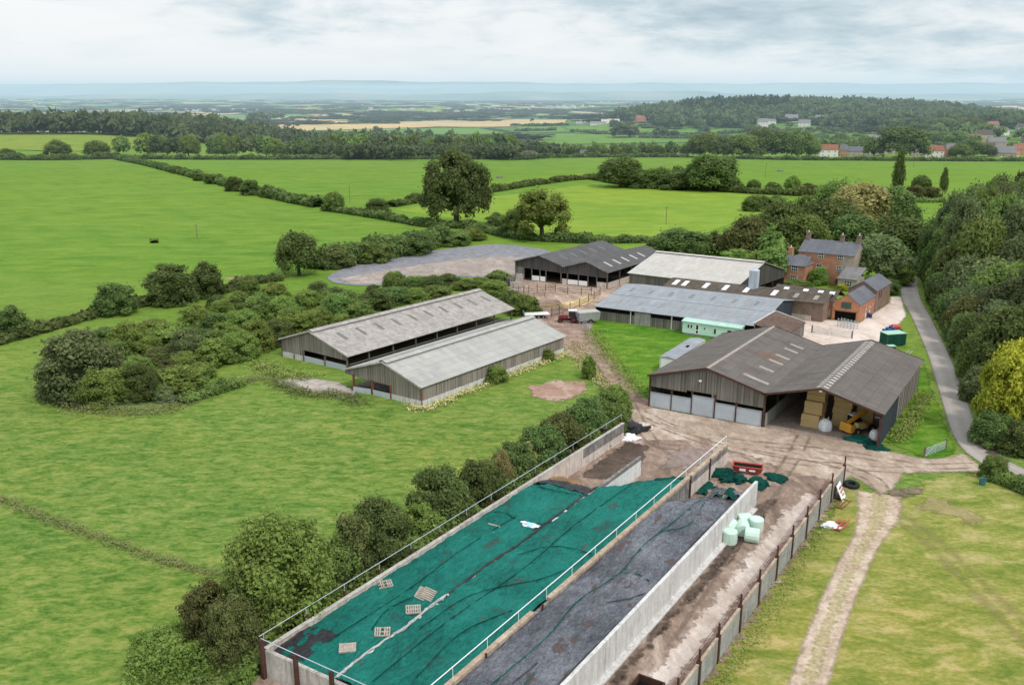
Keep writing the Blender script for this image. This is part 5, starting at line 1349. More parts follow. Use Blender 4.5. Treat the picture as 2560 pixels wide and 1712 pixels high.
# things leaning on the outside of the panel wall
g = G(2113, 1250); f = Fr(g[0], g[1], AX - 180 + 90, False)
FW = Fr(*CL.xy(CL.uv(*G(2100, 1245))[0], 27.62), AX)
sg = thing('sign_board', FW, 'white board with worn red lettering leaning on the panel wall', 'sign')
b = MB(FW); b.hexa([(-1.0, .95, .05), (.9, .85, .02), (.9, .9, .02), (-1.0, 1.0, .05), (-.85, .12, 1.65), (1.1, .05, 1.6), (1.1, .10, 1.62), (-.85, .17, 1.67)]); b.build('board', WHITE, sg)
mk = plain('worn_red', (.42, .13, .08), .4, 3.)
b = MB(FW)
for k, (u0, u1, t0, t1) in enumerate([(-.55, .75, .66, .8), (-.5, .1, .42, .58), (.2, .7, .45, .6), (-.3, .5, .22, .34)]):
    P = lambda u, t: (u + .15 * t, .99 - .83 * t + .012, .05 + 1.6 * t + .012)
    n = 5
    for j in range(n):
        a = u0 + (u1 - u0) * j / n; c = a + (u1 - u0) / n * .72
        b.poly([P(a, t0), P(c, t0), P(c, t1), P(a, t1)])
b.build('worn_lettering', mk, sg)
g = G(2128, 1216); f = Fr(g[0], g[1], 0, True)
ty = thing('old_tyre', f, 'old black tractor tyre lying by the end of the panel wall', 'tyre')
MB(f).lathe((0, 0, .08), (0, .12, 1), [(0, .42), (-.02, .75), (.1, .88), (.28, .88), (.4, .74), (.38, .44), (.2, .40), (0, .42)], 22).build('casing', TYRE, ty, smooth=True)
b = MB(f)
for i in range(18):
    a = i * 2 * math.pi / 18; b.beam((math.cos(a) * .89, math.sin(a) * .89, .2), (math.cos(a + .14) * .90, math.sin(a + .14) * .90, .38), .07, .05)
b.build('tread', TYRE, ty)
g = G(2100, 1318); f = Fr(g[0], g[1], 52, True)
rg_ = thing('red_gate_frame', f, 'red and white metal frame lying on the verge below the wall', 'frame')
b = MB(f)
for v in (-.5, 0, .5): b.beam((-1.2, v, .25 + v * .3), (1.3, v, .35 + v * .3), .1, .1)
for u in (-1.1, -.2, .7): b.beam((u, -.5, .12), (u, .5, .42), .1, .08)
b.build('bars', REDP, rg_); one('panel', f, OFFW, rg_, (-1.0, .1, -.4, .35, .18, .22))
g = G(2070, 1318); lump('sack', g[0], g[1], .2, .75, .5, .4, BAGW, 'pale grey sack slumped beside the red frame on the verge', 'sack', 97, rough=.3)
g = G(2106, 1266); f = Fr(g[0], g[1], 40, True)
b = MB(f)
for v in (-.4, 0, .4): b.beam((-.9, v, .1), (.9, v, .5), .08, .06)
b.beam((-.8, -.5, .15), (-.8, .5, .15), .08, .08); b.beam((.8, -.5, .5), (.8, .5, .5), .08, .08)
tag(b.build('hurdle', RUST_L), 'rusty brown hurdle in the weeds below the white board', 'hurdle')
ga, gb = G(2312, 1143), G(2362, 1124); f = Fr(ga[0], ga[1], math.degrees(math.atan2(gb[1] - ga[1], gb[0] - ga[0])))
def field_gate(f, l, label, m=GALV, h=1.2, name='field_gate', group=None):
    r = thing(name, f, label, 'gate', group); b = MB(f)
    for i in range(6): b.tube((0, 0, .2 + i * (h - .2) / 5), (l, 0, .2 + i * (h - .2) / 5), .028, 6)
    b.build('bars', m, r); b = MB(f)
    for u in (0, l / 2, l): b.tube((u, 0, .15), (u, 0, h + .03), .035, 6)
    b.beam((0, .01, .2), (l / 2, .01, h), .04, .04); b.build('frame', m, r)
    for u in (-.15, l + .15): one('post', f, WOODP, r, (u - .09, u + .09, -.09, .09, -.3, h + .25))
    return r
field_gate(f, math.dist(ga, gb), 'galvanised field gate standing open on the grass triangle by the lane')
g = G(2455, 1212); f = Fr(g[0], g[1], 0, True)
tag(MB(f).lathe((0, 0, 0), (0, 0, 1), [(0, 0), (0, .3), (.75, .42), (.78, .42), (.72, .36), (.1, .28), (.1, 0)], 14).build('tub', plain('teal_plastic', (.05, .17, .16), .2)), 'dark teal plastic tub on the paddock grass near the lane', 'tub')

# ------------------------------------------------------------------ inside the straw bay
def straw_bale(u, v, z, l, label, grp):
    b = MB(FC); e = .04
    b.hexa([(u, v, z), (u + 1.2, v, z), (u + 1.2, v + l, z), (u, v + l, z), (u + e, v + e, z + .86), (u + 1.2 - e, v + e, z + .86), (u + 1.2 - e, v + l - e, z + .86), (u + e, v + l - e, z + .86)])
    o = b.build('straw_bale', STRAWB, org=FC.W(u + .6, v + l / 2, z)); md = o.modifiers.new('soft', 'BEVEL'); md.width = .07; md.segments = 2
    return tag(o, label, 'straw bale', grp)
lv = ['lowest', 'second', 'third', 'fourth', 'fifth', 'topmost']
su, sv = CL.uv(0, 0)
bu = FC.uv(*G(2000, 1066)); bv = FC.uv(*G(2046, 1072))
for k in range(6):
    du = bu[0] + .0 + [0, .05, .55, .6, 1.1, 1.2][k]
    straw_bale(du, bu[1] + .15 * (k > 1) + .1 * (k > 3), .14 + k * .875, 2.4, '%s straw bale in the stepped stack left of the white bulk bag' % lv[k], 'front straw stack')
    straw_bale(du + 1.35, bu[1] + .2, .14 + k * .875, 2.4, 'straw bale behind the stepped front stack', 'straw bales behind the front stack')
for k in range(5):
    for j in range(2):
        straw_bale(bu[0] + 2.6 + j * 1.3 + .1 * k, bu[1] + 3.4 + .1 * (k % 2), .14 + k * .875, 2.4, 'straw bale in the tall stack behind the bulk bag' , 'rear straw stack')
    straw_bale(bu[0] + 4.4, bu[1] + 6.2, .14 + k * .875, 2.2, 'straw bale in the shaded stack behind the yellow loader', 'shaded straw stack')
def bulk_bag(x, y, k, label):
    g = G(x, y); f = Fr(g[0], g[1], 15, True); b = MB(f); n = 14
    rings = []
    for z, r_ in [(0, .48), (.08, .58), (.45, .60), (.85, .54), (1.08, .44), (1.2, .22), (1.28, .05)]:
        rings.append([(math.copysign(abs(math.cos(t)) ** .6, math.cos(t)) * r_ * k * (1 + .06 * math.sin(5 * t + z * 4)), math.copysign(abs(math.sin(t)) ** .6, math.sin(t)) * r_ * k, .1 + z * k) for t in [2 * math.pi * i / n for i in range(n)]])
    for A, B in zip(rings, rings[1:]):
        for i in range(n): j = (i + 1) % n; b.poly([A[i], A[j], B[j], B[i]])
    r = thing('bulk_bag', f, label, 'bag'); b.build('bag', BAGW, r, smooth=True)
    b = MB(f)
    for s_ in (-.35, .35): b.beam((s_, -.3, 1.1 * k), (s_, 0, 1.5 * k), .05, .02); b.beam((s_, .3, 1.1 * k), (s_, 0, 1.5 * k), .05, .02)
    b.build('lifting_straps', BAGW, r)
bulk_bag(2062, 1077, 1.3, 'full white bulk bag standing in the mouth of the straw bay')
bulk_bag(2186, 1099, 1.05, 'white bulk bag beside the corner post of the straw bay')

def wheel(fr, u, v, r, w, parent, hub):
    b = MB(fr); b.lathe((u, v, r), (0, 1, 0), [(-w / 2, r * .5), (-w / 2, r * .86), (-w * .36, r), (w * .36, r), (w / 2, r * .86), (w / 2, r * .5)], 20)
    for i in range(16):
        a = i * math.pi / 8; b.beam((u + math.cos(a) * r * 1.0, v - w * .3, r + math.sin(a) * r), (u + math.cos(a + .2) * r, v + w * .3, r + math.sin(a + .2) * r), .05, .05)
    t = b.build('wheel', TYRE, parent); MB(fr).lathe((u, v, r), (0, 1, 0), [(-w * .4, .02), (-w * .36, r * .5), (w * .36, r * .5), (w * .4, .02)], 14).build('rim', hub, t)
ga, gb = G(2112, 1088), G(2186, 1070); f = Fr(*ga, math.degrees(math.atan2(gb[1] - ga[1], gb[0] - ga[0])), True)
th = thing('telehandler', f, 'yellow telescopic loader parked in the mouth of the straw bay, boom half raised', 'loader')
one('chassis', f, YELLOW, th, (.2, 4.6, -.55, .55, .55, 1.05)); b = MB(f)
b.hexa([(-.1, -.95, .6), (.9, -.95, .6), (.9, .95, .6), (-.1, .95, .6), (0, -.85, 1.75), (.8, -.85, 1.5), (.8, .85, 1.5), (0, .85, 1.75)]); b.build('counterweight', YELLOW, th)
b = MB(f); b.hexa([(1.0, .35, .9), (2.9, .35, .9), (2.9, 1.1, .9), (1.0, 1.1, .9), (1.1, .4, 1.75), (2.6, .4, 1.55), (2.6, 1.05, 1.55), (1.1, 1.05, 1.75)]); b.build('engine_cover', plain('machine_sand', (.50, .37, .18), .15), th)
cb = one('cab', f, GLASS, th, (1.5, 3.0, -1.05, -.25, 1.0, 2.35)); one('cab_roof', f, OFFW, cb, (1.45, 3.05, -1.1, -.2, 2.352, 2.47)); one('cab_pillar', f, DARK, cb, (1.46, 1.56, -1.08, -.98, 1, 2.35), (2.95, 3.05, -1.08, -.98, 1, 2.35), (1.46, 1.56, -.3, -.2, 1, 2.35), (2.95, 3.05, -.3, -.2, 1, 2.35))
b = MB(f); b.beam((.3, .05, 1.75), (4.2, .05, 3.05), .34, .42); bo = b.build('boom', YELLOW, th); b = MB(f); b.beam((4.2, .05, 3.05), (5.4, .05, 3.4), .26, .32); b.beam((5.4, .05, 3.5), (5.9, .05, 2.5), .28, .26); b.build('boom_head', YELLOW, bo)
b = MB(f)
for v in (-.5, .5): b.beam((5.9, v, 2.45), (7.0, v, 2.3), .1, .06)
b.beam((5.9, -.7, 2.5), (5.9, .7, 2.5), .12, .5); b.build('fork', DARK, th)
for u in (1.1, 3.9):
    for v in (-1.0, 1.0): wheel(f, u, v, .58, .42, th, YELLOW)

# ------------------------------------------------------------------ track side machines, yard furniture
g = G(1402, 806); f = Fr(*g, 188, True)
f = Fr(*G(1436, 806), 176, True)
tk = thing('tractor', f, 'old maroon tractor with white-roofed cab parked on the track beside the feed wagon', 'tractor')
one('bonnet', f, MAROON, tk, (1.3, 3.3, -.4, .4, .85, 1.55)); one('chassis', f, DARK, tk, (0, 3.2, -.3, .3, .5, .85)); one('mudguard', f, MAROON, tk, (-.5, .8, -1.0, -.6, 1.35, 1.5), (-.5, .8, .6, 1.0, 1.35, 1.5))
cb = one('cab', f, GLASS, tk, (-.4, 1.2, -.6, .6, 1.2, 2.5)); one('cab_roof', f, OFFW, cb, (-.5, 1.3, -.7, .7, 2.502, 2.66)); one('cab_pillar', f, MAROON, cb, *[(u, u + .08, v, v + .08, 1.2, 2.5) for u in (-.43, 1.15) for v in (-.63, .55)])
for v in (-.85, .85): wheel(f, .1, v, .82, .45, tk, MAROON); wheel(f, 2.9, v, .5, .32, tk, MAROON)
MB(f).tube((2.4, 0, 1.5), (2.4, 0, 2.3), .05, 8).build('exhaust', DARK, tk)
f = Fr(*G(1448, 812), 20, True)
fw = thing('feed_wagon', f, 'grey sheet-sided feed wagon on the track beside the maroon tractor', 'wagon')
b = MB(f); b.hexa([(0, -2.2, .7), (4.6, -2.2, .7), (4.6, 0, .7), (0, 0, .7), (-.1, -2.4, 2.4), (4.7, -2.4, 2.4), (4.7, .2, 2.4), (-.1, .2, 2.4)]); b.build('body', GALV_D, fw); one('load', f, plain('grey_feed', (.42, .40, .36), .2, 3.), fw, (.05, 4.55, -2.25, .05, 2.402, 2.5))
one('drawbar', f, RUST, fw, (-1.4, .2, -1.2, -1.0, .5, .65))
for v in (-2.1, -.1): wheel(f, 2.6, v, .5, .3, fw, RUST)
one('leg', f, GALV_D, fw, (.1, .25, -2, -1.85, 0, .7), (.1, .25, -.3, -.15, 0, .7))
f = Fr(*G(1455, 828), 60, True)
b = MB(f)
for u in (0, 1.1, 2.2): b.beam((u, 0, 0), (u, 0, 1.6), .08, .08); b.beam((u, .9, 0), (u, .9, 1.6), .08, .08)
for z in (.4, .8, 1.2, 1.55): b.beam((0, 0, z), (2.2, 0, z), .05, .05); b.beam((0, .9, z), (2.2, .9, z), .05, .05)
tag(b.build('cattle_crush', GALV_D), 'grey tubular cattle crush at the corner of the lawn by the track', 'cattle crush')

def rail_fence(px, label, rails=(.5, .95, 1.35), ph=1.6, m=RUST, name='rail_fence', cat='fence', step=None, world=None, pw=.14, rw=.06, rm=None):
    P = world or [G(*p) for p in px]
    if step: P = [tuple(q) for q in smooth_line(P, step)]
    f0 = Fr(P[0][0], P[0][1], 0); r = thing(name, f0, label, cat)
    b = MB(f0); loc = [f0.uv(*p) for p in P]
    for a, c in zip(loc, loc[1:]):
        for z in rails: b.beam((a[0], a[1], z), (c[0], c[1], z), rw, rw * 1.6)
    b.build('rails' if rw > .03 else 'wires', rm or m, r)
    for a in loc: one('post', f0, m, r, (a[0] - pw / 2, a[0] + pw / 2, a[1] - pw / 2, a[1] + pw / 2, -.2, ph))
    return r
rail_fence([(1270, 727), (1283, 731), (1296, 733), (1309, 733), (1322, 733), (1343, 731), (1364, 729), (1388, 731), (1419, 736), (1453, 739), (1478, 738)], 'rusty post-and-rail fence across the front of the twin gabled shed yard', ph=2.)
rail_fence([(1500, 738), (1485, 748), (1471, 756), (1449, 767), (1425, 777), (1398, 787), (1379, 793)], 'leaning rail fence along the straw strip of the cattle yard', ph=2.)
rail_fence([(1270, 735), (1290, 737), (1310, 741), (1335, 743), (1362, 741)], 'low broken rail fence at the scrub edge of the cattle yard', rails=(.4, .8), ph=1.1, m=WOODP)
f = Fr(*G(1269, 735), 40)
one_w = thing('block_wall', f, 'low pinkish block wall at the left corner of the cattle yard', 'wall'); one('blocks', f, CONC_PINK, one_w, (0, 5.5, -.1, .1, -.2, 1.2)); one('coping', f, CONC_DARK, one_w, (0, 5.5, -.13, .13, 1.203, 1.3))
tk2 = thing('water_trough', Fr(*G(1275, 716), 20), 'grey concrete trough and board pen at the left end of the twin gabled shed', 'trough')
f = Fr(*G(1275, 716), 20); one('shell', f, CONC_PANEL, tk2, (0, 3.2, -1, 0, 0, 1.0)); one('pen_boards', f, BD_OLIVE, tk2, (-.2, -.1, -3, .5, 0, 1.9), (-.1, 2.5, -3, -2.9, 0, 1.9))
px_f = [(112, 960), (138, 997), (165, 1013), (198, 1021), (238, 1022), (276, 1024), (330, 1027), (372, 1025), (411, 1019), (450, 1006), (476, 995)]
rail_fence(px_f, 'thin wire fence on timber posts around the front of the scrub island', rails=(.35, .7, 1.05), ph=1.15, m=WOODP, name='wire_fence', pw=.08, rw=.015, rm=GALV_D)
# pale trailer top glimpsed between the sheds
f = Fr(*G(1335, 795), 10, True)
tl = thing('flat_trailer', f, 'flat trailer with a pale deck parked behind the long cattle sheds', 'trailer')
one('deck', f, OFFW, tl, (-2.2, 3.2, -1.1, 1.1, .85, 1.0)); one('headboard', f, GALV_D, tl, (-2.3, -2.2, -1.1, 1.1, .85, 1.6))
for u in (.8, 1.8):
    for v in (-1, 1): wheel(f, u, v, .38, .25, tl, GALV_D)
# back yard
ga = G(2031, 832); f = Fr(*ga, -38)
field_gate(f, 7.5, 'row of galvanised hurdles across the middle of the back yard', GALV_D, 1.3, 'hurdle_row')
f = Fr(*G(2102, 815), -60)
hk2 = thing('cattle_race', f, 'pale barred cattle race outside the brick barn doorway', 'cattle race')
b = MB(f)
for u in (0, .8, 1.6, 2.4, 3.2, 4.0):
    for v in (0, 1.0): b.beam((u, v, 0), (u, v, 1.8), .09, .09)
b.build('uprights', GALV, hk2); b = MB(f)
for z in (.4, .8, 1.2, 1.6):
    for v in (0, 1.0): b.beam((0, v, z), (4, v, z), .05, .07)
b.build('bars', GALV, hk2)
f = Fr(*G(2014, 802), -35); lw = thing('yard_wall', f, 'low pale wall between the long low shed and the back yard', 'wall'); one('blocks', f, CONC_PINK, lw, (-7, 1, -.15, .15, -.2, 1.1)); one('coping', f, CONC, lw, (-7, 1, -.18, .18, 1.103, 1.18))
f = Fr(*G(2216, 867), 12, True)
ct = thing('steel_container', f, 'dark green steel container at the lane side of the back yard', 'container')
one('shell', f, BD_GREEN, ct, (0, 3.9, -2.3, 0, .15, 2.3)); one('roof', f, LGREEN, ct, (-.05, 3.95, -2.35, .05, 2.302, 2.4)); one('corner_post', f, GREENP, ct, (-.03, .1, .002, .03, .1, 2.3)); one('corner_post', f, GREENP, ct, (3.8, 3.93, .002, .03, .1, 2.3))
f = Fr(*G(2219, 883), 8, True)
tq = thing('green_tank', f, 'small green tank with pale lid in front of the steel container', 'tank'); one('shell', f, GREENP, tq, (0, 1.5, -1, 0, .0, 1.2)); one('lid', f, LGREEN, tq, (-.04, 1.54, -1.04, .04, 1.202, 1.3))
BL = ['blue drum', 'drum']
for i, (x, y) in enumerate([(2209, 833), (2217, 829), (2225, 825), (2214, 838), (2223, 834), (2232, 829), (2228, 838), (2211, 844)]):
    g = G(x, y); f = Fr(*g, 0, True); b = MB(f)
    b.lathe((0, 0, 0), (0, 0, 1), [(0, .02), (0, .3), (.05, .33), (.28, .33), (.3, .35), (.33, .33), (.6, .33), (.62, .35), (.65, .33), (.86, .33), (.9, .28), (.88, .02)], 14)
    o = b.build('drum', BLUEP, smooth=False); tag(o, 'blue plastic drum in the cluster behind the green container', 'drum', 'blue drums behind the container')
for i, (x, y, m_, lb) in enumerate([(2238, 824, REDP, 'rust red tank end among the scrap behind the blue drums'), (2243, 836, RUST, 'brown scrap bin between the blue drums and the lane')]):
    f = Fr(*G(x, y), 20, True); b = MB(f); b.lathe((0, 0, .6), (1, .3, 0), [(-.8, .02), (-.8, .5), (.8, .55), (.82, .02)], 12); tag(b.build('scrap_tank', m_), lb, 'tank')
f = Fr(*G(2250, 890), 30, True)
b = MB(f); rg = random.Random(5)
for i in range(14): 
    p = (rg.uniform(-1.4, 1.4), rg.uniform(-.9, .9), rg.uniform(.05, .5)); q = (p[0] + rg.uniform(-1, 1), p[1] + rg.uniform(-1, 1), rg.uniform(.1, 1.2)); b.beam(p, q, .05, .05)
tag(b.build('scrap_heap', OFFW), 'tangle of pale tubular scrap frames beside the green tank', 'scrap')
for x, y, lb in ((2176, 795, 'blue barrel by the side door of the brick barn'), (2170, 792, 'second blue barrel tight against the brick barn side wall')):
    f = Fr(*G(x, y), 0, True); tag(MB(f).lathe((0, 0, 0), (0, 0, 1), [(0, .02), (0, .32), (.9, .32), (.9, .02)], 12).build('barrel', BLUEP), lb, 'barrel')
# poles in the fields
def pole(x, base, top, label):
    g = G(x, base); h = hgt(top, *g); f = Fr(*g, 10, True)
    r = thing('power_pole', f, label, 'pole'); MB(f).tube((0, 0, -.3), (0, 0, h), .16, 7, .11).build('shaft', WOODP, r)
    MB(f).beam((-1.1, .1, h - .5), (1.1, .1, h - .5), .12, .14).build('crossarm', WOODP, r)
    b = MB(f)
    for u in (-1, 0, 1): b.tube((u, .1, h - .42), (u, .1, h - .2), .05, 6)
    b.build('insulators', OFFW, r)
for a in [(875, 506, 464, 'thin wooden pole on the middle meadow left of the big brown tree'), (1913, 446, 408, 'wooden pole in the bright field below the village'), (1665, 560, 516, 'wooden pole in the pale meadow behind the barns'), (493, 596, 560, 'slim pole in the big left meadow near the dark feeder'), (2283, 420, 392, 'wooden pole near the tall poplar at the village field')]: pole(*a)
g = G(386, 607); f = Fr(*g, 10, True)
rf = thing('ring_feeder', f, 'dark ring feeder alone in the big left meadow', 'feeder')
b = MB(f)
for z in (.3, .9, 1.3):
    for i in range(14): a, c = i * math.pi / 7, (i + 1) * math.pi / 7; b.beam((1.5 * math.cos(a), 1.5 * math.sin(a), z), (1.5 * math.cos(c), 1.5 * math.sin(c), z), .07, .07)
for i in range(14): a = i * math.pi / 7; b.beam((1.5 * math.cos(a), 1.5 * math.sin(a), 0), (1.5 * math.cos(a), 1.5 * math.sin(a), 1.4), .06, .06)
b.build('ring', DARK, rf); lump('hay', g[0], g[1], .1, 1.2, 1.2, .7, DARK, None, None, 7, parent=rf).location = (0, 0, .2)
for x, y, lb in ((1248, 446, 'dark water trough in the meadow right of the big brown tree'), (1950, 429, 'dark trough in the bright field below the village')):
    f = Fr(*G(x, y), 5, True); q = thing('water_trough', f, lb, 'trough'); one('shell', f, CONC_DARK, q, (-2.5, 2.5, -.8, .8, 0, 1.3)); one('water', f, GLASS, q, (-2.3, 2.3, -.6, .6, 1.303, 1.32))
# ------------------------------------------------------------------ village and far buildings
def cottage(x, base, w, d, eave, ridge, yaw, wall, roofm, label, name='house', cols=3, chim=1, group=None):
    g = G(x, base); HOUSES.append((g[0], g[1], w)); f = Fr(g[0], g[1], yaw, True); r = thing(name, f, label, 'house', group)
    b = MB(f); slab(b, -.3, w + .3, -d / 2, ridge, .35, eave - .15, .2); slab(b, -.3, w + .3, -d / 2, ridge, -d - .35, eave - .15, .2); rf = b.build('roof', roofm, r)
    b = MB(f); b.poly([(0, 0, 0), (w, 0, 0), (w, 0, eave), (0, 0, eave)]); b.poly([(0, -d, 0), (w, -d, 0), (w, -d, eave), (0, -d, eave)])
    for u in (0, w): b.poly([(u, 0, 0), (u, -d, 0), (u, -d, eave), (u, -d / 2, ridge - .1), (u, 0, eave)])
    b.build('walls', wall, r)
    for i in range(chim):
        u = [.7, w - .7, w / 2][i]; one('chimney', f, BRICK_B, rf, (u - .6, u + .6, -d / 2 - .6, -d / 2 + .6, ridge - .8, ridge + 1.4))
    n = 2 if eave > 4 else 1
    for j in range(n):
        for i in range(cols):
            u = w * (i + .5) / cols; z = .8 + j * (eave / 2)
            if j == 0 and i == cols // 2: one('door', f, BRICK_B, r, (u - .55, u + .55, .02, .1, 0, 2.3))
            else:
                q = one('window', f, OFFW, r, (u - .75, u + .75, .02, .1, z + .3, z + 1.9)); one('pane', f, GLASS, q, (u - .6, u + .6, .1, .13, z + .45, z + 1.75))
    return r
WR = RENDER_W
cottage(2049, 392, 22, 11, 8.5, 15, -8, WR, RF_TILE, 'white rendered house with red tiled roof, left of the two facing the bright field', chim=2)
cottage(2100, 391, 9, 10, 8, 14.5, -8, BRICK, RF_SL, 'brick and slate wing standing right of the left white house')
cottage(2116, 391, 30, 10, 6.5, 12, -6, STONE, RF_SL, 'long grey stone house with blue-grey slate roof between the white houses', cols=5)
cottage(2313, 394, 21, 11, 8, 14.5, -12, WR, RF_TILE, 'white rendered house with red tiled roof, right of the two, shrubs against its front', cols=4, chim=2)
cottage(2365, 393, 12, 12, 9, 16, -12, BRICK, RF_GREYT, 'brick house with grey roof adjoining the right white house')
cottage(2279, 391, 14, 9, 6, 11.5, -5, STONE, RF_SL, 'slate roofed stone cottage between the big oak and the right white house')
cottage(2030, 386, 10, 10, 7, 12, 10, BRICK_B, RF_TILE, 'brown brick cottage half hidden left of the left white house')
cottage(2480, 392, 26, 16, 5, 13, -25, STONE, RF_GREYT, 'large grey bungalow with broad roof at the right edge of the village')
cottage(2512, 392, 17, 12, 2.6, 6, -10, OFFW, plain('orange_roof', (.40, .14, .10), .2, 1.), 'low orange-roofed outbuilding in front of the grey bungalow', cols=2, chim=0, name='outbuilding')
VL = [(2440, 350, 22, 5, 11, 'brown', 'hipped brown-roofed house above the yellow garden tree'), (2400, 318, 20, 5, 9, 'grey', 'pale-roofed house high in the village trees'), (2440, 306, 18, 4, 8, 'brown', 'brown bungalow in the upper village row'), (2520, 300, 24, 5, 10, 'pink', 'pink-brown roofed house at the upper right edge of the village'), (2545, 330, 24, 5, 10, 'brown', 'brown roofed house at the right edge below the stubble hill'), (2500, 340, 16, 5, 9, 'grey', 'small grey-roofed house between village trees at right'), (2170, 356, 18, 4, 8, 'grey', 'low grey-roofed house glimpsed behind the stone house'), (2550, 372, 22, 5, 11, 'brown', 'brown house in the trees beside the grey bungalow'), (2472, 322, 18, 5, 9, 'pink', 'pinkish house among dark trees in the upper village'), (2395, 298, 18, 5, 9, 'grey', 'white walled house at the top of the village')]
VL += [(2176, 388, 17, 4, 8.5, 'brown', 'low brown-roofed house right behind the long stone house'), (2205, 386, 15, 4, 9, 'pink', 'pink-roofed house beside the big village oak'), (2392, 387, 15, 4, 9, 'grey', 'grey-roofed house two gardens right of the right white house'), (2418, 380, 17, 5, 10, 'pink', 'red-roofed house behind the dark garden trees'), (2448, 384, 15, 4, 9, 'brown', 'brown-roofed house close behind the yellow garden tree'), (2536, 388, 14, 4, 9, 'pink', 'red-roofed house beside the grey bungalow'), (2470, 370, 20, 5, 10, 'grey', 'long grey-roofed house above the grey bungalow'), (2425, 360, 18, 5, 10, 'pink', 'steep red-roofed house in the middle of the village slope')]
for x, b0, w, e, rd, c, lb in VL: cottage(x, b0, w * 1.25, 12, e + 3.5, rd + 5, RNG.uniform(-30, 30), RNG.choice([WR, BRICK, STONE]), {'brown': RF_F, 'grey': RF_GREYT, 'pink': RF_TILE}[c], lb, chim=1)
LO = [(1412, 391, 12, 'white cottage at the left of the bungalow row'), (1434, 391, 9, 'small pale cottage second in the bungalow row'), (1453, 390, 13, 'white bungalow third in the row behind garden trees'), (1484, 391, 13, 'pink walled bungalow in the middle of the row'), (1530, 391, 18, 'white gabled bungalow right of the pink one'), (1569, 389, 15, 'pale bungalow behind the dark round tree'), (1612, 389, 24, 'long bungalow with brownish roof toward the right of the row'), (1680, 387, 16, 'grey-walled outbuilding at the right end of the row'), (1708, 384, 9, 'small tan cottage at the far right of the row')]
for i, (x, b0, w, lb) in enumerate(LO): cottage(x, b0, w, 9, 3.4, 7.5, RNG.uniform(-12, 8), [WR, WR, WR, CONC_PINK, WR, WR, WR, CONC, STONE][i], [RF_GREYT, RF_GREYT, RF_SL, RF_GREYT, RF_F, RF_SL, RF_F, RF_SL, RF_GREYT][i], lb, cols=2)
cottage(1308, 388, 16, 8, 3.2, 5.5, 0, BRICK_B, RF_F, 'brown timber field shed at the end of the wood', cols=1, chim=0, name='field_shed')
for x, b0, w, e, r_, rm, lb in [(1440, 313, 50, 6, 13, RF_E, 'white roofed farm shed on the plain, leftmost of three'), (1475, 314, 42, 5, 10, RF_GREYT, 'low grey farm shed in the middle of the three on the plain'), (1503, 311, 48, 7, 13, RF_E, 'white farm shed on the plain at the right of the three')]:
    cottage(x, b0, w, 30, e, r_, -5, WR, rm, lb, cols=1, chim=0, name='farm_shed')
cottage(1592, 310, 26, 16, 12, 20, 15, BRICK, RF_TILE, 'red brick farmhouse at the foot of the wooded hill')
for x, b0, w, e, r_, lb in [(1962, 306, 30, 12, 18, 'large white mansion on the wooded hill'), (1915, 312, 24, 8, 13, 'long white wing below the mansion'), (1895, 320, 22, 12, 20, 'white gabled lodge left of the mansion'), (1995, 318, 26, 9, 16, 'pale house right of the mansion'), (2040, 306, 24, 9, 16, 'small white house in the trees right of the mansion')]:
    cottage(x, b0, w, 18, e, r_, RNG.uniform(-20, 10), OFFW, RF_GREYT, lb, cols=3, chim=1)
def car(x, base, yaw, m, label):
    f = Fr(*G(x, base), yaw, True); r = thing('parked_car', f, label, 'car')
    b = MB(f); b.hexa([(-2.1, -.85, .3), (2.1, -.85, .3), (2.1, .85, .3), (-2.1, .85, .3), (-2.0, -.8, .95), (2.0, -.8, .9), (2.0, .8, .9), (-2.0, .8, .95)]); b.build('body', m, r)
    b = MB(f); b.hexa([(-1.7, -.75, .93), (1.0, -.75, .93), (1.0, .75, .93), (-1.7, .75, .93), (-1.3, -.62, 1.5), (.3, -.62, 1.5), (.3, .62, 1.5), (-1.3, .62, 1.5)]); b.build('cabin', GLASS, r)
    for u in (-1.3, 1.3):
        for v in (-.8, .8): wheel(f, u, v, .33, .2, r, GALV_D)
car(2502, 393, 20, WHITE, 'white car parked in front of the orange-roofed outbuilding'); car(1826, 405, 10, WHITE, 'white car in the gateway at the left corner of the bright field'); car(1696, 462, 5, WHITE, 'white car half hidden in the hedge left of the field oak')
car(280, 391, 0, WHITE, 'white car in the gateway left of the wood edge')

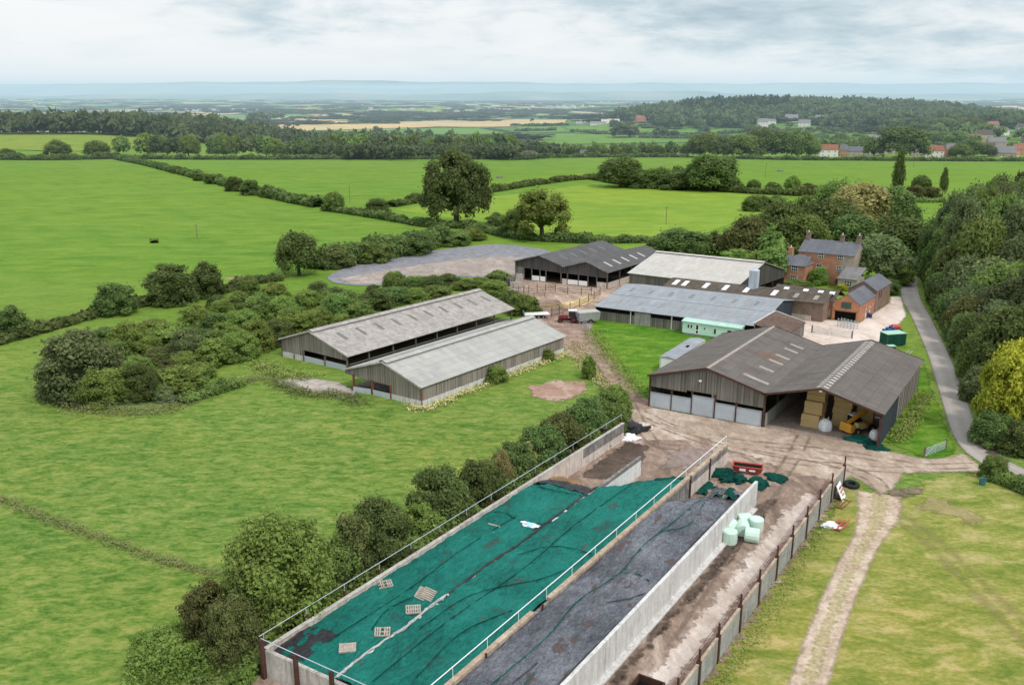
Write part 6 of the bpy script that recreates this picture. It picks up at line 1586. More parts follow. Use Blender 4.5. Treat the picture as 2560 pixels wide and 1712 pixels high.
# ------------------------------------------------------------------ vegetation
# foreground hedge beside the clamp
FGB = [(590, 1640, 1490, 160, 'finer', L_BROWN, 'brownish hawthorn left of the big green bush'), (530, 1600, 1462, 160, 'bush', L_BROWN, 'dull brownish bush at the field edge of the hedge'), (728, 1560, 1292, 300, 'finer', L_LIGHT, 'big bright green rounded bush beside the near clamp corner'), (645, 1590, 1400, 150, 'bush', L_MID, 'mid green bush filling in front of the big bright one'), (840, 1480, 1350, 140, 'fine', L_MID, 'green bush right behind the big bright one'), (965, 1430, 1260, 190, 'finer', L_DARK, 'dark twiggy hawthorn next along the hedge'), (890, 1450, 1290, 130, 'bush', L_BROWN, 'brown-green hawthorn joining the big bush'), (1060, 1370, 1262, 120, 'bush', L_LIGHT, 'pale bramble patch between the dark hawthorns'), (1130, 1340, 1178, 180, 'fine', L_DARK, 'dark dome-shaped hawthorn halfway up the clamp'), (1210, 1280, 1150, 140, 'fine', L_DARK, 'dark hawthorn behind the dome-shaped one'), (1256, 1250, 1130, 70, 'fine', L_CREAM, 'yellowish flowering bush in the hedge'), (1290, 1225, 1110, 130, 'fine', L_DARK, 'dark bush right of the yellowish one'), (1318, 1200, 1110, 60, 'bush', L_CREAM, 'small second yellowish bush in the hedge'), (1350, 1180, 1065, 130, 'fine', L_DARK, 'dark hedge bush by the far half of the clamp wall'), (1410, 1150, 1040, 130, 'fine', L_BROWN, 'olive hedge bush near the far end of the clamp wall'), (1465, 1110, 1005, 130, 'fine', L_DARK, 'dark hedge bush third from the yard end'), (1512, 1075, 978, 110, 'fine', L_MID, 'green hedge bush second from the yard end'), (1540, 1045, 965, 80, 'bush', L_LIGHT, 'light green bush ending the hedge at the yard')]
for x, b0, t0, w, k, m, lb in FGB:
    g = G(x, b0); h = hgt(t0, *g); wd = w * g[1] / F * 1.05; u, v = CL.uv(*g); v = min(v, -wd / 2 - .45)
    g = CL.xy(u, v); tree(g[0], g[1], h, wd, k, m, lb, 'bush', 'bush', 'hedge bushes beside the clamp')
scrub('scrub', pg((650, 1580), (560, 1480), (480, 1560), (330, 1640), (300, 1760), (560, 1800), (640, 1720)), 16000, .13, 1.7, L_LIGHT, 'low bramble bank at the bottom left of the clamps', 14)
hedge([CL.xy(u, -3.0) for u in (12, 24, 40, 57)], 4.4, 2.3, .14, L_MID, 'dense hawthorn hedge between the near meadow and the outer clamp wall', seed=44, var=.7, dens=1.6)
hedge([CL.xy(u, -2.2) for u in (-8, 5, 20, 40, 56)], 3.0, 1.3, .14, L_MID, 'rough bramble bank running along the outside of the clamp wall', name='bramble_bank', cat='brambles', seed=3, var=.5, dens=1.2)
# big left scrub island
k3 = .3838
ISL = [(540, 1110, 715, 430, 'fine', L_BLUE), (1120, 800, 660, 260, 'bush', L_DARK), (830, 850, 650, 200, 'bush', L_MID), (690, 770, 680, 170, 'bush', L_DARK), (690, 1165, 945, 280, 'fine', L_LIGHT), (560, 1140, 1010, 190, 'bush', L_LIGHT), (925, 1140, 915, 215, 'fine', L_DARK), (1160, 1100, 945, 290, 'bush', L_LIGHT), (1270, 1080, 960, 150, 'bush', L_MID), (1080, 1150, 1060, 130, 'bush', L_BLUE), (1320, 1000, 910, 150, 'bush', L_MID), (1210, 950, 845, 190, 'bush', L_LIGHT), (1050, 900, 815, 190, 'bush', L_BROWN), (900, 960, 870, 150, 'bush', L_LIGHT), (740, 940, 870, 180, 'bush', L_BROWN), (760, 880, 760, 170, 'bush', L_MID), (960, 850, 740, 180, 'bush', L_MID), (1240, 900, 700, 220, 'fine', L_BLUE), (1400, 910, 760, 210, 'bush', L_LIGHT), (1560, 870, 710, 230, 'fine', L_MID), (1680, 820, 640, 190, 'bush', L_MID), (1800, 780, 640, 200, 'fine', L_DARK), (1000, 720, 635, 220, 'bush', L_LIGHT), (1270, 660, 535, 170, 'bush', L_LIGHT), (1400, 710, 590, 160, 'bush', L_DARK), (1450, 600, 500, 130, 'bush', L_MID), (1580, 700, 565, 190, 'fine', L_LIGHT), (1700, 610, 465, 170, 'bush', L_MID), (1850, 620, 478, 170, 'fine', L_LIGHT), (1900, 710, 570, 210, 'bush', L_MID), (2090, 690, 555, 150, 'bush', L_LIGHT), (2000, 680, 580, 140, 'bush', L_DARK), (2200, 620, 465, 180, 'bush', L_DARK), (2070, 490, 385, 110, 'bush', L_DARK), (1790, 490, 395, 150, 'bush', L_MID), (1630, 460, 348, 100, 'bush', L_DARK), (1420, 550, 468, 120, 'bush', L_DARK), (2010, 560, 435, 160, 'bush', L_MID), (2290, 580, 440, 130, 'bush', L_DARK), (1330, 800, 690, 170, 'bush', L_DARK), (1480, 780, 650, 170, 'bush', L_MID), (2130, 560, 450, 130, 'bush', L_MID), (1560, 560, 450, 130, 'bush', L_MID), (2230, 690, 590, 120, 'bush', L_DARK), (640, 900, 800, 160, 'bush', L_BLUE), (440, 1090, 980, 150, 'bush', L_BLUE), (1110, 980, 890, 130, 'bush', L_BROWN), (830, 1160, 1050, 120, 'bush', L_DARK)]
ISN = {0: 'big grey-green willow bush at the left tip of the scrub island', 4: 'bright rounded green bush at the front of the scrub island', 6: 'dark bush between the two bright ones at the front of the scrub island', 7: 'bright green bush at the right front of the scrub island', 12: 'rusty brown bush in the middle of the scrub island', 17: 'bluish willow bush rising in the middle of the scrub island'}
for i, (x, b0, t0, w, k, m) in enumerate(ISL):
    ptree(x * k3, b0 * k3 + 560, t0 * k3 + 558, w * k3 * 1.22, k, {L_DARK: L_LIGHT if i % 3 == 1 else L_MID, L_MID: L_LIGHT}.get(m, m) if i % 3 else m, ISN.get(i, 'green bush in the dense scrub behind the cattle sheds'), name='bush', cat='bush', group='bushes of the scrub island')
ISR = [(1010, 480, 338, 115, 'round', L_MID), (1150, 450, 365, 150, 'bush', L_MID), (1240, 450, 365, 140, 'bush', L_DARK), (1360, 430, 355, 130, 'bush', L_DARK), (1480, 450, 388, 140, 'bush', L_MID), (1560, 440, 375, 120, 'bush', L_LIGHT), (1680, 410, 335, 140, 'bush', L_MID), (1650, 490, 395, 160, 'bush', L_LIGHT), (1840, 610, 485, 170, 'bush', L_MID), (1760, 560, 465, 140, 'bush', L_DARK), (1890, 610, 515, 120, 'bush', L_MID), (880, 580, 460, 180, 'bush', L_DARK), (700, 580, 470, 170, 'bush', L_DARK), (770, 640, 525, 170, 'bush', L_MID), (600, 560, 440, 170, 'bush', L_DARK), (870, 480, 425, 80, 'bush', L_DARK), (1000, 540, 440, 190, 'bush', L_DARK), (1120, 530, 450, 170, 'bush', L_LIGHT), (1280, 500, 430, 150, 'bush', L_MID), (510, 490, 405, 110, 'bush', L_DARK)]
for x, b0, t0, w, k, m in ISR:
    ptree(600 + x * k3, 550 + b0 * k3, 550 + t0 * k3, w * k3 * 1.3, k, m, 'bush in the scrub between the cattle sheds and the slurry lagoon', name='bush', cat='bush', group='bushes between the sheds and the lagoon')
for x, b0, t0, w, m, lb in [(1423, 858, 845, 30, L_LIGHT, None), (1240, 953, 915, 62, L_LIGHT, 'lone light green bush against the long side of the boarded shed'), (1371, 900, 873, 34, L_LIGHT, 'small green bush near the rear corner of the boarded shed'), (1472, 945, 890, 36, L_LIGHT, 'upright green weed clump between the shed and the earth track')]:
    if lb: ptree(x, b0, t0, w, 'bush', m, lb, name='bush', cat='bush')
# left hedge and its trees
ptree(35, 838, 768, 82, 'bush', L_DARK, 'dark bush at the left edge in the long meadow hedge', name='bush', cat='bush'); ptree(292, 785, 709, 102, 'bush', L_DARK, 'round dark bush alone in the meadow hedge', name='bush', cat='bush')
ptree(430, 758, 664, 128, 'fine', L_DARK, 'largest round bush in the meadow hedge', name='bush', cat='bush'); ptree(518, 742, 660, 84, 'bush', L_DARK, 'dark bush touching the right side of the largest hedge bush', name='bush', cat='bush')
ptree(748, 688, 583, 96, 'round', L_DARK, 'dark upright tree at the left end of the lagoon hedge')
phedge([(-60, 872), (60, 840), (160, 812), (260, 784), (330, 768), (440, 752), (560, 730), (620, 712), (700, 700)], 4.5, 1.7, .38, L_DARK, 'long low hedge along the bottom of the big left meadow', seed=5)
phedge([(790, 675), (850, 662), (930, 650), (1010, 636), (1080, 617), (1120, 610), (1165, 607)], 8, 5.6, .42, L_DARK, 'tall thick hedge along the far bank of the slurry lagoon', seed=6)
for x, b0, t0, w, m in [(1130, 612, 578, 90, L_MID), (1180, 600, 570, 70, L_LIGHT), (840, 668, 620, 90, L_BROWN), (930, 655, 605, 100, L_MID), (1040, 636, 585, 90, L_DARK)]: ptree(x, b0, t0, w, 'bush', m, 'bushy growth in the tall lagoon hedge', name='bush', cat='bush', group='bushes in the lagoon hedge')
# field hedges
phedge([(285, 396), (360, 412), (440, 432), (540, 457), (620, 480), (720, 503), (800, 519)], 8, 4.2, .62, L_DARK, 'hedge slanting down between the two left meadows', seed=7)
for x, b0, t0, w in [(443, 434, 417, 28), (500, 452, 434, 30), (528, 460, 436, 32), (588, 478, 442, 46), (626, 488, 450, 46), (667, 494, 464, 30)]: ptree(x, b0, t0, w, 'bush', L_DARK, 'dark bush growing out of the slanting meadow hedge', name='bush', cat='bush', group='bushes on the slanting hedge')
phedge([(815, 526), (900, 538), (985, 552), (1080, 568), (1180, 572), (1260, 590), (1330, 600), (1450, 606), (1560, 606), (1640, 605)], 6, 2.6, .5, L_DARK, 'hedge running from the meadow corner to behind the twin gabled shed', seed=8)
phedge([(975, 518), (1060, 503), (1150, 492), (1230, 480), (1330, 464), (1420, 452), (1480, 448)], 7, 3.2, .6, L_DARK, 'hedge climbing across the middle meadow behind the big brown tree', seed=9)
phedge([(1480, 448), (1560, 462), (1660, 472), (1760, 476), (1850, 482), (1960, 488), (2060, 492)], 8, 3.6, .6, L_DARK, 'hedge along the top of the pale meadow behind the barns', seed=10)
phedge([(1660, 446), (1720, 438), (1790, 428), (1830, 408)], 8, 5.5, .7, L_DARK, 'short hedge leading up to the field oak', seed=11)
phedge([(2190, 505), (2280, 506), (2360, 506)], 6, 2.2, .55, L_MID, 'hedge at the foot of the tall poplar', seed=12)
phedge([(-80, 398), (60, 401), (200, 400), (300, 397)], 10, 6, .9, L_DARK, 'dark far hedge at the top left of the big meadow', seed=13)
phedge([(300, 398), (600, 400), (900, 399), (1200, 398), (1330, 396), (1500, 394), (1720, 394)], 9, 4.5, 1., L_DARK, 'far hedge along the top of the middle meadow', seed=14)
phedge([(1850, 398), (2000, 401), (2150, 402), (2320, 403), (2480, 404), (2620, 404)], 9, 4., 1., L_DARK, 'far hedge below the village houses', seed=15)
ptree(1142, 563, 381, 150, 'big', L_CHEST, 'huge brown-green chestnut tree standing alone in the middle meadow')
ptree(1355, 600, 474, 135, 'airy', L_LIGHT, 'airy mid-green ash tree right of the big brown chestnut'); ptree(1290, 592, 520, 70, 'airy', L_MID, 'smaller leafy tree between chestnut and ash')
ptree(1240, 575, 535, 60, 'bush', L_DARK, 'dark bush at the right foot of the big chestnut', name='bush', cat='bush')
ptree(836, 528, 481, 46, 'round', L_MID, 'small round tree at the meadow corner'); ptree(942, 535, 497, 62, 'bush', L_DARK, 'spreading bush right of the small round tree', name='bush', cat='bush')
for x, b0, t0, w, k, m, lb in [(1552, 468, 395, 104, 'round', L_DARK, 'tall tree in the middle of the far hedge'), (1640, 470, 420, 90, 'bush', L_MID, 'wide pale bush right of the tall hedge tree'), (1690, 474, 432, 90, 'bush', L_DARK, 'wide dark bush left of the field oak'), (1600, 470, 430, 80, 'bush', L_DARK, 'dark bush under the tall hedge tree'), (1776, 478, 390, 112, 'round', L_DARK, 'spreading oak in the far hedge with sky-lit gap on its right'), (1843, 478, 452, 34, 'bush', L_MID, 'small round bush right of the field oak'), (1884, 478, 449, 30, 'round', L_MID, 'little tree second right of the field oak'), (1932, 482, 455, 40, 'bush', L_MID, 'round bush third right of the field oak'), (1980, 480, 440, 36, 'round', L_LIGHT, 'pale young tree fourth right of the field oak'), (2020, 488, 460, 60, 'bush', L_BROWN, 'olive bush in the hedge before the cream flowering tree'), (1880, 528, 488, 50, 'bush', L_MID, 'bush at the left of the clump in the pale meadow'), (1910, 524, 490, 44, 'bush', L_DARK, 'dark bush in the middle of the clump in the pale meadow'), (1942, 520, 490, 44, 'bush', L_MID, 'bush at the right of the clump in the pale meadow'), (2240, 500, 377, 26, 'column', L_DARK, 'tall slim poplar standing in the bright field'), (2356, 490, 423, 18, 'column', L_DARK, 'shorter slim poplar right of the tall one'), (2300, 486, 440, 42, 'round', L_DARK, 'round tree between the two poplars'), (2285, 502, 465, 56, 'bush', L_BROWN, 'brown bush left below the round tree between the poplars'), (2325, 502, 468, 50, 'bush', L_BROWN, 'brown bush right below the round tree between the poplars')]:
    ptree(x, b0, t0, w, k, m, lb, name='bush' if 'bush' in lb else 'tree', cat='bush' if 'bush' in lb else 'tree')
# trees round the farmhouse
for x, b0, t0, w, k, m, lb in [(1703, 645, 575, 100, 'round', L_DARK, 'dark round tree behind the ridge of the cream roofed shed'), (1648, 632, 595, 50, 'bush', L_DARK, 'small dark bush left of the dark round tree'), (1786, 640, 576, 58, 'cone', L_DARK, 'dark pointed tree right of the round one behind the shed'), (1862, 660, 545, 90, 'round', L_BROWN, 'brown-tinted tree left of the farmhouse trees'), (1945, 640, 508, 115, 'round', L_DARK, 'dark tall tree behind the farmhouse chimney'), (1925, 680, 560, 70, 'cone', L_MID, 'conical green tree left of the farmhouse'), (2005, 650, 540, 95, 'round', L_MID, 'mid green tree left behind the farmhouse roof'), (2075, 620, 498, 115, 'round', L_DARK, 'broad dark tree behind the farmhouse roof'), (2145, 590, 462, 120, 'round', L_CREAM, 'cream flowering chestnut rising behind the farmhouse'), (2210, 590, 470, 110, 'round', L_DARK, 'dark tree right of the cream flowering one'), (2085, 570, 455, 85, 'round', L_MID, 'green tree left behind the cream flowering one'), (2020, 560, 490, 60, 'airy', L_MID, 'thin leafed tree left of the broad dark tree'), (2130, 640, 540, 90, 'round', L_DARK, 'dark tree close behind the right chimney'), (2240, 640, 545, 120, 'round', L_DARK, 'dense dark tree by the lane behind the willow'), (2196, 705, 592, 110, 'willow', L_BLUE, 'weeping willow right of the farmhouse'), (2240, 712, 655, 62, 'bush', L_LIGHT, 'light green bush between willow and lane'), (1900, 690, 628, 70, 'bush', L_LIGHT, 'light bush beyond the dark open gable'), (1935, 700, 622, 80, 'bush', L_MID, 'bush beside the farmhouse wing'), (1840, 675, 625, 70, 'bush', L_LIGHT, 'light bush behind the right end of the cream shed'), (2045, 712, 668, 40, 'bush', L_LIGHT, 'garden tree covering the middle of the farmhouse front'), (2122, 716, 680, 46, 'bush', L_DARK, 'dark garden bush before the right of the farmhouse front'), (2090, 708, 680, 40, 'bush', L_BROWN, 'brown creeper bush at the farmhouse door'), (1990, 715, 700, 60, 'bush', L_MID, 'low garden hedge bush under the farmhouse windows'), (2110, 725, 708, 30, 'bush', L_YELL, 'yellow and orange shrub behind the byre roof'), (2225, 735, 700, 40, 'bush', L_DARK, 'dark bush at the end of the tall brick barn')]:
    ptree(x, b0, t0, w * 1.25, k, m, lb, name='bush' if 'bush' in lb or 'shrub' in lb else 'tree', cat='bush' if 'bush' in lb or 'shrub' in lb else 'tree')
# the wood on the right of the lane
EDGE = pg((2500, 1112), (2458, 1062), (2424, 1004), (2398, 952), (2380, 902), (2355, 852), (2334, 802), (2312, 745), (2300, 702), (2290, 680))
WOOD = EDGE + [(118, 252), (150, 296), (226, 415), (312, 535), (400, 560), (360, 380), (250, 220), (150, 110), (95, 96)]
rg = random.Random(21); pts = []; nw = 0
cand = [(x_ * y_, y_) for x_, y_ in [(rg.uniform(.30, .64), 92 * math.exp(rg.uniform(0, 1.8))) for _ in range(14000)]]
dist = sdf(cand, WOOD)
for p, d in zip(cand, dist):
    if d < 3.4 or p[1] > 340: continue
    sp = (4.6 if d < 7 else 6.2) + max(0, p[1] - 130) * .006
    if any((p[0] - q[0]) ** 2 + (p[1] - q[1]) ** 2 < sp * sp for q in pts): continue
    pts.append(p)
    edge = d < 6
    h = rg.uniform(6.5, 9.5) if edge and p[1] < 240 else rg.uniform(9.5, 13.5) if d < 14 or p[1] < 130 else rg.uniform(13, 17.5)
    if 190 < p[1]: h = rg.uniform(11, 16) if edge else rg.uniform(17, 24)
    k = rg.choice(['round', 'round', 'flat', 'airy', 'round']) if not edge else rg.choice(['bush', 'fine', 'round'])
    m = rg.choice([L_DARK, L_PINE, L_PINE, L_DARK, L_MID, L_BROWN] if p[1] > 150 else [L_DARK, L_PINE, L_DARK, L_MID])
    if k == 'flat': m = rg.choice([L_PINE, L_PINE, L_DARK])
    w = rg.uniform(6.5, 9) if edge else rg.uniform(9, 12.5)
    if p[1] < 320 and nw < 185:
        nw += 1; tree(p[0], p[1], h, w, k, m, 'tree of the dense wood along the right side of the lane', group='trees of the wood right of the lane', parts=p[1] < 200)
far_w = [(p[0], p[1], rg.uniform(17, 24) if d > 8 else rg.uniform(11, 16), rg.uniform(9, 13)) for p, d in zip(cand, dist) if d > 2 and p[1] > 255 and rg.random() < .22]
print('wood', nw, len(pts), len(far_w))
canopy('wood', far_w[:300], L_PINE, 'far part of the wood running down the right side', cards=(16, 620, .055))
hedge([(x + 2.9, y + .4) for x, y in EDGE] + [(150, 290)], 4.2, 4.2, .24, L_DARK, 'leafy undergrowth at the edge of the wood along the lane', name='undergrowth', seed=33, var=.6, dens=1.6)
ptree(2470, 800, 640, 190, 'flat', L_BLUE, 'pale grey-green spreading tree in the wood above the lane'); ptree(2530, 820, 665, 150, 'round', L_LIGHT, 'bright green tree at the right edge in the wood')
ptree(2524, 1090, 858, 165, 'big', L_YELL, 'golden yellow-green tree at the right edge beside the lane')
ptree(2430, 1000, 920, 70, 'bush', L_BLUE, 'grey-green bush left of the golden tree', name='bush', cat='bush'); ptree(2480, 1110, 1030, 110, 'fine', L_DARK, 'dark bush below the golden tree by the ditch', name='bush', cat='bush'); ptree(2540, 1130, 1060, 100, 'bush', L_DARK, 'dark bush at the right edge below the golden tree', name='bush', cat='bush')
ptree(2480, 1196, 1138, 66, 'fine', L_MID, 'flowering bush at the lane junction', name='bush', cat='bush')
hedge([G(2490, 1200), G(2530, 1215), G(2600, 1245), G(2700, 1290)], 2.4, 1.5, .14, L_MID, 'low bramble hedge beside the lane at the right edge', seed=20)
sheet('mud_patch', pg((2425, 1085), (2445, 1085), (2480, 1125), (2530, 1155), (2515, 1165), (2470, 1140)), M_MUD, .12, .4, .8)
sheet('verge', [(68, 106), (74, 118.5), (82, 137), (88.5, 158), (100, 190), (104, 190), (91, 155), (84, 134), (77.5, 117)], M_DRY, .04, .7, 1.2)
# rough growth
weeds('weeds', [FA.xy(-6, 1), FA.xy(-8, 8), FA.xy(-7, 14)], 1.3, .14, 3000, MATS['weed_green'], 'nettles and rough grass in front of the cattle shed gable', .6, 2)
weeds('weeds', [FB.xy(-1, 14), FB.xy(-1.2, 17), FB.xy(8, 16.8), FB.xy(24, 16.6), FB.xy(38, 17)], .5, .12, 3800, MATS['dry_weeds'], 'dry pale weeds along the foot of the boarded shed', .6, 3)
weeds('weeds', [G(1440, 860), G(1455, 900), G(1490, 940), G(1530, 975)], 1.0, .13, 2600, MATS['dry_weeds'], 'dry grass between the boarded shed and the earth track', .6, 4)
weeds('weeds', [G(1480, 830), G(1500, 870), G(1550, 930), G(1600, 990)], 1.1, .13, 3600, MATS['weed_green'], 'rough weeds on the lawn edge of the earth track', .7, 5)
weeds('weeds', [G(685, 955), G(760, 985), G(850, 990), G(900, 1010)], 1.0, .15, 2600, L_BROWN, 'brown docks and weeds by the hardcore patch', .7, 6)
weeds('weeds', [CL.xy(u, 28.6) for u in (4, 20, 36, 48)], .6, .065, 5200, MATS['weed_green'], 'weeds along the outside foot of the panel wall', .3, 7)
weeds('weeds', [G(-20, 1240), G(150, 1310), G(330, 1375), G(470, 1420), G(560, 1440)], .45, .10, 2600, MATS['weed_dull'], 'line of rough weeds crossing the near meadow', .5, 8)
weeds('weeds', [G(165, 1020), G(276, 1032), G(411, 1026), G(500, 985), G(600, 955), G(690, 945)], 1.2, .11, 5200, MATS['weed_dull'], 'long grass along the front of the scrub island', .7, 9)
weeds('weeds', [FC.xy(4, 33), FC.xy(14, 33.2), FC.xy(28, 33)], .7, .13, 3000, MATS['weed_green'], 'weeds along the lane side of the double barn', .6, 10)
hedge([G(600, 960), G(520, 985), G(450, 1010)], 3.2, 1.0, .16, L_MID, 'low scrubby bank at the front edge of the scrub island', name='scrub_bank', seed=22, var=.6)
rgn = np.random.default_rng(5)
# tufts over the near meadow: uncountable
def tufts(name, poly, n, leaf, m, label, seed):
    rng = np.random.default_rng(seed); q = np.array(poly); P = []
    while len(P) < n:
        c = rng.uniform(q.min(0), q.max(0), (n, 2)); c = c[sdf(c, poly) > 0]
        f = fbm(c[:, 0] * .22, c[:, 1] * .38, seed, 4); P += list(c[f + rng.uniform(-.3, .3, len(c)) > .12])
    P = np.array(P[:n]); V, Q, t = leaf_cards(rng, np.column_stack([P, rng.uniform(.02, .14, n)]), np.column_stack([rng.normal(0, .5, (n, 2)), np.ones(n)]), leaf, rng.uniform(.3, 1, n), .15)
    V[:, 2] -= S * V[:, 1]; org = np.array((*P.mean(0), -S * P[:, 1].mean()))
    return tag(obj(name, npmesh(name, V - org, Q, [m], [('tint', 'FACE', 'FLOAT', t)]), None, tuple(float(v) for v in org)), label, None, None, 'stuff')

L_GRASS, L_GRASSD, L_GRASSY = MATS['grass_blade'], MATS['grass_lush'], MATS['grass_dry']
scrub('scrub', pg((135, 960), (160, 1000), (240, 1010), (410, 1000), (500, 950), (660, 860), (690, 835), (900, 785), (1180, 715), (1320, 755), (1290, 735), (1260, 712), (1150, 715), (1000, 730), (840, 745), (720, 745), (640, 760), (520, 815), (330, 860), (180, 910)), 22000, .26, 1.5, L_LIGHT, 'dense low scrub and brambles of the island behind the cattle sheds', 4)
scrub('scrub', pg((1690, 640), (1760, 655), (1930, 690), (1990, 700), (2030, 640), (2240, 680), (2255, 640), (2200, 600), (2000, 560), (1850, 600)), 16000, .40, 2.2, L_DARK, 'undergrowth between the farmhouse trees', 5)
# far woods ---------------------------------------------------------------------
def row(px, n, hr, wr, m, label, group, kinds=('far',), jit=6):
    P = [G(*p) for p in px]; L = smooth_line(P, 4)
    for i in range(n):
        q = L[int((i + RNG.random() * .8) / n * (len(L) - 1))]
        x, y = q[0] + RNG.uniform(-jit, jit), q[1] + RNG.uniform(-jit, jit)
        tree(x, y, RNG.uniform(*hr), RNG.uniform(*wr), RNG.choice(kinds), RNG.choice(m), label, group=group, parts=False)
MIX = [L_DARK, L_MID, L_HAZY, L_DARK]
row([(300, 390), (480, 393), (620, 392), (820, 392), (1000, 392), (1180, 391), (1300, 388)], 56, (19, 29), (16, 23), [L_MID, L_LIGHT, L_BLUE, L_HAZY, L_MID], 'tree in the belt along the top of the middle meadow', 'trees of the far belt', ('far', 'far', 'round'), 9)
for x, t0, w in [(146, 352, 56), (245, 352, 52), (20, 372, 34)]: ptree(x, 397, t0, w, 'round', L_MID, ['round tree left in the far hedge of the big meadow', 'round tree right in the far hedge of the big meadow', 'low dark tree at the left edge of the far hedge'][[56, 52, 34].index(w)], parts=False)
row([(1405, 392), (1500, 393), (1600, 391), (1740, 388)], 26, (8, 15), (9, 15), [L_DARK, L_MID, L_LIGHT], 'garden tree among the row of bungalows', 'garden trees of the bungalow row', ('far', 'round'), 7)
ptree(1676, 392, 352, 36, 'cone', L_DARK, 'dark cone-shaped tree before the long bungalow', parts=False); ptree(1562, 392, 362, 34, 'round', L_DARK, 'dark round tree in front of the bungalow row', parts=False)
for x, b0, t0, w in [(1765, 394, 335, 80), (1800, 396, 345, 60), (1860, 396, 338, 90), (1900, 395, 326, 80), (1950, 396, 330, 90), (1990, 395, 328, 80), (1840, 392, 345, 60), (2020, 394, 345, 50), (1735, 392, 350, 50)]: ptree(x, b0, t0, w, 'round', RNG.choice([L_DARK, L_MID, L_DARK]), 'tree in the clump left of the white village houses', group='trees left of the white houses', parts=False)
ptree(2250, 396, 318, 120, 'round', L_DARK, 'broad dark oak between the white village houses', parts=False)
for x, b0, t0, w, m in [(2420, 394, 350, 60, L_DARK), (2443, 392, 352, 24, L_YELL), (2400, 395, 362, 50, L_MID), (2460, 392, 362, 50, L_DARK), (2335, 360, 328, 60, L_MID), (2395, 370, 330, 60, L_MID), (2490, 316, 275, 40, L_DARK), (2180, 396, 345, 40, L_MID), (2200, 390, 356, 44, L_BROWN), (2460, 345, 310, 40, L_MID), (2430, 330, 296, 50, L_DARK), (2360, 330, 295, 50, L_MID), (2530, 318, 288, 40, L_MID)]: ptree(x, b0, t0, w, 'far' if w < 45 else 'round', m, 'garden tree among the village houses' if m is not L_YELL else 'bright yellow garden tree in the village', group='garden trees of the village', parts=False)
# woods that read as one mass
rg = np.random.default_rng(77)
def fill(px, n, hr, wr, zx=None):
    P = np.array([G(*p) for p in px]); out = []
    while len(out) < n:
        c = rg.uniform(P.min(0), P.max(0), (n * 3, 2)); c = c[sdf(c, P) > 0]
        out += [(p[0], p[1], rg.uniform(*hr), rg.uniform(*wr)) for p in c]
    return out[:n]
def fillw(P, n, hr, wr):
    P = np.array(P); out = []
    while len(out) < n:
        c = rg.uniform(P.min(0), P.max(0), (n * 3, 2)); c = c[sdf(c, P) > 0]
        out += [(p[0], p[1], rg.uniform(*hr), rg.uniform(*wr)) for p in c]
    return out[:n]
canopy('plantation', fillw([(-190, 1010), (20, 1010), (60, 1100), (30, 1430), (-150, 1500), (-300, 1420), (-330, 1200)], 620, (13, 18), (12, 18)), leafmat('leaf_plantation', (.070, .105, .042), (.135, .185, .08)), 'dense even plantation behind the far belt of trees', cards=(10, 330, .08))
canopy('wood', fillw([(-900, 1330), (-560, 1340), (-420, 1380), (-330, 1450), (-420, 1640), (-950, 1640)], 420, (22, 33), (20, 30)), L_HAZY, 'dark broadleaved wood on the left hill')
canopy('wood', [(*[c + RNG.uniform(-14, 14) for c in q[:2]], RNG.uniform(24, 34), RNG.uniform(24, 34)) for q in smooth_line([G(*p) for p in [(-80, 332), (60, 332), (180, 334), (320, 340), (450, 348), (560, 352)]], 11)], L_HAZY, 'front rank of the dark wood above the left hill field', cards=(12, 420, .075))
canopy('wood', [(*[c + RNG.uniform(-14, 14) for c in q[:2]], RNG.uniform(18, 27), RNG.uniform(18, 26)) for q in smooth_line([G(*p) for p in [(440, 352), (560, 362), (680, 368), (800, 372), (900, 378)]], 9)], L_HAZY, 'trees where the hilltop wood runs down to the far belt')
canopy('wood', [(*[c + RNG.uniform(-8, 8) for c in q[:2]], RNG.uniform(8, 14), RNG.uniform(9, 15)) for q in smooth_line([G(*p) for p in [(1400, 380), (1520, 380), (1640, 378), (1740, 376)]], 9)], L_MID, 'garden trees behind the row of bungalows')
canopy('wood', fillw([(-330, 1420), (-150, 1480), (-100, 1560), (-300, 1660), (-420, 1640)], 90, (18, 28), (16, 24)), L_HAZY, 'dark wood falling away behind the plantation')
hill = fillw([(260, 2200), (420, 2080), (640, 2050), (820, 1900), (1020, 1700), (1250, 1650), (1500, 1800), (1650, 2300), (1300, 2800), (800, 2900), (420, 2700), (240, 2450)], 3000, (13, 29), (18, 34))
mans = [G(x, y) for x, y in ((1962, 306), (1915, 312), (1895, 320), (1995, 318), (2040, 306))]
hill = [p for p in hill if all(abs(p[0] - m[0] - 12) > 26 or not (-90 < p[1] - m[1] < 22) for m in mans)]
canopy('wood', hill, L_HAZY, 'dark mixed wood covering the hill on the right')
canopy('wood', fillw([(430, 2350), (700, 2350), (800, 2600), (500, 2650)], 150, (28, 36), (14, 20)), leafmat('leaf_conifer', (.022, .042, .022), (.048, .072, .034)), 'taller conifers on the crown of the wooded hill', 'cone')
canopy('wood', fill([(1870, 352), (2150, 352), (2400, 340), (2570, 330), (2570, 300), (2300, 300), (2100, 312), (1860, 326)], 420, (14, 22), (15, 24)), L_DARK, 'trees filling the slope between village and wooded hill')
canopy('wood', fillw([(400, 1230), (560, 1210), (760, 1180), (900, 1200), (980, 1500), (700, 1700), (480, 1500)], 330, (12, 20), (14, 22)), L_DARK, 'trees massed behind the village houses')
canopy('wood', fillw([(1330, 2500), (1700, 2500), (1700, 2620), (1350, 2620)], 90, (20, 30), (22, 30)), L_HAZY, 'dark wood on the stubble hill at the right edge')
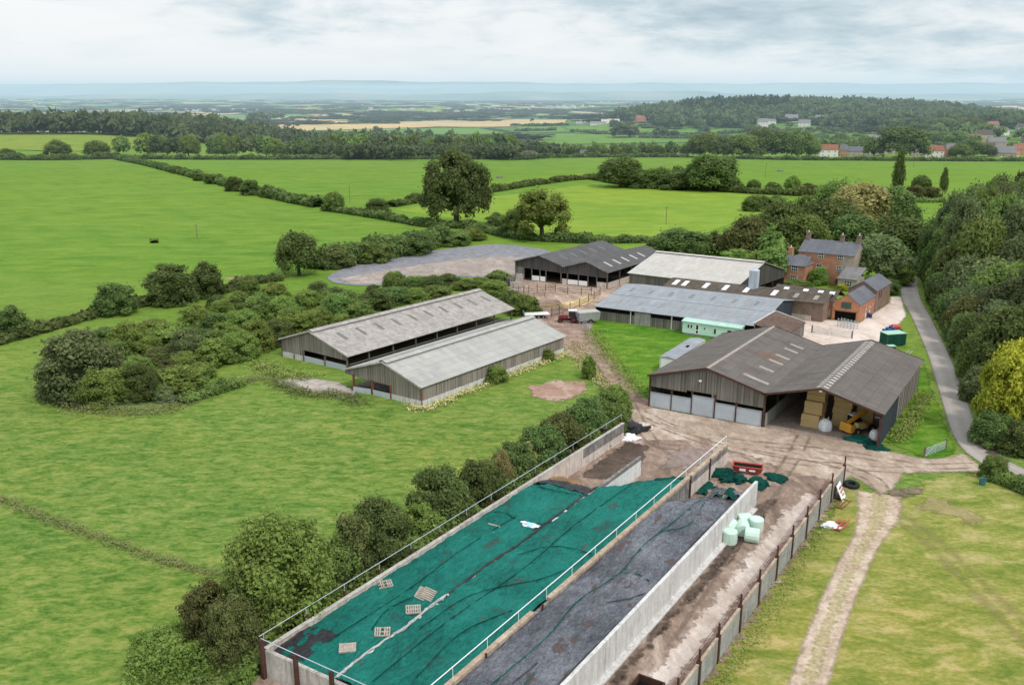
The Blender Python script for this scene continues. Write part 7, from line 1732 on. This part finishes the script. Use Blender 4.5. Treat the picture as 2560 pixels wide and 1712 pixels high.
# hedgerow trees of the plain
sp = []
while len(sp) < 2100:
    y = 1750 * math.exp(rg.uniform(0, 2.1)); x = rg.uniform(-.66, .66) * y; _c = 520 if y > 3500 else 400
    q = math.sin(x / 230 + 1.3 * math.sin(y / 600)) * math.sin(y / 330 + 1.1 * math.sin(x / 500))
    if abs(q) < .09 or (q > .66 and rg.random() < .8): sp.append((x, y, rg.uniform(7, 14), rg.uniform(12, 22) if y < 3300 and rg.random() < .6 else (rg.uniform(40, 130) * (1 + y / 9000), rg.uniform(14, 26))))
sp = [p for p in sp if not (1900 < p[1] < 3000 and -620 < p[0] < 170 and rg.random() < .93) and not (100 < p[0] < 700 and 1500 < p[1] < 2150)]
canopy('hedgerow_trees', sp, leafmat('leaf_plain', (.040, .066, .040), (.09, .125, .066)), 'hedgerow trees and copses scattered over the far plain')
for x, b0, t0, w, lb in [(1560, 345, 310, 60, 'big round tree in the pasture below the wooded hill'), (1650, 345, 318, 34, 'tree right of the big round one in the far pasture'), (1685, 342, 326, 22, 'small round tree in the far pasture'), (1760, 336, 315, 26, 'tree at the right end of the far pasture hedge'), (1535, 318, 300, 24, 'tree on the far edge of the pasture'), (645, 318, 282, 50, 'dark tree clump at the left end of the stubble fields'), (690, 300, 280, 40, 'dark tree beyond the stubble fields')]:
    ptree(x, b0, t0, w, 'far', L_HAZY, lb, parts=False)
for px, sd, lb in [([(1430, 331), (1520, 337), (1600, 340), (1700, 342), (1860, 332)], 30, 'dark hedge across the far pastures'), ([(1290, 328), (1340, 329), (1390, 328)], 31, 'short dark hedge in the far pasture'), ([(1600, 346), (1700, 348), (1830, 345)], 32, 'lower dark hedge across the far pastures'), ([(1280, 316), (1340, 316), (1420, 314)], 33, 'hedge along the front of the stubble field'), ([(620, 312), (760, 313), (900, 311), (1000, 311)], 34, 'hedge dividing the two stubble fields')]:
    phedge(px, 14, 6, 2.6, L_HAZY, lb, seed=sd)
# specks of far villages
b = MB(WORLD); rr = random.Random(4); Vv, Ff, k = [], [], 0
cen = [(rr.uniform(-.6, .6), 4300 * math.exp(rr.uniform(0, 1.1))) for _ in range(20)]
for a, y0 in cen:
    for _ in range(rr.randint(5, 16)):
        y = y0 * rr.uniform(.94, 1.06); x = a * y0 + rr.gauss(0, 130); w, d, h = rr.uniform(12, 30), rr.uniform(8, 14), rr.uniform(5, 8); z = T(x, y)
        Vv += [(x, y, z), (x + w, y, z), (x + w, y + d, z), (x, y + d, z), (x, y, z + h), (x + w, y, z + h), (x + w, y + d, z + h), (x, y + d, z + h), (x, y + d / 2, z + h * 1.6), (x + w, y + d / 2, z + h * 1.6)]
        Ff += [(k, k + 1, k + 5, k + 4), (k + 1, k + 2, k + 6, k + 5), (k + 3, k, k + 4, k + 7), (k + 4, k + 5, k + 9, k + 8), (k + 7, k + 8, k + 9, k + 6)]; k += 10
tag(obj('far_villages', npmesh('far_villages', Vv, np.array(Ff), [plain('far_wall', (.40, .36, .32), .4, .01)])), 'pale specks of far villages on the plain', None, None, 'stuff')
